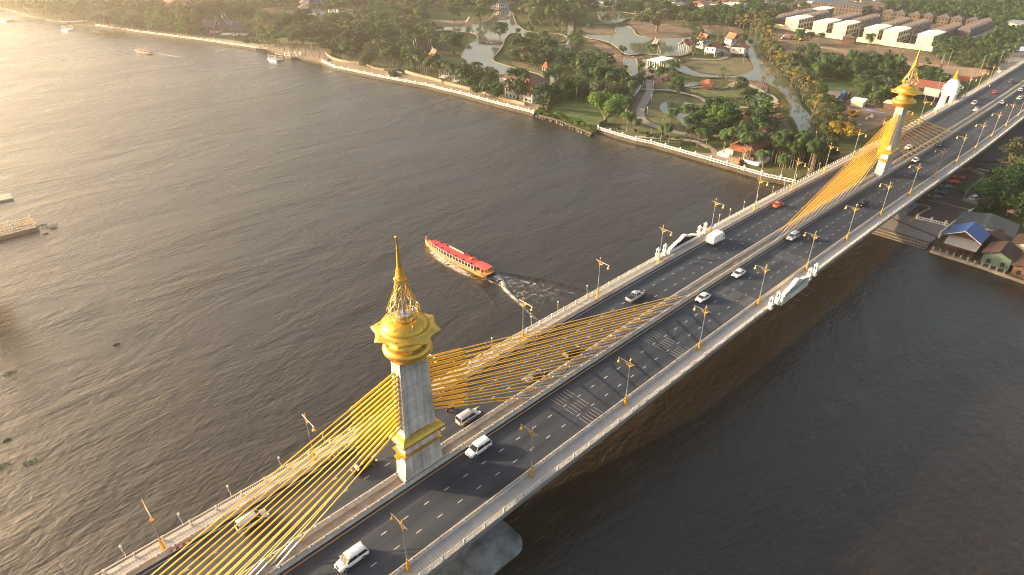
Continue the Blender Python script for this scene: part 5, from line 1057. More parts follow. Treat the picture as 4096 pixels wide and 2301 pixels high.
# Thai style: stacked curved gable roofs
def thai_roof(mb, x0, x1, y0, y1, z, h, flare=.35):
    """concave gable, ridge along x, sweeping eaves"""
    ym = (y0+y1)/2; hw = (y1-y0)/2; pr = [(1.0, 0), (.72, .10), (.45, .32), (.22, .64), (0, 1)]
    pts = [(-a, b) for a, b in pr]+[(a, b) for a, b in pr[::-1][1:]]
    mb.loft([[(x, ym+a*hw*k, z+b*h) for a, b in pts]+[(x, ym-a*hw*k, z+b*h-.15) for a, b in [(p[0], p[1]) for p in pts]] for x, k in ((x0-flare, 1.02), (x1+flare, 1.02))])
def thai_house(label, f, px, w, d, h, rz, wallm, roofm, tiers=2, rh=3.2, stilts=0, cat='pavilion', open_=False, name='thai_pavilion', group=None, finial=True, z=G):
    q = U(*f(*px), z); r = thing(name, label, cat, (q.x, q.y, z), rz, group); a, b = w/2, d/2; s = stilts; AVOID.append((q.x, q.y, max(a, b)+2.5))
    if s or open_:
        mb = MB(); nx = max(2, int(w//2.5)); 
        for i in range(nx+1):
            for sy in (-1, 1): x = -a+.2+(w-.4)*i/nx; mb.box(x-.13, x+.13, sy*(b-.2)-.13, sy*(b-.2)+.13, 0, h)
        mb.build('column', wallm, r)
    if not open_: mb = MB(); mb.box(-a, a, -b, b, s, h); mb.build('wall', wallm, r)
    mb = MB(); mb.box(-a-.5, a+.5, -b-.5, b+.5, s-.2 if s else 0, s+.05 if s else .4); mb.build('floor', 'white' if not s else 'wood', r)
    for t in range(tiers):
        k = 1-t*.30; mb = MB(); thai_roof(mb, -a*k-.2, a*k+.2, -b*(1.25-t*.3), b*(1.25-t*.3), h+t*rh*.22, rh*(1-.08*t)); rf = mb.build('roof_tier', roofm, r)
        if finial:
            for sx in (-1, 1):
                zt = h+t*rh*.22+rh*(1-.08*t); xx = sx*(a*k+.5); m2 = MB(); m2.tube([(xx, 0, zt-.1), (xx+sx*.15, 0, zt+.5), (xx-sx*.0, 0, zt+1.1)], [.14, .09, .03], 5)
                hw = b*(1.25-t*.3)*1.03
                for sy in (-1, 1): m2.tube([(xx, 0, zt+.05), (xx, sy*hw*.22, zt-.36*rh+.08), (xx, sy*hw*.45, zt-.68*rh+.08), (xx, sy*hw*.75, zt-.9*rh+.08), (xx+sx*.1, sy*hw*1.05, zt-rh+.35)], .11, 4)
                m2.build('bargeboard', 'white' if roofm != 'dark_roof' else 'white', rf)
    if not open_ and not s == 99:
        for i in range(max(1, int(w//3))):
            x = -a+(i+.5)*w/max(1, int(w//3))
            for sy in (-1, 1): m2 = MB(); m2.box(x-.45, x+.45, sy*(b+.02)-.04, sy*(b+.02)+.04, h-2.2, h-.8); m2.build('window', 'glass', r)
        for sx in (-1, 1):
            for y in ((-b*.45, b*.45) if d > 5 else (0,)): m2 = MB(); m2.box(sx*(a+.02)-.04, sx*(a+.02)+.04, y-.4, y+.4, h-2.2, h-.8); m2.build('window', 'glass', r)
    return r
T = thai_house; P2 = math.pi/2; K('slate_blue', (.05, .06, .085), .6)
AVOID.append((*U(*R1(1800, 190), G).xy, 22)); T('temple hall with huge salmon tiled roof rising above the hazy trees', R1, (1820, 120), 42, 24, 10, P2*.9, 'cream_wall', 'orange_roof', 2, 15, name='temple_hall', cat='temple'); T('lower dark tiled wing beside the salmon roofed temple hall', R1, (2040, 125), 24, 12, 5, P2*.9, 'cream_wall', 'brown_roof', 2, 6, name='temple_wing', cat='temple')
T('small white and orange temple hall at the top edge left of the big hall', R1, (1560, 60), 14, 8, 6, .4, 'white_wall', 'orange_roof', 3, 4, name='temple_hall', cat='temple')
g_ = 'blue roofed pavilions by the upstream walk'
T('dark blue roofed pavilion farthest left on the upstream walk', R1, (2140, 325), 10, 8, 5, 2.2, 'brick_red', 'slate_blue', 1, 5, open_=True, group=g_); T('cross shaped blue roofed pavilion with many white gables', R1, (2285, 345), 9, 8, 8, .9, 'brick_red', 'slate_blue', 3, 6, open_=True, group=g_); T('dark blue roofed pavilion right of the cross shaped one', R1, (2420, 350), 11, 8, 4.5, 2.4, 'brick_red', 'slate_blue', 1, 5, open_=True, group=g_)
# magenta awning
q = U(*R1(2130, 352), G); mb = MB(); mb.loft([[(-2.5, -1.5, 0), (2.5, -1.5, 0), (2.5, 1.5, 0), (-2.5, 1.5, 0)], [(-1.2, -.6, 1.2), (1.2, -.6, 1.2), (1.2, .6, 1.2), (-1.2, .6, 1.2)]]); M['magenta'] = mat('magenta', (.4, .03, .2)); tag(mb.build('awning', 'magenta', None, loc=(q.x, q.y, G+.5)), 'magenta cloth awning in front of the blue roofed pavilions', 'awning')
T('old teak house with tall steep grey roof among the riverside trees', R2, (1680, 600), 11, 7, 7, -.4, 'wood', 'brown_roof', 2, 5.5, stilts=2.5, name='teak_house', cat='house'); T('teak house with verandah on stilts right of the tall grey roof', R2, (1800, 645), 9, 5, 6, 1.2, 'wood', 'orange_roof', 2, 3.4, stilts=2.4, name='teak_house', cat='house')
T('white pavilion with small tiered orange roof in the palm grove', R2, (1890, 775), 6, 4, 3.8, .5, 'white_wall', 'orange_roof', 2, 3, open_=True); T('pavilion with plain orange roof behind the palm grove', R2, (2090, 760), 7, 5, 3.5, 2.9, 'white_wall', 'orange_roof', 1, 2, open_=True, finial=False)
T('little white spirit hall with bluish roof low in the palm grove', R2, (2005, 820), 4, 3, 3, .5, 'white_wall', 'steel', 1, 2, open_=True)
T('waterside pavilion with steep orange roof by the upper lake', R2, (2145, 275), 7, 6, 4.5, .9, 'white_wall', 'orange_roof', 1, 4, open_=True)
# restaurant with red hipped roofs
house('restaurant', 'white riverside restaurant with big red hipped roof and small white gable', R3, (170, 985), 17, 21, 5.6, .03, 'white_wall', 'red_roof', rh=4.8, cat='restaurant'); house('restaurant_hall', 'brown hipped roof hall joined behind the red roofed restaurant', R3, (110, 880), 14, 26, 5.5, .03, 'white_wall', 'brown_roof', rh=4.2, cat='restaurant')
# pyramid sala on the lake bank
def sala(label, f, px, w, h, rm, rh, n=4, wallm='white'):
    q = U(*f(*px), G); r = thing('sala', label, 'pavilion', (q.x, q.y, G), .3); mb = MB()
    for k in range(n): a = 2*math.pi*(k+.5)/n; mb.box(w*.62*math.cos(a)-.14, w*.62*math.cos(a)+.14, w*.62*math.sin(a)-.14, w*.62*math.sin(a)+.14, 0, h)
    mb.build('column', wallm, r); mb = MB(); mb.lathe([(w*.8, 0), (w*.8, .45)], n*2); mb.build('floor', wallm, r); mb = MB()
    mb.loft([[(s_*math.cos(2*math.pi*(k+.5)/n), s_*math.sin(2*math.pi*(k+.5)/n), z) for k in range(n)] for s_, z in ((w*.95, h-.3), (w*.6, h+rh*.3), (w*.28, h+rh*.75), (.05, h+rh))]); mb.build('roof', rm, r)
    mb = MB(); mb.lathe([(w*.7, .9), (w*.72, .9), (w*.72, 1.0), (w*.7, 1.0)], n*2, cap=False); mb.build('railing', wallm, r); return r
sala('square white sala with pointed orange roof at the tip of the lake lawn', R3, (340, 730), 3.6, 3.6, 'orange_roof', 3.6); sala('octagonal gazebo with flat orange roof and red railings in the spiral garden', R3, (1968, 885), 5.5, 3.4, 'orange_roof', 1.6, 8, 'brick_red'); sala('octagonal red gazebo on a paved landing near the power pole', R3, (2345, 1275), 4.5, 3.4, 'orange_roof', 2.0, 8, 'brick_red')
T('white waterside pavilion with stepped red roof, the left one on the lake', R3, (1440, 540), 7, 6, 5.0, .9, 'white_wall', 'red_roof', 2, 4.5, open_=True); T('white waterside pavilion with red roof, the right one on the lake', R3, (1735, 525), 8.5, 7, 5.5, 0.05, 'white_wall', 'red_roof', 2, 3.2, open_=True)
g_ = 'white Thai houses with red roofs on the island'
T('white house with red roof between the island trees, left of three', R3, (1915, 480), 8, 6, 6.2, 1.2, 'white_wall', 'orange_roof', 1, 4, name='white_house', cat='house', group=g_, finial=False); T('white stilted house with low red roof left of the forecourt', R3, (2010, 560), 8, 8.5, 6.2, .0, 'white_wall', 'red_roof', 1, 3, stilts=2.4, name='white_house', cat='house', group=g_, finial=False)
T('white stilted house with tall red roof right of the forecourt', R3, (2270, 565), 9, 10, 6.4, .2, 'white_wall', 'orange_roof', 1, 5, stilts=2.4, name='white_house', cat='house', group=g_, finial=False); T('small red roofed building behind the tall red roofed house', R3, (2200, 470), 8, 7, 6, 1.2, 'white_wall', 'orange_roof', 1, 4, name='white_house', cat='house', group=g_, finial=False)
# white pavilion bridge house with balustrade (flat roof)
q = U(*R3(1450, 690), G); r = thing('white_gatehouse', 'white balustraded building with flat roof beside the garden path', 'building', (q.x, q.y, G), .0); mb = MB(); mb.box(-4, 4, -5, 5, 0, 1.0)
for k in range(6): mb.box(-4, -3.7, -5+k*1.94, -4.7+k*1.94, 1, 5); mb.box(3.7, 4, -5+k*1.94, -4.7+k*1.94, 1, 5)
mb.box(-4.2, 4.2, -5.2, 5.2, 5, 5.4); mb.build('wall', 'white', r); mb = MB(); mb.box(-4, 12, -5, 5, 5.42, 5.7); mb.build('roof', 'white_wall', r)
# pagoda on the pond (tiered blue-grey roofs)
q = U(*R2(575, 150), G); r = thing('pagoda', 'tall white pagoda with many tiered blue grey roofs on the pond', 'pagoda', (q.x, q.y, G)); z = 0; w_ = 12.0
mb = MB(); mb.lathe([(w_*1.05, 0), (w_*1.05, 1.5), (w_*.7, 1.5), (w_*.7, 7)], 8); mb.build('wall', 'white', r)
z = 7
for t in range(6):
    k = 1-t*.155; mb = MB(); mb.lathe([(w_*1.2*k, z), (w_*.95*k, z+1.2), (w_*.72*k, z+3.0), (w_*.68*k, z+3.0)], 8); mb.build('roof_tier', mat('blue_grey_roof', (.09, .10, .13), .7) if t == 0 else 'blue_grey_roof', r) if t else mb.build('roof_tier', M.setdefault('blue_grey_roof', mat('blue_grey_roof', (.09, .10, .13), .7)), r)
    mb = MB()
    for j in range(8): a = 2*math.pi*j/8; mb.tube([(w_*1.2*k*math.cos(a), w_*1.2*k*math.sin(a), z+.1), (w_*.95*k*math.cos(a), w_*.95*k*math.sin(a), z+1.35), (w_*.72*k*math.cos(a), w_*.72*k*math.sin(a), z+3.1)], .25, 4)
    mb.lathe([(w_*.66*k, z+2.9), (w_*.64*k, z+4.6)], 8); mb.build('ridge_band', 'white' if t % 2 else 'gold_paint', r); z += 4.3
mb = MB(); mb.lathe([(2.0, z), (1.2, z+2), (.5, z+5), (.05, z+9)], 8); mb.build('finial', 'gold_paint', r)
for (a, b, lb) in [(340, 170, 'cluster of white statues on the pond left of the pagoda'), (790, 118, 'white statue group on the pond right of the pagoda'), (480, 205, 'white carved landing in front of the pagoda')]:
    q = U(*R2(a, b), G+1); r = thing('statue_group', lb, 'statue', (q.x, q.y, G+.1)); rn = random.Random(a); mb = MB(); mb.lathe([(6, 0), (6, .6)], 10); mb.build('base', 'white', r)
    for k in range(7): mb = MB(); x, y = rn.uniform(-5, 5), rn.uniform(-5, 5); hh = rn.uniform(2, 4); mb.lathe([(.8, .6), (.9, hh*.4), (.45, hh*.6), (.5, hh*.8), (.1, hh)], 7, (x, y, 0)); mb.build('statue', 'white', r)
# temple style house by the near walk (red steep gable, white terraces)
q = U(*Z5(560, 800), G); r = thing('riverside_hall', 'riverside hall with steep red gable and white terraces near the bridge', 'hall', (q.x+4, q.y, G+.4), .0)
mb = MB(); mb.box(-9, 9, -10, -3.5, 0, 1.3); mb.box(-9, 9, 3.5, 9, 0, 1.3); mb.box(-6, 14, -3.5, 3.5, 0, 1.3); mb.build('terrace', 'white', r); mb = MB(); mb.box(-4, 14, -3.6, 3.6, 1.3, 4.8); mb.build('wall', 'white_wall', r)
mb = MB(); thai_roof(mb, -5, 15, -5.8, 5.8, 4.6, 5.4); rf = mb.build('roof', 'red_roof', r)
mb = MB(); mb.loft([[(x, -4.4, 4.3), (x, 4.4, 4.3), (x+2.6*0, 0, 4.4)] for x in (-8.5, -5)]); mb.add([(-8.8, -4.6, 3.9), (-8.8, 4.6, 3.9), (-5, 4.6, 5.3), (-5, -4.6, 5.3)], [(0, 1, 2, 3)]); mb.build('porch_roof', 'orange_roof', r)
mb = MB(); mb.add([(-5.38, -2.6, 6.0), (-5.38, 2.6, 6.0), (-5.38, 0, 9.0)], [(0, 1, 2)]); mb.build('gable_vent', 'dark_interior', r)
for y in (-4, -2.6, 2.6, 4): mb = MB(); mb.box(-8.4, -8.1, y-.15, y+.15, 1.3, 4.0); mb.build('column', 'white', r)
mb = MB()
for k in range(5): mb.box(-13+k*.5, -9, -2.8, 2.8, k*.25, k*.25+.25)
mb.build('stairs', 'promenade', r); mb = MB(); mb.box(-8.0, -4.1, -2.4, 2.4, 1.3, 3.8); mb.build('dark_doorway', 'dark_interior', r)
house('garden_house', 'cream garden building behind the palms near the bridge', Z5, (1440, 640), 7, 9, 3.6, 0, 'cream_wall', 'orange_roof', rh=2)
q = U(*Z5(1070, 850), G); mb = MB(); mb.lathe([(1.7, 0), (1.8, 1.1), (1.6, 1.1), (1.6, .9)], 16); tag(mb.build('water_tub', 'blue_plastic', None, loc=(q.x, q.y, G+.1)), 'round blue plastic tub on the lawn behind the palms', 'tub')
q = U(*Z5(745, 900), G); mb = MB(); mb.frust([(1.9, 1.6, 0), (2.0, 1.7, 2.6), (1.6, 1.3, 3.0)]); tag(mb.build('brick_shrine', 'wood', None, loc=(q.x, q.y, G+.1)), 'squat brown brick block beside the riverside hall', 'shrine')
q = U(*Z5(485, 955), G); mb = MB(); mb.lathe([(.7, 0), (.7, .8), (.4, 1.0), (.5, 2.2), (.25, 3.0), (.3, 3.5), (.05, 4.0)], 8); tag(mb.build('red_statue', 'brick_red', None, loc=(q.x, q.y, G+.4)), 'terracotta statue on the walk by the white balustrade', 'statue')
# monument tower beside the approach
q = U(*Z2(900, 1190), -8.5); r = thing('gate_monument', 'tall white gate tower with tiered top and gold spire beside the far approach', 'monument', (350, 21, G), sc=(.84, .84, .70))
mb = MB()
for sx in (-1, 1):
    for sy in (-1, 1): mb.frust([(1.5, 1.3, 0), (1.3, 1.1, 3), (1.1, .95, 12)], lambda x, y, z, sx=sx, sy=sy: (x+sx*(3.0-.05*z), y+sy*(3.0-.06*z), z))
mb.build('leg', 'white', r)
mb = MB(); mb.frust([(4.6, 4.6, 0), (4.6, 4.6, 1.6)]); mb.build('plinth', 'white', r)
lev = [(3.6, 3.6, 11.5), (3.6, 3.6, 13.2), (4.2, 4.2, 13.6), (4.3, 4.3, 14.1), (3.5, 3.5, 14.4), (3.4, 3.4, 15.2), (4.2, 4.2, 15.7), (4.2, 4.2, 16.1), (3.3, 3.3, 16.5), (3.2, 3.2, 17.0), (4.0, 4.0, 17.6), (4.0, 4.0, 18.0), (2.9, 2.9, 19.6), (2.6, 2.6, 21.2), (2.0, 2.0, 21.6), (1.9, 1.9, 22.6)]
mb = MB(); mb.frust(lev); mb.build('tiered_top', 'white', r); mb = MB(); mb.frust([(1.5, 1.5, 22.6), (1.6, 1.6, 23), (1.15, 1.15, 23.6), (1.2, 1.2, 24), (.8, .8, 24.8), (.85, .85, 25.2), (.5, .5, 26), (.55, .55, 26.3), (.25, .25, 27.6), (.28, .28, 27.9), (.03, .03, 29.5)]); mb.build('gold_spire', 'gold', r)
mb = MB(); mb.box(-1.8, 1.8, -.1, .1, 10.6, 11.6); mb.build('gold_valance', 'gold_paint', r)
house('dark_shed', 'low shed with rusty maroon roof and black sides beside the gate tower', None, (374, 36), 18, 24, 6, .15, 'dark_interior', 'red_roof', kind='shed', rh=.8, cat='shed', win=False)
# riverside houses right of the bridge
hs = thing('blue_roof_house', 'riverside house with bright blue gable roof and pale corrugated porch', 'house', (181, -33.3, G), 0, sc=(.88, .88, .92))
mb = MB(); mb.box(-3.5, 4.5, -5, 3.6, 0, 5.5); mb.add([(-3.5, -5, 5.5), (-3.5, 3.6, 5.5), (-3.5, -.7, 7.6)], [(0, 1, 2)]); mb.build('wall', 'wood', hs); mb = MB(); mb.loft([[(x, -6.2, 5.1), (x, -.6, 7.9), (x, 5.0, 5.1), (x, 5.0, 4.95), (x, -.6, 7.7), (x, -6.2, 4.95)] for x in (-5.6, 5.4)]); mb.build('roof', 'blue_roof', hs)
mb = MB(); mb.loft([[(x, -6.0, z), (x, 3.8, z), (x, 3.8, z-.08), (x, -6, z-.08)] for x, z in ((-8.6, 3.1), (-3.6, 4.7))]); mb.build('porch_roof', stripes('corrugated', (.34, .31, .27), (.24, .22, .19), 3, 'Y', .7, .5), hs)
mb = MB(); mb.add([(-5.62, -6.25, 5.0), (-5.62, -.6, 7.8), (-5.62, 5.05, 5.0), (-5.62, 5.05, 4.75), (-5.62, -.6, 7.55), (-5.62, -6.25, 4.75)], [(0, 1, 4, 5), (1, 2, 3, 4)]); mb.build('barge_board', 'white_paint', hs)
mb = MB(); mb.box(-8.2, -3.6, -5.5, 3.2, 0, .4); mb.build('porch_floor', 'wood', hs)
for y in (-5, -2.6, -.3, 2.8): mb = MB(); mb.box(-8.2, -8, y-.1, y+.1, 0, 3.2); mb.build('porch_post', 'wood', hs)
mb = MB(); mb.box(-3.6, -3.52, -3.6, -1.6, 1.0, 2.6); mb.box(-3.6, -3.52, .2, 2.2, 1.0, 2.6); mb.build('window', 'glass', hs)
def rh_(label, x, y, w, d, h, wm, rm, k='gable', rh=1.8, rz=0): return house('riverside_house', label, None, (x, y), w, d, h, rz, wm, rm, kind=k, rh=rh, group='houses on stilts at the water right of the bridge')
rh_('small mint green house with rusty brown gable roof right of the blue roof', 177.5, -44, 9, 7, 3.6, 'mint', 'rust_roof'); rh_('long dark rusty roofed house at the right edge by the water', 176, -55, 10, 13, 3.4, 'wood', 'rust_roof'); rh_('cream house with brown roof and a window at the right edge', 188, -49.5, 8, 9, 4.6, 'cream_wall', 'rust_roof')
rh_('long house with patched dark grey roof behind the blue roof', 196, -35.5, 12, 15, 3.6, 'cream_wall', 'dark_roof', rh=1.5, rz=.1); rh_('low maroon roofed shack between the blue and grey roofs', 189, -39.5, 6, 7, 3.4, 'wood', 'rust_roof', rh=1.2); rh_('farthest rusty roofed shack at the right edge', 184, -66, 12, 12, 3.4, 'wood', 'rust_roof')
q = U(*ZB(1010, 700), G+2.2); mb = MB(); mb.lathe([(.05, 0), (.05, 2.2)], 5); mb.lathe([(1.7, 2.0), (.9, 2.5), (.05, 2.9)], 8); M['pink'] = mat('pink', (.5, .25, .32)); tag(mb.build('parasol', 'pink', None, loc=(q.x, q.y, G)), 'pink parasol behind the patched grey roof', 'parasol')
# boardwalk along the water with crooked posts
bw = thing('boardwalk', 'old timber and concrete boardwalk edging the water in front of the houses', 'boardwalk', (172, -45, G)); mb = MB(); mb.loft([[(x0_, y, -1.6), (x0_+3.2, y, -1.6), (x0_+3.2, y, -.25), (x0_, y, -.25)] for x0_, y in ((0.5, 17.5), (.2, 4), (-1.2, -6), (-2.2, -20), (-2.6, -60))]); mb.build('deck', 'concrete_bank', bw)
rn = random.Random(5); pd = MB().box(-.2, .2, -.2, .2, -.3, 1.1).data('post', 'concrete_bank')
for k in range(22): y = 17-k*1.9; link('post', pd, bw, (.7-(17-y)*.055, y, rn.uniform(-.2, .1)))
# left edge: concrete landing, jetty head and pontoons
lp_ = thing('concrete_jetty', 'sunlit concrete jetty with balustrades reaching in from the left edge', 'jetty', (-24, 182, 0)); mb = MB(); mb.box(-40, 0, -.5, 8.5, WZ-1, G+.0); mb.build('deck', 'promenade', lp_)
for yy in (0, 4.2, 8):
    mb = MB(); mb.box(-40, -.4, yy-.1, yy+.1, G+.9, G+1.1); mb.box(-40, -.4, yy-.1, yy+.1, G+.1, G+.3); rl = mb.build('railing', 'cream_wall', lp_)
    mb = MB()
    for k in range(60): mb.box(-39.8+k*.66, -39.7+k*.66, yy-.06, yy+.06, G+.3, G+.9)
    mb.build('baluster', 'cream_wall', rl); mb = MB()
    for k in range(7): mb.box(-.5-k*6.2, -.1-k*6.2, yy-.2, yy+.2, G, G+1.6)
    mb.build('railing_post', 'white', lp_)
mb = MB(); mb.box(-.15, .05, .2, 7.8, G, G+.8); mb.build('yellow_end_wall', 'machine_yellow', lp_)
mb = MB(); mb.box(-60, -25, 218.5, 225, WZ-1, G-.4); tag(mb.build('concrete_slipway', 'concrete_bank'), 'low bare concrete slab reaching in from the left edge above the jetty', 'slipway')
def pontoon(label, u, v, w, d, rz):
    q = U(u, v, WZ+.6); r = thing('pontoon', label, 'pontoon', (q.x, q.y, WZ), rz, 'floating landings on the far bank'); w *= .8; d *= .62; mb = MB(); mb.box(-w/2, w/2, -d/2, d/2, -.3, .7); mb.build('float', 'steel', r); mb = MB(); mb.box(-w/2+.2, w/2-.2, -d/2+.2, d/2-.2, .71, .8); mb.build('deck', 'steel', r)
    for sx in (-1, 1):
        for sy in (-1, 1): mb = MB(); mb.box(sx*w*.42-.15, sx*w*.42+.15, sy*d*.4-.15, sy*d*.4+.15, .7, 3.6); mb.build('guide_post', 'white_paint', r)
        mb = MB(); mb.box(sx*w*.42-.1, sx*w*.42+.1, -d*.4, d*.4, 3.4, 3.6); mb.box(sx*w*.42-.1, sx*w*.42+.1, -d*.4, d*.4, 2.0, 2.15); mb.build('frame_beam', 'white_paint', r)
    return r
pontoon('white framed floating landing off the sandy beach', 1103, 237, 8, 18, .1); pontoon('pale floating landing by the hazy upstream bank', 272, 118, 8, 18, .2); pontoon('moored barge shaped landing in the glare at the far left', 28, 83, 9, 18, .2)
r = thing('viewing_platform', 'white balustraded viewing platform between landing and beach', 'platform', (*U(1172, 224, G).xy, G)); mb = MB(); mb.lathe([(6, -2), (6, .1)], 8); mb.build('deck', 'promenade', r); mb = MB(); mb.lathe([(5.7, .9), (5.9, .9), (5.9, 1.2), (5.7, 1.2)], 8, cap=False); mb.build('railing', 'white', r)
for k in range(8): mb = MB(); a = k*math.pi/4; mb.box(5.8*math.cos(a)-.3, 5.8*math.cos(a)+.3, 5.8*math.sin(a)-.3, 5.8*math.sin(a)+.3, 0, 2.2); mb.build('post', 'white', r)
for lb, u, v, w, rz in [('white boat hull drawn up on the hazy bank', 290, 92, 26, 2.5), ('long jetty walkway in the glare at the far left', 100, 78, 34, 2.9)]:
    q = U(u, v, G); mb = MB(); hull(mb, [(-w/2, 1.5, 1, 1.6), (w*.3, 1.6, 1.2, 1.4), (w/2, .2, .1, 2.0)], 0) if 'hull' in lb else mb.box(-w/2, w/2, -1, 1, -.3, .1); o = mb.build('moored_boat' if 'hull' in lb else 'jetty', 'white_wall' if 'hull' in lb else 'concrete_bank'); o.location = (q.x, q.y, G); o.rotation_euler.z = rz; tag(o, lb, 'boat' if 'hull' in lb else 'jetty')
# footbridges over the ponds
def footbridge(f, a, b, wd, label, arch=1.2, m='wood', rail=True):
    A = U(*f(*a), G+1); Bq = U(*f(*b), G+1); L = (Bq-A).length; rz = math.atan2(Bq.y-A.y, Bq.x-A.x); r = thing('footbridge', label, 'footbridge', (A.x, A.y, G), rz); n = 10
    zf = lambda t: .9+arch*math.sin(math.pi*t); mb = MB(); mb.loft([[(L*i/n, -wd/2, zf(i/n)-.3), (L*i/n, wd/2, zf(i/n)-.3), (L*i/n, wd/2, zf(i/n)), (L*i/n, -wd/2, zf(i/n))] for i in range(n+1)]); mb.build('deck', m, r)
    if rail:
        for s in (-1, 1):
            mb = MB(); mb.tube([(L*i/n, s*wd/2, zf(i/n)+1.0) for i in range(n+1)], .08, 4); mb.tube([(L*i/n, s*wd/2, zf(i/n)+.5) for i in range(n+1)], .05, 4)
            for i in range(n*2+1): t = i/(n*2); mb.box(L*t-.06, L*t+.06, s*wd/2-.06, s*wd/2+.06, zf(t), zf(t)+1.0)
            mb.build('railing', m, r)
    mb = MB()
    for i in range(1, 5): t = i/5; mb.box(L*t-.35, L*t+.35, -wd*.4, wd*.4, -.3, zf(t)-.3)
    mb.build('pier', 'concrete', r); return r
footbridge(R2, (2395, 175), (2545, 180), 3.5, 'arched footbridge on the upper lake near the top of the photo'); footbridge(R2, (2240, 425), (2485, 430), 4, 'brown arched footbridge left of the island tree', 1.0); footbridge(R3, (985, 250), (1160, 245), 3.5, 'dark arched footbridge on the northern canal'); footbridge(R3, (1530, 600), (1730, 600), 3.5, 'dark arched timber footbridge beside the white waterside pavilions', 1.6)
footbridge(R3, (1090, 562), (1300, 585), 3.5, 'flat timber footbridge over the straight canal', .1, rail=False); footbridge(R3, (1590, 640), (1755, 655), 3.5, 'flat timber footbridge below the arched one', .1, rail=False); footbridge(R3, (2175, 1085), (2290, 1095), 3, 'low pale footbridge in the spiral garden', .2, 'path_pale'); footbridge(R3, (1715, 915), (1785, 915), 3, 'small grey footbridge left of the octagonal gazebo', .2, 'path_grey')
footbridge(R3, (2190, 870), (2250, 845), 3, 'low stone footbridge right of the octagonal gazebo', .2, 'path_pale'); footbridge(R2, (760, 95), (930, 90), 4, 'long low footbridge behind the pagoda', .5, 'path_grey')
# poles, garden lamps, road lights
pole = MB().lathe([(.16, 0), (.11, 11)], 6).data('utility_pole', 'palm_trunk')
for i, (f, a, b, lb) in enumerate([(R3, 640, 1085, 'bare pole standing in the overgrown lush plot'), (R4, 1090, 570, 'bare pole on the brown lot, third from the left'), (R4, 1340, 600, 'bare pole on the brown lot, next to the golden spire'), (R4, 900, 380, 'white post at a lane mouth of the housing estate'), (R4, 1420, 450, 'white post at the lane nearest the spire'), (R4, 1640, 740, 'bare pole at the edge of the brown lot left of the gate tower'), (R4, 1730, 700, 'bare pole with an orange rag by the scrub'), (R4, 250, 540, 'short leaning pole on the left of the brown lot'), (Z2, 1345, 750, 'pale bare pole right of the gate tower'), (Z2, 1600, 615, 'pale bare pole by the far roadside')]):
    q = U(*f(a, b), G); thing('utility_pole', lb, 'pole', (q.x, q.y, G), group='bare poles', data=pole)
def mast(u0, v0, h, label, arm=0, rz=0):
    q = U(u0, v0, G); r = thing('tall_light_pole', label, 'street lamp', (q.x, q.y, G), rz); mb = MB(); mb.lathe([(.14, 0), (.07, h)], 6)
    if arm: mb.tube([(0, 0, h), (arm*.5, 0, h+.4), (arm, 0, h+.45)], .06, 4)
    mb.build('pole', 'steel', r); mb = MB(); mb.box(arm-.2, arm+.6, -.15, .15, h+.3, h+.5); mb.build('lamp_head', 'white_paint', r); return r
mast(*R3(2415, 1370), 15, 'tall thin mast with white head in the spiral garden'); mast(*R3(2320, 650), 13, 'tall pole at the edge of the round island'); mast(*R3(1340, 180), 12, 'tall pole behind the big rain tree')
mast(*Z5(1945, 940), 13, 'tall grey street lamp behind the upstream railing near the far cables', 1.5, .5); mast(*Z2(910, 425), 11, 'street lamp standing in front of the banana scrub', 2, 1); mast(*Z2(1870, 470), 12, 'single arm street lamp on the far side road', 2.5, -1.2); mast(*Z2(2080, 420), 14, 'double street lamp farthest on the side road', 3, -1.2); mast(*Z2(1520, 580), 12, 'single arm street lamp before the orange barriers', 2.5, -1.2)
mast(*Z2(630, 1140), 14, 'street lamp just left of the gate tower', 2.5, -1.2); mast(*ZB(930, 300), 8, 'street lamp over the side road right of the bridge', -3, .9); mast(*ZB(1116, 80), 9, 'white headed street lamp at the right edge', -.5, .9)
gl = MB().lathe([(.1, 0), (.08, 3.2), (.25, 3.3), (.3, 3.6), (.05, 3.9)], 6).data('garden_lamp', 'white')
GL = [(R1, 1790, 340), (R1, 1875, 350), (R1, 2230, 320), (R1, 2420, 310), (R3, 1400, 1020), (R3, 1355, 1150), (R3, 1508, 1275), (R3, 1392, 1380), (R3, 1420, 880), (R3, 1315, 880), (R3, 1385, 800), (Z5, 340, 480), (R2, 945, 590), (R2, 1420, 700)]
for i, (f, a, b) in enumerate(GL):
    q = U(*f(a, b), G); thing('garden_lamp', 'small white garden lamp post beside a park path', 'garden lamp', (q.x, q.y, G), group='white garden lamps in the park', data=gl)
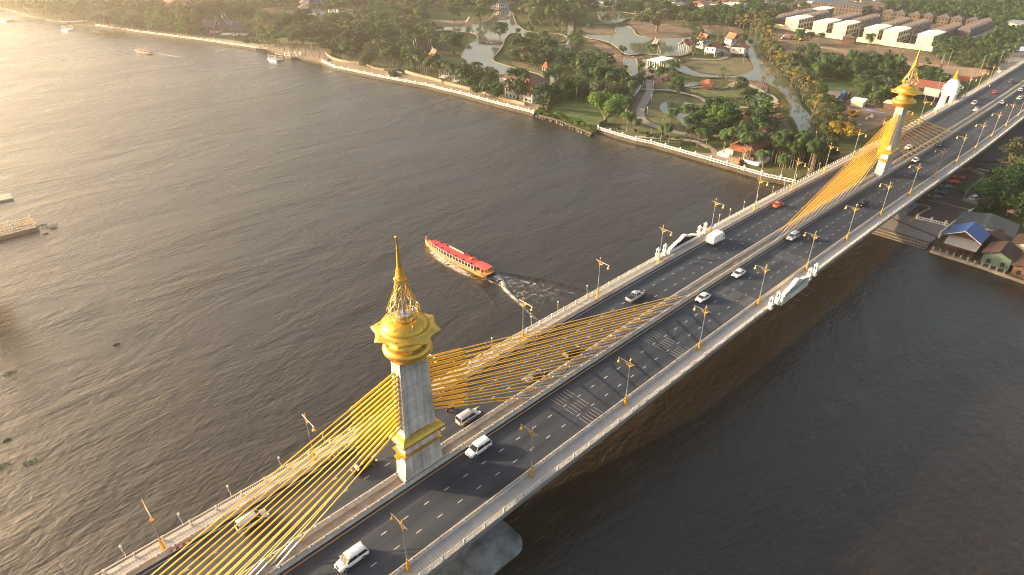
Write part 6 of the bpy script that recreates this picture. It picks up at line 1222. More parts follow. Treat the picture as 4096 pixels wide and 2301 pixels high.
# construction plots
def excavator(f, px, rz, mt, label, sc=1):
    q = U(*f(*px), G); r = thing('excavator', label, 'excavator', (q.x, q.y, G), rz, sc=sc)
    for s in (-1, 1):
        mb = MB(); mb.loft([[(x, y, z) for x, z in ((-2, .45), (-1.7, .9), (1.7, .9), (2, .45), (1.7, .05), (-1.7, .05))] for y in (s*1.2-.3, s*1.2+.3)]); mb.build('track', 'rubber', r)
    mb = MB(); mb.box(-2.2, 1.3, -1.3, 1.3, 1.0, 2.3); mb.build('engine_deck', mt, r); mb = MB(); mb.box(.2, 1.6, .2, 1.25, 1.3, 3.0); mb.build('cab', 'glass', r)
    mb = MB(); mb.tube([(1.2, -.2, 1.6), (3.4, -.2, 4.4), (5.8, -.2, 4.6)], [.3, .32, .22], 6); mb.build('boom', mt, r); mb = MB(); mb.tube([(5.7, -.2, 4.8), (6.6, -.2, 1.6)], [.25, .18], 6); mb.build('stick', mt, r); mb = MB(); mb.loft([[(6.2, y, 1.7), (7.0, y, 1.6), (6.8, y, .6), (6.1, y, .8)] for y in (-.75, .35)]); mb.build('bucket', 'rubber', r)
excavator(Z4, (1110, 630), 2.9, 'machine_yellow', 'yellow excavator on the construction plot left of the far pylon', 1.2); excavator(Z3, (440, 770), 2.2, 'orange', 'orange excavator beside the white truck on the brown lot', 1.1); excavator(Z3, (590, 790), .8, 'machine_yellow', 'yellow excavator with raised arm on the brown lot', 1.0)
q = U(*Z3(290, 760), G); bt = box_truck(); bt['label'] = 'white lorry parked next to the orange excavator'; bt.location = (q.x, q.y, G); bt.rotation_euler.z = 2.4
def shed(label, f, px, w, d, h, rz, wm, rm): return house('site_shed', label, f, px, w, d, h, rz, wm, rm, kind='shed', rh=.7, cat='shed', win=False)
shed('small shed with pale roof on the construction plot', Z4, (1230, 400), 5, 6, 3, .1, 'cream_wall', 'white_wall'); shed('long green shed with patched rusty tin roof', Z4, (660, 330), 20, 5.5, 3.4, .25, 'leaf_dark', 'stone'); shed('pinkish tin shed left of the far pylon', Z4, (1960, 470), 5, 7, 3.2, 0, 'wood', 'cream_wall')
house('hut', 'wooden stilt hut standing alone on the brown lot', Z3, (1510, 850), 7, 9, 5, .2, 'wood', 'brown_roof', kind='hip', rh=2, stilts=2, cat='hut', win=False)
for (a, b, mm, lb) in [(920, 240, 'blue_plastic', 'blue portable cabin on the construction plot'), (995, 250, 'wood', 'brown portable cabin next to the blue one')]:
    q = U(*Z4(a, b), G); mb = MB(); mb.box(-1, 1, -1.1, 1.1, 0, 4); mb.box(-1.1, 1.1, -1.2, 1.2, 4, 4.15); tag(mb.build('portable_cabin', mm, None, loc=(q.x, q.y, G+.1)), lb, 'cabin')
def cloth(f, pts, m, label, h=.5):
    p = W(f, pts); cx = sum(q[0] for q in p)/len(p); cy = sum(q[1] for q in p)/len(p); mb = MB(); rn = random.Random(len(label)); sp = smooth_poly(p, 1); n = len(sp)
    mb.add([(x, y, G+.08+rn.uniform(0, .15)) for x, y in sp]+[(x*.5+cx*.5, y*.5+cy*.5, G+.1+rn.uniform(0, h)) for x, y in sp]+[(cx, cy, G+h*.8)], [(i, (i+1) % n, n+(i+1) % n, n+i) for i in range(n)]+[(n+i, n+(i+1) % n, 2*n) for i in range(n)]); tag(mb.build('tarpaulin', m), label, 'tarpaulin')
cloth(Z4, [(1280, 470), (1400, 460), (1900, 560), (1890, 585), (1600, 560), (1400, 500)], 'blue_tarp', 'long crumpled blue tarpaulin on the construction plot'); cloth(Z4, [(1340, 430), (1420, 430), (1420, 465), (1360, 455)], 'blue_tarp', 'small blue tarpaulin above the long crumpled one'); cloth(Z4, [(1500, 395), (1530, 360), (1600, 375), (1560, 405)], 'blue_tarp', 'blue tarpaulin near the small pale roofed shed'); cloth(Z4, [(990, 310), (1100, 290), (1100, 330), (1000, 345)], 'blue_tarp', 'blue heap of sheets by the portable cabins'); cloth(Z4, [(780, 280), (850, 250), (920, 290), (950, 320), (850, 300)], 'white_wall', 'pile of white sheets left of the portable cabins'); cloth(Z4, [(580, 390), (630, 370), (630, 470), (590, 480)], 'blue_tarp', 'blue sheet hanging at the end of the long green shed', 1)
cloth(Z4, [(1700, 640), (1860, 620), (1840, 680), (1700, 680)], 'white_wall', 'pale sheet on the ground near the far pylon', .2); cloth(Z4, [(1440, 640), (1500, 615), (1590, 630), (1560, 670)], 'concrete', 'grey gravel heap on the construction plot', 1.5); cloth(Z4, [(1390, 690), (1440, 650), (1480, 690), (1440, 710)], 'track', 'small sand heap on the construction plot', 1.6); cloth(Z4, [(640, 770), (1400, 820), (1560, 820), (1450, 960), (1200, 960)], 'stone', 'dark earth spoil on the construction plot', 1.2)
mb = MB(); strip(mb, W(Z4, [(990, 990), (1120, 930), (1220, 860), (1310, 820)]), -1, 1, G, G+.8); tag(mb.build('concrete_footing', 'concrete'), 'pale concrete footing strip on the construction plot', 'footing')
# signs near the far approach
r = thing('billboard', 'large grey back of a road sign behind the far pylon', 'road sign', (*U(*Z2(540, 1130), G).xy, G), 1.4); mb = MB(); mb.box(-4, 4, -.1, .1, 4, 8); mb.build('panel', 'steel', r); mb = MB(); mb.box(-2.6, -2.3, -.1, .1, 0, 4); mb.box(2.3, 2.6, -.1, .1, 0, 4); mb.build('sign_pole', 'steel', r)
r = thing('red_board', 'small red and white hoarding right of the gate tower', 'sign', (*U(*Z2(1200, 730), G).xy, G), .3); mb = MB(); mb.box(-.1, .1, -2.6, 2.6, .8, 4); mb.build('panel', 'red_roof', r)
r = thing('blue_direction_sign', 'pale blue direction sign over the far side road', 'road sign', (*U(*Z2(2340, 270), G).xy, G), .2); mb = MB(); mb.box(-.1, .1, -3, 3, 5, 8); mb.build('panel', mat('sign_blue', (.25, .35, .5)), r); mb = MB(); mb.box(-.1, .1, -2, -1.8, 0, 5); mb.box(-.1, .1, 1.8, 2, 0, 5); mb.build('sign_pole', 'steel', r)
r = thing('round_sign', 'round white road sign on the parapet of the far approach', 'road sign', DP(435, 14.8, 1), 0); mb = MB(); mb.loft([[(x, .8*math.cos(k*.524), 2.4+.8*math.sin(k*.524)) for k in range(12)] for x in (-.03, .03)]); mb.build('sign_disc', 'white_paint', r); mb = MB(); mb.tube([(0, 0, 0), (0, 0, 2.4)], .05, 4); mb.build('sign_pole', 'steel', r)
# side road beside the far approach
wp('side_road', [(300, 24), (340, 26), (400, 24), (460, 26), (560, 40), (760, 70), (760, 56), (560, 28), (460, 17), (400, 16.5), (300, 16.8)], 'path_grey', G+.3)
# people on the walks
for i, (f, a, b, k, lb) in enumerate([(R3, 1405, 898, 'walk_dark', 'person in dark clothes walking where the garden paths meet'), (R3, 1355, 745, 'walk_dark', 'person in dark clothes standing on the path below the white gatehouse'), (R3, 1362, 785, 'walk_orange', 'person in orange walking on the path near the straight canal'), (R3, 1868, 1388, 'walk_orange', 'person in a yellow orange shirt by the bottom garden path'), (R2, 1298, 745, 'walk_white', 'person in white on the riverside walk left of the round bed'), (R2, 1064, 708, 'walk_dark', 'person in dark clothes leaning near the long white balustrade'), (R3, 1545, 1290, 'walk_dark', 'person walking on the grey path under the coconut palms')]):
    q = U(*f(a, b), G); thing('person', lb, 'person', (q.x, q.y, G+.45 if f is R2 else G+.35), i*1.3, data=PM[k], group='people strolling in the park')
# floating weed clumps
rn = random.Random(11)
for i, (f, a, b, s, lb) in enumerate([((lambda x, y: (x, y)), 202, 907, 2.4, 'largest floating green weed clump off the concrete jetty'), ((lambda x, y: (x, y)), 168, 905, 1.6, 'floating weed clump touching the tip of the concrete jetty'), ((lambda x, y: (x, y)), 215, 915, 1.2, 'small weed clump just right of the largest one'), ((lambda x, y: (x, y)), 184, 938, 1.0, 'small weed clump below the concrete jetty'), ((lambda x, y: (x, y)), 124, 1852, 1.3, 'green weed clump drifting in the lower left water'), ((lambda x, y: (x, y)), 8, 1870, 1.6, 'green weed clump at the left edge low in the photo'), ((lambda x, y: (x, y)), 467, 1380, .8, 'tiny weed clump alone in the middle of the left water'), ((lambda x, y: (x, y)), 42, 1495, 1.3, 'dark weed clump near the left edge at mid height'), ((lambda x, y: (x, y)), 30, 1763, .7, 'tiny weed clump near the lower left edge')]):
    q = U(a, b, WZ); mb = MB()
    for _ in range(70):
        rr = s*math.sqrt(rn.random()); t = rn.random()*6.28; x, y = rr*math.cos(t), rr*math.sin(t)*.6; c = rn.random()*3; e = rn.uniform(.12, .28)
        mb.add([(x, y, .02), (x+e*math.cos(c), y+e*math.sin(c), rn.uniform(.1, .3)), (x-e*math.sin(c), y+e*math.cos(c), rn.uniform(.1, .3))], [(0, 1, 2)])
    tag(mb.build('weed_clump', 'leaf_mid', None, loc=(q.x, q.y, WZ+.02)), lb, 'water weed', 'floating weed clumps on the river')
# ================================================================ vegetation
def leaf_data(name, blobs, per, size, seed, squash=.8):
    """leaf-sized faces spread over clump surfaces; blobs: (x, y, z, r)"""
    g = np.random.default_rng(seed); V = []
    for (x, y, z, r) in blobs:
        n = max(6, int(per*r*r)); d = g.normal(size=(n, 3)); d /= np.linalg.norm(d, axis=1)[:, None]; d[:, 2] = np.where(d[:, 2] < -.3, -d[:, 2], d[:, 2])
        c = np.array([x, y, z])+d*np.array([r, r, r*squash])*(g.uniform(.72, 1.06, (n, 1)))
        nn = d+g.normal(size=(n, 3))*.55; nn /= np.linalg.norm(nn, axis=1)[:, None]
        a = np.cross(nn, g.normal(size=(n, 3))); a /= np.linalg.norm(a, axis=1)[:, None]; b = np.cross(nn, a); s = size*g.uniform(.6, 1.35, (n, 1))
        V.append(np.stack([c-a*s, c-b*s*.6, c+a*s, c+b*s*.6], 1))
    V = np.concatenate(V).reshape(-1, 3); n = len(V)//4; m = bpy.data.meshes.new(name)
    m.vertices.add(len(V)); m.vertices.foreach_set('co', V.ravel().astype(np.float32)); m.loops.add(len(V)); m.loops.foreach_set('vertex_index', np.arange(len(V), dtype=np.int32))
    m.polygons.add(n); m.polygons.foreach_set('loop_start', np.arange(0, len(V), 4, dtype=np.int32)); m.polygons.foreach_set('loop_total', np.full(n, 4, dtype=np.int32)); m.update(calc_edges=True); m.materials.append(M['leaf_mid']); return m
def blobs_for(seed, R, H, base, kind):
    g = random.Random(seed); B_ = []
    n = {'round': 17, 'wide': 22, 'tall': 16, 'thin': 10, 'bamboo': 16}[kind]
    for i in range(n):
        t = g.random()*6.28; u = g.random()
        if kind == 'wide': rr = R*math.sqrt(g.random()); z = base+H*(.25+.65*math.sqrt(max(0, 1-(rr/R)**2)))*g.uniform(.8, 1.05); br = R*g.uniform(.22, .34)
        elif kind == 'tall': z = base+H*u; rr = R*(.25+.75*math.sin(math.pi*min(.95, .12+u*.8)))*g.uniform(.3, .8); br = R*g.uniform(.3, .48)
        elif kind == 'bamboo': z = base+H*(.2+.8*u); rr = R*(.4+.5*u)*g.uniform(.2, .95); br = R*g.uniform(.22, .4)
        elif kind == 'thin': z = base+H*u; rr = R*g.uniform(.2, .95); br = R*g.uniform(.14, .26)
        else: z = base+H*(.15+.75*u); rr = R*math.sqrt(max(.05, 1-(2*(.15+.75*u)-1)**2))*g.uniform(.35, .78); br = R*g.uniform(.28, .45)
        B_.append((rr*math.cos(t), rr*math.sin(t), z, br))
    return B_
def trunk_data(name, bl, base, r0, seed):
    g = random.Random(seed); mb = MB(); top = base+1; lean = (g.uniform(-.4, .4), g.uniform(-.4, .4))
    mb.tube([(0, 0, -.3), (lean[0]*.4, lean[1]*.4, base*.5), (lean[0], lean[1], top)], [r0*1.3, r0, r0*.75], 7)
    for x, y, z, r in sorted(bl, key=lambda q: q[2])[:10]: mb.tube([(lean[0], lean[1], base*.8), (x*.5+lean[0]*.5, y*.5+lean[1]*.5, (z+base)/2+.3), (x, y, z)], [r0*.55, r0*.35, r0*.1], 5)
    return mb.data(name, 'trunk')
SP = {}
def species(key, kind, R, H, base, per, size, r0, seeds, sq=.8):
    SP[key] = [(leaf_data('crown', blobs_for(s, R, H, base, kind), per, size, s, sq), trunk_data('trunk', blobs_for(s, R, H, base, kind), base, r0, s)) for s in seeds]
species('round', 'round', 5.2, 7.5, 2.2, 26, .42, .32, (1, 2, 3, 4)); species('wide', 'wide', 8.5, 4.5, 3.6, 22, .45, .5, (5, 6)); species('tall', 'tall', 3.6, 10, 2.6, 34, .36, .26, (7, 8, 9))
species('sparse', 'thin', 5.2, 7, 3.0, 30, .30, .28, (10, 11, 12)); species('bamboo', 'bamboo', 5.5, 11, 1.2, 40, .42, .2, (13, 14)); species('bush', 'round', 2.2, 2.6, .1, 60, .30, .1, (15, 16, 17)); species('big', 'round', 10, 13, 3, 20, .55, .8, (18,)); species('big2', 'round', 7.5, 10, 2.6, 22, .46, .5, (31, 32, 33))
def palm_data(kind, seed):
    g = random.Random(seed); mb = MB(); tr = MB()
    H, n, L = {'coconut': (9, 22, 4.3), 'slender': (9, 18, 3.1), 'sugar': (9.5, 34, 2.9), 'clump': (3.2, 26, 3.2)}[kind]
    bend = g.uniform(-.9, .9) if kind != 'slender' else g.uniform(-.25, .25); tw = {'coconut': .2, 'slender': .11, 'sugar': .24, 'clump': .12}[kind]
    tr.tube([(0, 0, -.3), (bend*.2, 0, H*.35), (bend*.6, .1, H*.7), (bend, .1, H)], [tw*1.5, tw, tw*.9, tw*.8], 6)
    if kind == 'clump':
        for k in range(5): a = g.random()*6.28; tr.tube([(.6*math.cos(a), .6*math.sin(a), -.2), (1.2*math.cos(a), 1.2*math.sin(a), H*g.uniform(.8, 1.3))], [.12, .09], 5)
    for k in range(n):
        a = 2*math.pi*k/n*2.4+g.uniform(-.2, .2); el = g.uniform(-.35, 1.15) if kind != 'sugar' else g.uniform(-.9, 1.3); L_ = L*g.uniform(.8, 1.1); hx = Vector((bend, .1, H))
        if kind == 'clump': hx = Vector((1.1*math.cos(a*1.7), 1.1*math.sin(a*1.7), H*g.uniform(.6, 1.3)))
        d = Vector((math.cos(a), math.sin(a), 0)); sd_ = Vector((-d.y, d.x, 0)); pts = []
        m_ = 7; p = hx.copy(); e = el
        for j in range(m_+1): pts.append(p.copy()); p = p+(d*math.cos(e)+Vector((0, 0, math.sin(e))))*L_/m_; e -= (.30 if kind != 'sugar' else .10)
        if kind == 'sugar':
            c = pts[3]
            for q in range(7): b = (q-3)*.42; u = (d*math.cos(b)+sd_*math.sin(b)); t_ = c+u*L_*.62+Vector((0, 0, -.1*abs(q-3))); w2 = u.cross(Vector((0, 0, 1)))*.30; mb.add([c, c+(t_-c)*.6+w2, t_, c+(t_-c)*.6-w2], [(0, 1, 2, 3)])
            mb.add([hx, hx+sd_*.05, c, c-sd_*.05], [(0, 1, 2, 3)]); continue
        for j in range(m_):
            w_ = L*.25*(math.sin(math.pi*min(1, (j+1.2)/(m_+.8))))+.08; mid = (pts[j]+pts[j+1])/2; q0 = pts[j]; q1 = pts[j]+(pts[j+1]-pts[j])*.72
            for s in (-1, 1): tip = q1+sd_*s*w_*1.7+(pts[j+1]-pts[j])*.5+Vector((0, 0, -w_*.75)); mb.add([q0, q1, tip], [(0, 1, 2)]); q2 = q0+(pts[j+1]-pts[j])*.5; mb.add([q2, pts[j+1], tip+(pts[j+1]-pts[j])*.5], [(0, 1, 2)])
    return mb.data('palm_fronds', 'leaf_palm'), tr.data('palm_stem', 'palm_trunk')
for kk in ('coconut', 'slender', 'sugar', 'clump'): SP[kk] = [palm_data(kk, s) for s in (21, 22, 23)]
PALM = ('coconut', 'slender', 'sugar', 'clump'); COUNT = {}
DEFER = []
def tree(key, x, y, sc, leaf, label, cat, group=None, rz=None, z=G, later=False):
    if later: DEFER.append((key, x, y, sc, leaf, label, cat, group)); return
    v = SP[key]; c, t = v[random.randrange(len(v))]; nm = 'palm_tree' if key in PALM else ('bush' if key == 'bush' else 'tree'); r = thing(nm, label, cat, (x, y, z), random.random()*6.28 if rz is None else rz, group)
    r.scale = (sc, sc, sc*random.uniform(.88, 1.15)) ; a = link('crown' if key not in PALM else 'fronds', c, r)
    if leaf: a.material_slots[0].link = 'OBJECT'; a.material_slots[0].material = M[leaf]
    if key != 'bush': link('trunk', t, r)
    COUNT[group] = COUNT.get(group, 0)+1; return r
def inside(p, x, y):
    c = False; j = len(p)-1
    for i in range(len(p)):
        if (p[i][1] > y) != (p[j][1] > y) and x < (p[j][0]-p[i][0])*(y-p[i][1])/(p[j][1]-p[i][1])+p[i][0]: c = not c
        j = i
    return c
TAKEN = []
def scatter(f, poly, n, keys, label, cat, group, sc=(.8, 1.2), gap=5, lift=4, z=G, avoid=True):
    P = W(f, poly, G+lift); xs_ = [q[0] for q in P]; ys_ = [q[1] for q in P]; k = 0; t = 0
    while k < n and t < n*60:
        t += 1; x = random.uniform(min(xs_), max(xs_)); y = random.uniform(min(ys_), max(ys_))
        if not inside(P, x, y) or not inside(LANDP, x, y): continue
        s = random.uniform(*sc)
        if any((x-a)**2+(y-b)**2 < (gap*(s+c)*.5)**2 for a, b, c in TAKEN): continue
        if avoid and any(inside(q, x, y) for q in POND_POLY): continue
        if any((x-a)**2+(y-b)**2 < c*c for a, b, c in AVOID): continue
        TAKEN.append((x, y, s)); key, leaf = random.choice(keys); tree(key, x, y, s, leaf, label, cat, group, later=True); k += 1
LANDP = BANK+[(6000, -1500), (6000, 6000), (-60, 6000)]
def one(f, px, key, leaf, sc, label, cat='tree', group=None, rz=None, fat=1):
    q = U(*f(*px), G); TAKEN.append((q.x, q.y, sc*1.2)); o = tree(key, q.x, q.y, sc, leaf, label, cat, group, rz); 
    if fat != 1: o.scale.x *= fat; o.scale.y *= fat
    return o
# --- single trees that stand out
one(R2, (1990, 560), 'big', 'leaf_dark', 1.0, 'huge dark green round tree between the teak houses and the lake', fat=1.1); one(R2, (2000, 235), 'bamboo', 'leaf_bright', 1.5, 'bright green drooping tree clump on the upper lake, left of two', fat=1.3); one(R2, (2250, 235), 'bamboo', 'leaf_bright', 1.35, 'bright green drooping tree clump on the upper lake, right of two', fat=1.2)
one(R2, (2450, 400), 'round', 'leaf_mid', 1.35, 'banyan like tree standing at the right end of the brown footbridge'); one(R2, (825, 290), 'big', 'leaf_bright', .85, 'big bright green dome tree behind the brown bare one'); one(R2, (1330, 400), 'big', 'leaf_bright', 1.0, 'tall bright green tree right of the bare brown one'); one(R2, (960, 460), 'sparse', 'leaf_brown', 1.7, 'large pinkish brown bare tree in the riverside wood', fat=1.25)
one(R2, (740, 430), 'tall', 'leaf_olive', 1.6, 'tall olive tree left of the pinkish brown tree'); one(R2, (340, 330), 'big', 'leaf_mid', .85, 'large green tree below the pagoda to the left'); one(R3, (50, 1020), 'round', 'leaf_dark', 1.6, 'dark round tree in front of the red roofed restaurant'); one(R3, (165, 670), 'round', 'leaf_olive', 1.2, 'rounded olive tree on the lake lawn near the pointed sala')
one(R3, (930, 1240), 'big', 'leaf_bright', .82, 'big bright green tree at the water end of the overgrown plot', fat=1.15); one(R3, (960, 1060), 'big', 'leaf_olive', .75, 'broad olive tree behind the bright one on the overgrown plot', fat=1.3); one(R3, (350, 1100), 'round', 'leaf_dark', 1.4, 'dark dense tree at the left of the overgrown plot', fat=1.2)
one(R3, (1450, 330), 'wide', 'leaf_olive', 2.0, 'very wide umbrella shaped rain tree on the northern island', fat=1.1); one(R3, (1110, 540), 'round', 'leaf_olive', .62, 'lone slim tree leaning at the lake edge'); one(R3, (1665, 975), 'round', 'leaf_dark', 1.15, 'dark tree by the pale path in the spiral garden'); one(R3, (2120, 880), 'sparse', 'leaf_mid', 1.1, 'feathery green tree right of the octagonal gazebo'); one(R3, (2300, 940), 'round', 'leaf_mid', .95, 'green tree at the right of the spiral garden near the pond')
one(R3, (2370, 1115), 'round', 'leaf_mid', 1.15, 'green round tree right of the low pale footbridge'); one(R3, (2520, 900), 'sparse', 'leaf_brown', 1.35, 'bare brown tree on the canal bank'); one(R3, (900, 220), 'sparse', 'leaf_mid', 1.3, 'dark tree with pale twisted stem by the northern canal'); one(R3, (1010, 230), 'sparse', 'leaf_brown', 1.2, 'leaning brown leafed tree by the northern canal'); one(R3, (2050, 540), 'wide', 'leaf_olive', .9, 'pale spreading tree behind the white stilted house')
one(Z3, (690, 870), 'wide', 'leaf_olive', 1.0, 'spreading bare limbed tree alone on the brown lot'); one(Z5, (1240, 230), 'tall', 'leaf_brown', 1.1, 'dark brown dense tree by the canal above the palm row', fat=1.3); one(Z5, (900, 250), 'tall', 'leaf_mid', 1.4, 'tall leafy tree beside the mast near the red gazebo', fat=1.2); one(Z5, (280, 240), 'round', 'leaf_dark', 1.1, 'very dark round tree left of the red gazebo'); one(Z5, (60, 230), 'round', 'leaf_bright', 1.2, 'leafy bright tree at the foot of the spiral pond')
one(Z4, (800, 1130), 'wide', 'leaf_yellow', .9, 'tree covered in bright yellow blossom near the far lamps'); one(Z4, (330, 1010), 'coconut', None, .7, 'stubby dark palm with bent trunk over the canal', 'palm tree')
one(ZB, (770, 670), 'big', 'leaf_dark', .62, 'dark round tree beside the white people carrier', fat=1.25); one(ZB, (1000, 620), 'big', 'leaf_dark', .7, 'dark green tree right of the dark round one', fat=1.2); one(ZB, (950, 420), 'tall', 'leaf_olive', 1.3, 'sunlit olive tree by the side road right of the bridge', fat=1.5); one(ZB, (1080, 480), 'big', 'leaf_olive', .75, 'large olive tree at the right edge above the riverside houses'); one(ZB, (1110, 850), 'round', 'leaf_mid', 1.0, 'green tree at the right edge behind the cream house')
for a, b, l_ in ((640, 730, 'banana plants between the plaza wall and the grey roof'), (590, 800, 'banana plants right against the blue roof'), (690, 700, 'banana plants below the dark round tree')): one(ZB, (a, b), 'clump', 'leaf_palm', .62, l_, 'banana plant')
# --- palms
for a, b in ((235, 500), (290, 515), (345, 500), (365, 525), (372, 480), (430, 510), (500, 560), (560, 545), (575, 575), (640, 590), (650, 560), (700, 600), (585, 540)): one(R2, (a, b), 'sugar', None, random.uniform(1.0, 1.15), 'dark headed sugar palm in the cluster on the sandy beach', 'palm tree', 'sugar palms on the beach')
for a, b in ((885, 620), (915, 635), (1000, 610), (1025, 620), (1290, 710), (1300, 670), (1335, 700), (1375, 680), (1285, 650), (1525, 730), (1570, 740), (1590, 745), (1545, 700), (1620, 745), (1640, 760), (1660, 750), (1680, 770), (1700, 775), (1650, 720), (1720, 790), (1740, 760), (1755, 795), (1785, 800), (1805, 810), (1820, 780), (1840, 820), (1930, 840), (1950, 850), (1965, 860), (1985, 870), (2040, 880), (2060, 885), (2075, 890), (1905, 830), (1690, 740), (1860, 800)): one(R2, (a, b), 'slender', None, random.uniform(.95, 1.25), 'slender pale stemmed palm in the grove behind the riverside walk', 'palm tree', 'slender palms behind the riverside walk')
scatter(R3, [(560, 740), (1000, 730), (1000, 850), (700, 830)], 30, [('slender', None)], 'slender pale stemmed palm in the dark grove left of the straight canal', 'palm tree', 'slender palms in the dark grove', (1.0, 1.35), 1.6, 6)
for a, b in ((300, 660), (315, 655), (330, 665), (1365, 620), (1385, 640), (1400, 630), (1460, 870), (1475, 875), (1490, 860), (1455, 850), (320, 900), (335, 910), (350, 900), (370, 895)): one(R3, (a, b), 'slender', None, random.uniform(.9, 1.2), 'slender palm in a small group inside the park', 'palm tree', 'small groups of slender palms in the park')
for a, b, s, l_ in ((1585, 1330, 1.0, 'left'), (1765, 1300, 1.05, 'right')): one(R3, (a-5, b-40), 'coconut', None, s, f'coconut palm standing at the spiral pond, {l_} of two', 'palm tree')
for a, b, s, l_ in ((1150, 1335, 1.05, 'at the corner of the white fence, left of the lawn'), (1258, 1370, .75, 'second from the left on the walk side lawn'), (1490, 1425, .75, 'third from the left on the walk side lawn'), (1575, 1440, .8, 'fourth from the left on the walk side lawn'), (1745, 1390, .95, 'leaning over the grey path'), (1790, 1440, .85, 'just above the walk, left of the round trees'), (1860, 1475, .8, 'above the walk with a green crown'), (1950, 1490, .8, 'above the walk, last before the riverside hall')): one(R3, (a, b), 'coconut', None, s, 'coconut palm '+l_, 'palm tree')
scatter(R3, [(1240, 800), (1340, 760), (1330, 690), (1250, 700), (1170, 1000), (1110, 1100), (1180, 1090)], 12, [('clump', None), ('coconut', None)], 'bushy palm in the row along the white wall beside the overgrown plot', 'palm tree', 'palms along the white plot wall', (.7, .95), 4, 4)
for a, b in ((150, 765), (175, 770), (280, 800), (560, 880), (590, 890), (610, 880), (540, 870), (600, 900), (680, 920), (830, 800), (1150, 900), (1230, 950), (1280, 960), (1330, 980), (1380, 975), (1300, 920), (1450, 1000), (1540, 1020), (1590, 1030), (1660, 1000), (1690, 980), (1730, 960), (1780, 940), (1420, 960), (1360, 930), (1880, 1150), (1930, 1120), (1950, 1110), (1970, 1100), (2000, 1080), (2030, 1060), (2100, 1030), (1800, 900), (1750, 900)): one(Z5, (a, b), 'slender', None, random.uniform(1.1, 1.35), 'slender palm in the row between the riverside hall and the bridge', 'palm tree', 'slender palms between the hall and the bridge')
one(Z5, (960, 1100), 'coconut', None, 1.0, 'curving coconut palm on the lawn by the white balustrade', 'palm tree'); one(Z5, (1350, 1195), 'coconut', None, .9, 'coconut palm closest to the bridge on the same lawn', 'palm tree')
for f, a, b, s in ((R4, 465, 820, 1.2), (R4, 540, 760, 1.1), (R4, 790, 700, 1.15), (R4, 910, 700, 1.0), (R4, 865, 820, 1.0), (R4, 440, 760, .9), (R4, 300, 640, 1.2), (R4, 1165, 790, 1.0), (R4, 1200, 780, 1.05), (R4, 295, 500, 1.3), (R4, 405, 620, 1.2), (R4, 500, 470, 1.0), (R4, 985, 530, 1.2), (R4, 1740, 640, 1.3), (R4, 1310, 770, .9), (R4, 640, 740, 1.0)): one(f, (a, b), 'coconut', None, s, 'ragged coconut palm among the scrub between the canal and the housing estate', 'palm tree', 'ragged palms between canal and estate')
for f, a, b in ((R3, 70, 385), (R3, 185, 380), (R3, 790, 330), (R3, 1960, 300), (R3, 2320, 480), (R3, 2370, 520), (R3, 1650, 230), (R3, 1750, 270), (R3, 1780, 280), (R2, 1215, 0), (R2, 2140, 400), (R3, 200, 310), (R3, 240, 310), (R3, 160, 300), (R3, 420, 320), (R3, 500, 330), (R3, 530, 340)): one(f, (a, b), 'coconut', None, .8, 'dark palm beside the lakes of the park', 'palm tree', 'dark palms around the park lakes')
# --- woods
GR = [('round', 'leaf_mid'), ('round', 'leaf_olive'), ('round', 'leaf_mid'), ('tall', 'leaf_mid'), ('tall', 'leaf_olive'), ('sparse', 'leaf_olive'), ('round', 'leaf_dark'), ('wide', 'leaf_olive')]; BRN = GR+[('round', 'leaf_dark'), ('tall', 'leaf_bright'), ('big2', 'leaf_mid'), ('big2', 'leaf_dark'), ('sparse', 'leaf_brown'), ('wide', 'leaf_olive')]
DK = [('round', 'leaf_dark'), ('round', 'leaf_mid'), ('tall', 'leaf_dark'), ('round', 'leaf_dark')]
scatter(R1, [(-150, 40), (40, 20), (250, 70), (700, 170), (1050, 240), (1600, 300), (1960, 330), (2060, 270), (2200, 200), (2400, 200), (2572, 170), (2572, -120), (-150, -160)], 420, BRN, 'tree in the hazy wood along the upstream bank', 'tree', 'trees of the hazy upstream wood', (1.1, 1.7), 6.3, 5)
scatter(R1, [(1900, 335), (2050, 300), (2080, 340)], 4, [('bush', 'leaf_mid')], 'shrub in front of the blue roofed pavilions', 'shrub', 'shrubs by the blue roofed pavilions', (.8, 1.2), 3, 1)
scatter(R1, [(2350, 390), (2572, 330), (2572, 430), (2450, 430)], 8, [('bush', 'leaf_mid'), ('bush', 'leaf_dark')], 'shrub on the terrace right of the blue roofed pavilions', 'shrub', 'terrace shrubs', (.8, 1.2), 3, 1)
scatter(R2, [(-20, 250), (140, 190), (470, 190), (700, 240), (940, 200), (1000, 130), (1250, 110), (1700, 130), (1700, 260), (1780, 340), (1780, 420), (1560, 590), (1440, 660), (1150, 620), (770, 530), (720, 440), (640, 400), (0, 420)], 190, BRN, 'tree in the dense riverside wood behind the beach and walk', 'tree', 'trees of the riverside wood', (.8, 1.35), 5.2, 5)
scatter(R2, [(1440, 680), (1600, 560), (1700, 560), (1750, 690), (1700, 720)], 5, DK, 'dark tree around the teak houses', 'tree', 'dark trees around the teak houses', (.7, 1.0), 5, 4)
scatter(R2, [(2040, 760), (2190, 700), (2420, 740), (2470, 960), (2300, 930), (2100, 860)], 22, DK+[('clump', None)], 'lush tree in the belt before the red roofed restaurant', 'tree', 'lush belt before the restaurant', (.65, .95), 5, 4)
scatter(R2, [(-100, 20), (500, -80), (2400, -90), (2400, 70), (1900, 90), (1700, 40), (1100, 60), (640, 40), (480, 30), (0, 70)], 150, BRN, 'tree along the far side of the park at the top of the photo', 'tree', 'trees on the far side of the park', (1.0, 1.5), 6.6, 5)
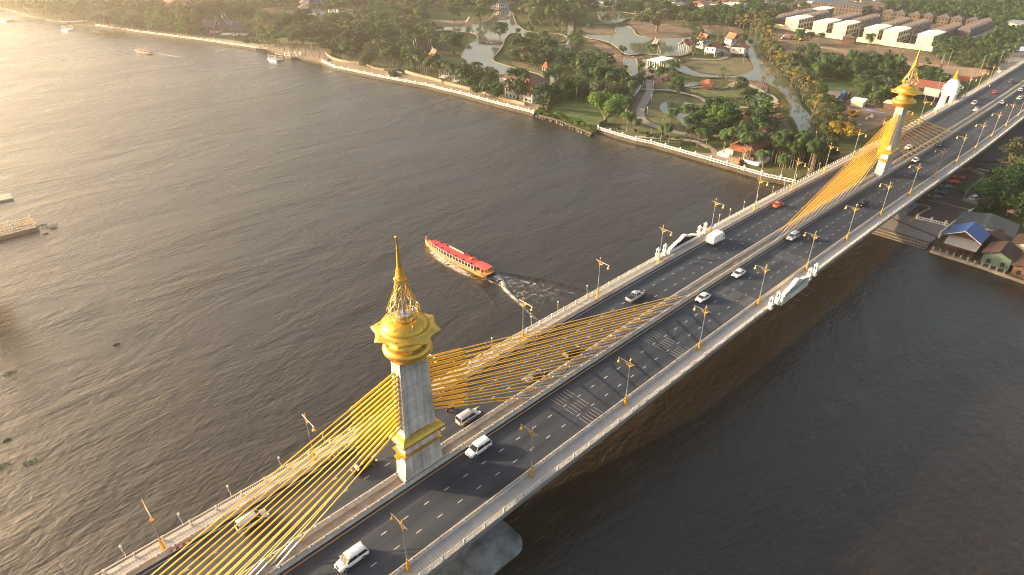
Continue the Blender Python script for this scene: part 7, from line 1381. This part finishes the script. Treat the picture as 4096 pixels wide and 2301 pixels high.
scatter(R2, [(1000, 100), (1700, 60), (1700, 130), (1250, 140)], 12, BRN, 'tree behind the riverside wood near the dirt paths', 'tree', 'trees by the dirt paths', (.8, 1.2), 7, 4)
scatter(R3, [(0, 385), (440, 385), (420, 500), (390, 620), (250, 650), (60, 620), (0, 580)], 34, DK+[('round', 'leaf_mid')], 'green tree on the lake lawn left of the park road', 'tree', 'green trees on the lake lawn', (.7, 1.05), 5.8, 4)
scatter(R3, [(460, 600), (620, 530), (740, 560), (900, 560), (1000, 650), (1030, 720), (560, 740), (440, 800)], 34, [('round', 'leaf_dark'), ('clump', None), ('round', 'leaf_mid'), ('sparse', 'leaf_olive')], 'tree in the dark thicket right of the park road', 'tree', 'dark thicket right of the park road', (.65, 1.0), 5, 4)
scatter(R3, [(430, 830), (700, 870), (1000, 880), (1020, 950), (800, 940), (520, 950), (420, 900)], 22, DK, 'dark tree edging the lush overgrown plot', 'tree', 'dark trees edging the overgrown plot', (.65, .95), 5, 3)
scatter(R3, [(1000, 740), (1200, 760), (1210, 850), (1080, 970), (1000, 880)], 10, DK+[('sparse', 'leaf_yellow')], 'tree crowding the left bank of the straight canal', 'tree', 'trees by the straight canal', (.8, 1.15), 5.5, 4)
scatter(R3, [(580, 280), (700, 280), (710, 420), (620, 520), (580, 440)], 9, [('round', 'leaf_mid'), ('clump', None), ('tall', 'leaf_mid')], 'tree in the row along the right of the park road', 'tree', 'trees along the park road', (.75, 1.0), 4.5, 4)
scatter(R3, [(0, -90), (640, -90), (720, 60), (690, 210), (560, 210), (540, 300), (380, 290), (330, 180), (0, 190)], 100, BRN, 'tree in the brownish wood around the park road at the top', 'tree', 'brownish wood around the park road', (.9, 1.4), 5.5, 5)
scatter(R3, [(640, -60), (1300, -60), (1600, 60), (1650, 170), (1300, 130), (1100, 100), (840, 110), (700, 60)], 60, BRN, 'tree along the northern canal below the village', 'tree', 'trees below the village', (.8, 1.3), 5.6, 4)
scatter(R3, [(1600, 100), (1850, 130), (2200, 130), (2400, 60), (2572, 40), (2572, 130), (2300, 230), (2000, 210), (1700, 200)], 60, DK+BRN, 'tree between the village and the canal', 'tree', 'trees between village and canal', (.8, 1.2), 5.2, 4)
scatter(R3, [(1300, -80), (2572, -80), (2572, 10), (2050, 5), (1500, 30)], 60, GR, 'tree among the village roofs at the top edge', 'tree', 'trees among the village roofs', (.8, 1.2), 7, 4)
scatter(R3, [(1800, 330), (1880, 300), (1950, 420), (1880, 540), (1790, 540)], 6, [('tall', 'leaf_olive'), ('round', 'leaf_olive')], 'olive tree at the left of the island houses', 'tree', 'olive trees beside the island houses', (.7, .9), 4, 4)
scatter(R3, [(2030, 330), (2180, 340), (2170, 440), (2050, 430)], 5, [('sparse', 'leaf_olive')], 'pale feathery tree behind the island houses', 'tree', 'pale trees behind the island houses', (.8, 1), 5, 4)
scatter(R3, [(2280, 230), (2572, 120), (2572, 560), (2500, 430), (2400, 300)], 55, [('sparse', 'leaf_olive'), ('round', 'leaf_olive'), ('sparse', 'leaf_brown'), ('round', 'leaf_mid'), ('sparse', 'leaf_yellow')], 'olive tree on the right bank of the winding canal, upper stretch', 'tree', 'olive trees of the upper canal bank', (.75, 1.1), 4.2, 4)
scatter(R4, [(0, 380), (70, 460), (200, 640), (330, 760), (380, 860), (560, 900), (620, 1080), (720, 1200), (780, 1300), (690, 1400), (560, 1340), (440, 1180), (400, 1060), (280, 860), (150, 800), (60, 660), (0, 570)], 85, [('sparse', 'leaf_olive'), ('round', 'leaf_olive'), ('sparse', 'leaf_brown'), ('round', 'leaf_mid'), ('sparse', 'leaf_yellow'), ('sparse', 'leaf_olive')], 'dry olive or brown tree on the right bank of the winding canal, lower stretch', 'tree', 'dry trees of the lower canal bank', (.6, 1.0), 3.6, 3)
scatter(R3, [(1880, 1150), (2120, 1080), (2200, 1200), (2150, 1300), (1900, 1330), (1830, 1250)], 12, [('round', 'leaf_dark'), ('round', 'leaf_mid'), ('round', 'leaf_bright')], 'leafy tree in the clump at the foot of the spiral garden', 'tree', 'leafy clump in the spiral garden', (.8, 1.15), 5.5, 4)
scatter(R3, [(2400, 1100), (2572, 1050), (2572, 1300), (2420, 1330), (2380, 1200)], 8, [('round', 'leaf_dark'), ('round', 'leaf_mid'), ('tall', 'leaf_mid')], 'green tree near the red octagonal gazebo', 'tree', 'green trees by the red gazebo', (.8, 1.1), 5, 4)
scatter(R3, [(1560, 680), (1640, 700), (1640, 800), (1570, 790)], 2, [('round', 'leaf_mid')], 'round tree right of the white gatehouse', 'tree', 'round trees right of the gatehouse', (.6, .8), 4, 3)
scatter(Z5, [(500, 320), (850, 330), (1000, 280), (1150, 330), (1180, 500), (900, 520), (500, 430)], 20, [('slender', None), ('clump', None), ('coconut', None)], 'dense green palm above the riverside hall', 'palm tree', 'dense palms above the riverside hall', (.8, 1.1), 3, 5)
scatter(Z5, [(1200, 400), (1500, 380), (1800, 330), (2050, 400), (2030, 520), (1750, 620), (1450, 620), (1200, 560)], 34, [('slender', None), ('clump', None), ('round', 'leaf_dark')], 'dense green palm or tree in the thicket next to the bridge', 'palm tree', 'palm thicket next to the bridge', (.85, 1.1), 3, 7)
scatter(Z5, [(1850, 620), (2200, 520), (2420, 560), (2400, 800), (2200, 880), (1950, 860), (1850, 750)], 26, [('clump', None), ('round', 'leaf_dark'), ('round', 'leaf_mid'), ('slender', None)], 'lush tree or palm crowding the upstream side of the bridge', 'tree', 'lush growth beside the bridge', (.7, 1.0), 3.6, 5)
scatter(R4, [(350, 640), (480, 590), (700, 610), (850, 640), (950, 600), (1150, 590), (1330, 640), (1350, 740), (1270, 820), (1000, 780), (760, 760), (560, 780), (380, 700)], 60, DK, 'dark green tree in the scrub belt between canal and brown lot', 'tree', 'dark scrub belt trees', (.55, .95), 5, 3)
scatter(R4, [(930, 780), (1270, 800), (1270, 940), (1100, 1000), (940, 960), (910, 880)], 22, [('round', 'leaf_mid'), ('bamboo', 'leaf_mid'), ('round', 'leaf_mid')], 'feathery green tree left of the far golden crown', 'tree', 'feathery trees left of the far crown', (.6, .9), 5, 4)
scatter(R4, [(1480, 770), (1560, 690), (1680, 680), (1790, 770), (1780, 840), (1560, 850)], 16, DK, 'dark tree right of the far golden spire', 'tree', 'dark trees right of the far spire', (.55, .8), 4.5, 3)
scatter(R4, [(1700, 400), (1850, 380), (2100, 370), (2440, 400), (2572, 440), (2560, 530), (2380, 640), (2250, 660), (2000, 620), (1760, 560), (1690, 480)], 80, [('round', 'leaf_mid'), ('clump', None), ('clump', 'leaf_bright'), ('round', 'leaf_dark'), ('sparse', 'leaf_olive')], 'tree or banana clump in the scrub between estate and road', 'tree', 'scrub between estate and road', (.5, .85), 4.6, 3)
scatter(R4, [(2230, 330), (2400, 320), (2572, 400), (2400, 420)], 12, DK, 'green tree below the pale modern building', 'tree', 'trees below the modern building', (.6, .9), 5, 3)
scatter(R4, [(0, 40), (350, 10), (420, 60), (300, 110), (100, 160), (0, 270), (-40, 200)], 24, DK+GR, 'tree between the village houses and the estate', 'tree', 'trees left of the estate', (.65, 1.0), 6, 4)
scatter(ZB, [(900, 330), (1118, 260), (1118, 640), (900, 620), (880, 520)], 10, [('round', 'leaf_olive'), ('round', 'leaf_dark')], 'tree in the group at the right edge above the riverside houses', 'tree', 'tree group at the right edge', (.7, 1.0), 5, 5)
# left edge: dark overhanging shrub
q = U(-8, 1225, G); r = tree('round', q.x-3, q.y, 1.1, 'leaf_dark', 'dark bush leaning in at the left edge of the photo', 'shrub')
q = U(-20, 1150, G); tree('round', q.x-3, q.y, 1.0, 'leaf_dark', 'second dark bush at the left edge, above the lower one', 'shrub')
mb = MB(); qa = U(-40, 1300, G); mb.box(qa.x-60, qa.x-1, qa.y-6, qa.y+30, WZ-1, G-.2); struct(mb.build('left_bank', 'grass'))
# shrubs dotted round the park
scatter(R3, [(1400, 620), (1350, 800), (1500, 830), (1720, 760), (1640, 700), (1560, 700)], 14, [('bush', 'leaf_mid'), ('bush', 'leaf_olive')], 'small shrub on the rough ground around the white gatehouse', 'shrub', 'shrubs around the gatehouse', (.5, .9), 3, 1)
scatter(R3, [(1000, 1260), (1500, 1340), (1850, 1440), (1700, 1460), (1300, 1380)], 14, [('bush', 'leaf_mid')], 'small shrub on the lawn along the lower walk', 'shrub', 'shrubs along the lower walk', (.4, .7), 3, 1)
scatter(R2, [(1340, 735), (1430, 745), (1425, 765), (1340, 760)], 7, [('bush', 'leaf_dark')], 'clipped shrub in the round bed on the riverside walk', 'shrub', 'shrubs of the round bed', (.7, .9), 1.6, 1)
# far woodland: a mass nobody could count
def mass(name, f, poly, n, leaf, label, sc=(.8, 1.3), gap=6, lift=4, per=9, size=.75):
    P = W(f, poly, G+lift); xs_ = [q[0] for q in P]; ys_ = [q[1] for q in P]; bl = []; g = random.Random(n); t = 0; T_ = []
    while len(T_) < n and t < n*40:
        t += 1; x = g.uniform(min(xs_), max(xs_)); y = g.uniform(min(ys_), max(ys_)); s = g.uniform(*sc)
        if not inside(P, x, y) or any((x-a)**2+(y-b)**2 < (gap*s)**2 for a, b in T_): continue
        T_.append((x, y)); h = 5*s
        for k in range(6): a = g.random()*6.28; rr = 3.2*s*math.sqrt(g.random()); bl.append((x+rr*math.cos(a), y+rr*math.sin(a), G+h*g.uniform(.5, 1.25), 2.5*s*g.uniform(.8, 1.2)))
    o = link(name, leaf_data(name, bl, per, size, n)); o.data.materials[0] = M[leaf]; tag(o, label, 'wood', kind='stuff')
mass('far_woodland', R4, [(1180, -60), (2700, -60), (2700, 160), (2480, 160), (2300, 190), (2000, 165), (1700, 135), (1440, 100), (1170, 75)], 230, 'leaf_mid', 'continuous dark green forest behind the housing estate at the top right', (.9, 1.3))
mass('far_woodland', R4, [(2250, 190), (2700, 160), (2700, 420), (2440, 400), (2300, 300)], 60, 'leaf_mid', 'green thicket between the estate and the pale modern building')
mass('undergrowth', R4, [(200, 560), (450, 600), (700, 620), (1330, 660), (1340, 760), (1270, 980), (1000, 990), (900, 880), (700, 800), (380, 700)], 120, 'leaf_dark', 'dark tangled scrub on the marshy ground between canal and brown lot', (.35, .6), 6, 1, 26, .5)
mass('undergrowth', R3, [(270, 1010), (460, 930), (900, 940), (860, 1060), (600, 1000), (400, 1080), (300, 1110)], 40, 'leaf_dark', 'dark creeper growth at the back of the overgrown plot', (.3, .5), 5, 1, 40, .35)
mass('undergrowth', R3, [(250, 1135), (480, 1200), (800, 1310), (790, 1290), (500, 1175), (280, 1110)], 26, 'leaf_bright', 'bright creepers along the river edge of the overgrown plot', (.25, .4), 5, .6, 60, .3)
mass('undergrowth', R4, [(1700, 560), (2000, 620), (2280, 670), (2200, 690), (1900, 650), (1700, 590)], 40, 'leaf_olive', 'dry undergrowth along the dirt road', (.3, .5), 5, 1, 30, .4)

# the trees that show largest stay things of their own; the rest of each kind becomes one mass
MASSV, MASSM, MATS = [], [], []
def emit_all():
    kinds = {}
    for d in DEFER: kinds.setdefault('palm_tree' if d[0] in PALM else ('bush' if d[0] == 'bush' else 'tree'), []).append(d)
    have = lambda nm: sum(1 for o in bpy.data.objects if o.parent is None and o.name.split('.')[0] == nm)
    g = np.random.default_rng(5)
    for nm, L_ in kinds.items():
        L_.sort(key=lambda d: -d[3]*(1.5 if d[0] in ('big', 'big2', 'wide', 'bamboo') else 1)/math.dist((d[1], d[2], G), CAM)); room = 296-have(nm)
        for d in L_[:room]: tree(*d)
        for key, x, y, sc, leaf, label, cat, group in L_[room:]:
            c, t = SP[key][random.randrange(len(SP[key]))]; a = random.random()*6.28; sz = sc*random.uniform(.9, 1.15)
            for me, lf, cr in ((c, leaf or 'leaf_palm', True), (t, 'palm_trunk' if key in PALM else 'trunk', False)):
                v = np.empty(len(me.vertices)*3, np.float32); me.vertices.foreach_get('co', v); v = v.reshape(-1, 3)
                if cr and key not in PALM:
                    v = v.reshape(-1, 4, 3)[::3]; m_ = v.mean(1, keepdims=True); v = (m_+(v-m_)*1.65).reshape(-1, 3); f = np.arange(len(v)).reshape(-1, 4)
                else:
                    f = [tuple(p.vertices) for p in me.polygons]
                    if not cr: f = f[:40]
                w_ = np.stack([(v[:, 0]*math.cos(a)-v[:, 1]*math.sin(a))*sc+x, (v[:, 0]*math.sin(a)+v[:, 1]*math.cos(a))*sc+y, v[:, 2]*sz+G], 1)
                if lf not in MATS: MATS.append(lf)
                MASSV.append((w_, f)); MASSM.append((MATS.index(lf), len(f)))
    if not MASSV: return
    V = np.concatenate([q[0] for q in MASSV]); off_ = np.cumsum([0]+[len(q[0]) for q in MASSV]); loops = []; tot = []
    for (w_, f), o in zip(MASSV, off_):
        if isinstance(f, np.ndarray): loops.append((f+o).ravel()); tot.append(np.full(len(f), 4))
        else: loops.append(np.array([i+o for p in f for i in p])); tot.append(np.array([len(p) for p in f]))
    loops = np.concatenate(loops).astype(np.int32); tot = np.concatenate(tot).astype(np.int32); st = np.concatenate([[0], np.cumsum(tot)[:-1]]).astype(np.int32)
    me = bpy.data.meshes.new('distant_trees'); me.vertices.add(len(V)); me.vertices.foreach_set('co', V.ravel().astype(np.float32)); me.loops.add(len(loops)); me.loops.foreach_set('vertex_index', loops)
    me.polygons.add(len(tot)); me.polygons.foreach_set('loop_start', st); me.polygons.foreach_set('loop_total', tot)
    for k in MATS: me.materials.append(M[k])
    me.polygons.foreach_set('material_index', np.concatenate([np.full(n, i) for i, n in MASSM]).astype(np.int32)); me.update(calc_edges=True)
    tag(link('distant_trees', me), 'mixed green and brown trees of the far woods, village and canal banks merging into one mass', 'wood', kind='stuff')
emit_all()

if P['haze']:
    mb = MB(); mb.box(-1400, 1500, -700, 2100, WZ-3.5, 96); hz = mb.build('haze', 'black'); hz.data.materials.clear(); hz['kind'] = 'stuff'; hz['label'] = 'thin warm haze over the river and park'; hz['category'] = 'haze'
    m = bpy.data.materials.new('haze'); m.use_nodes = True; nt = m.node_tree; nt.nodes.remove(nt.nodes['Principled BSDF']); pv = nt.nodes.new('ShaderNodeVolumePrincipled'); pv.inputs['Density'].default_value = P['haze']; pv.inputs['Color'].default_value = (1, .93, .84, 1); pv.inputs['Anisotropy'].default_value = P['anis']
    nt.links.new(pv.outputs[0], nt.nodes['Material Output'].inputs['Volume']); hz.data.materials.append(m)
print('OBJECTS', len(bpy.data.objects), {k: v for k, v in COUNT.items() if v > 60})
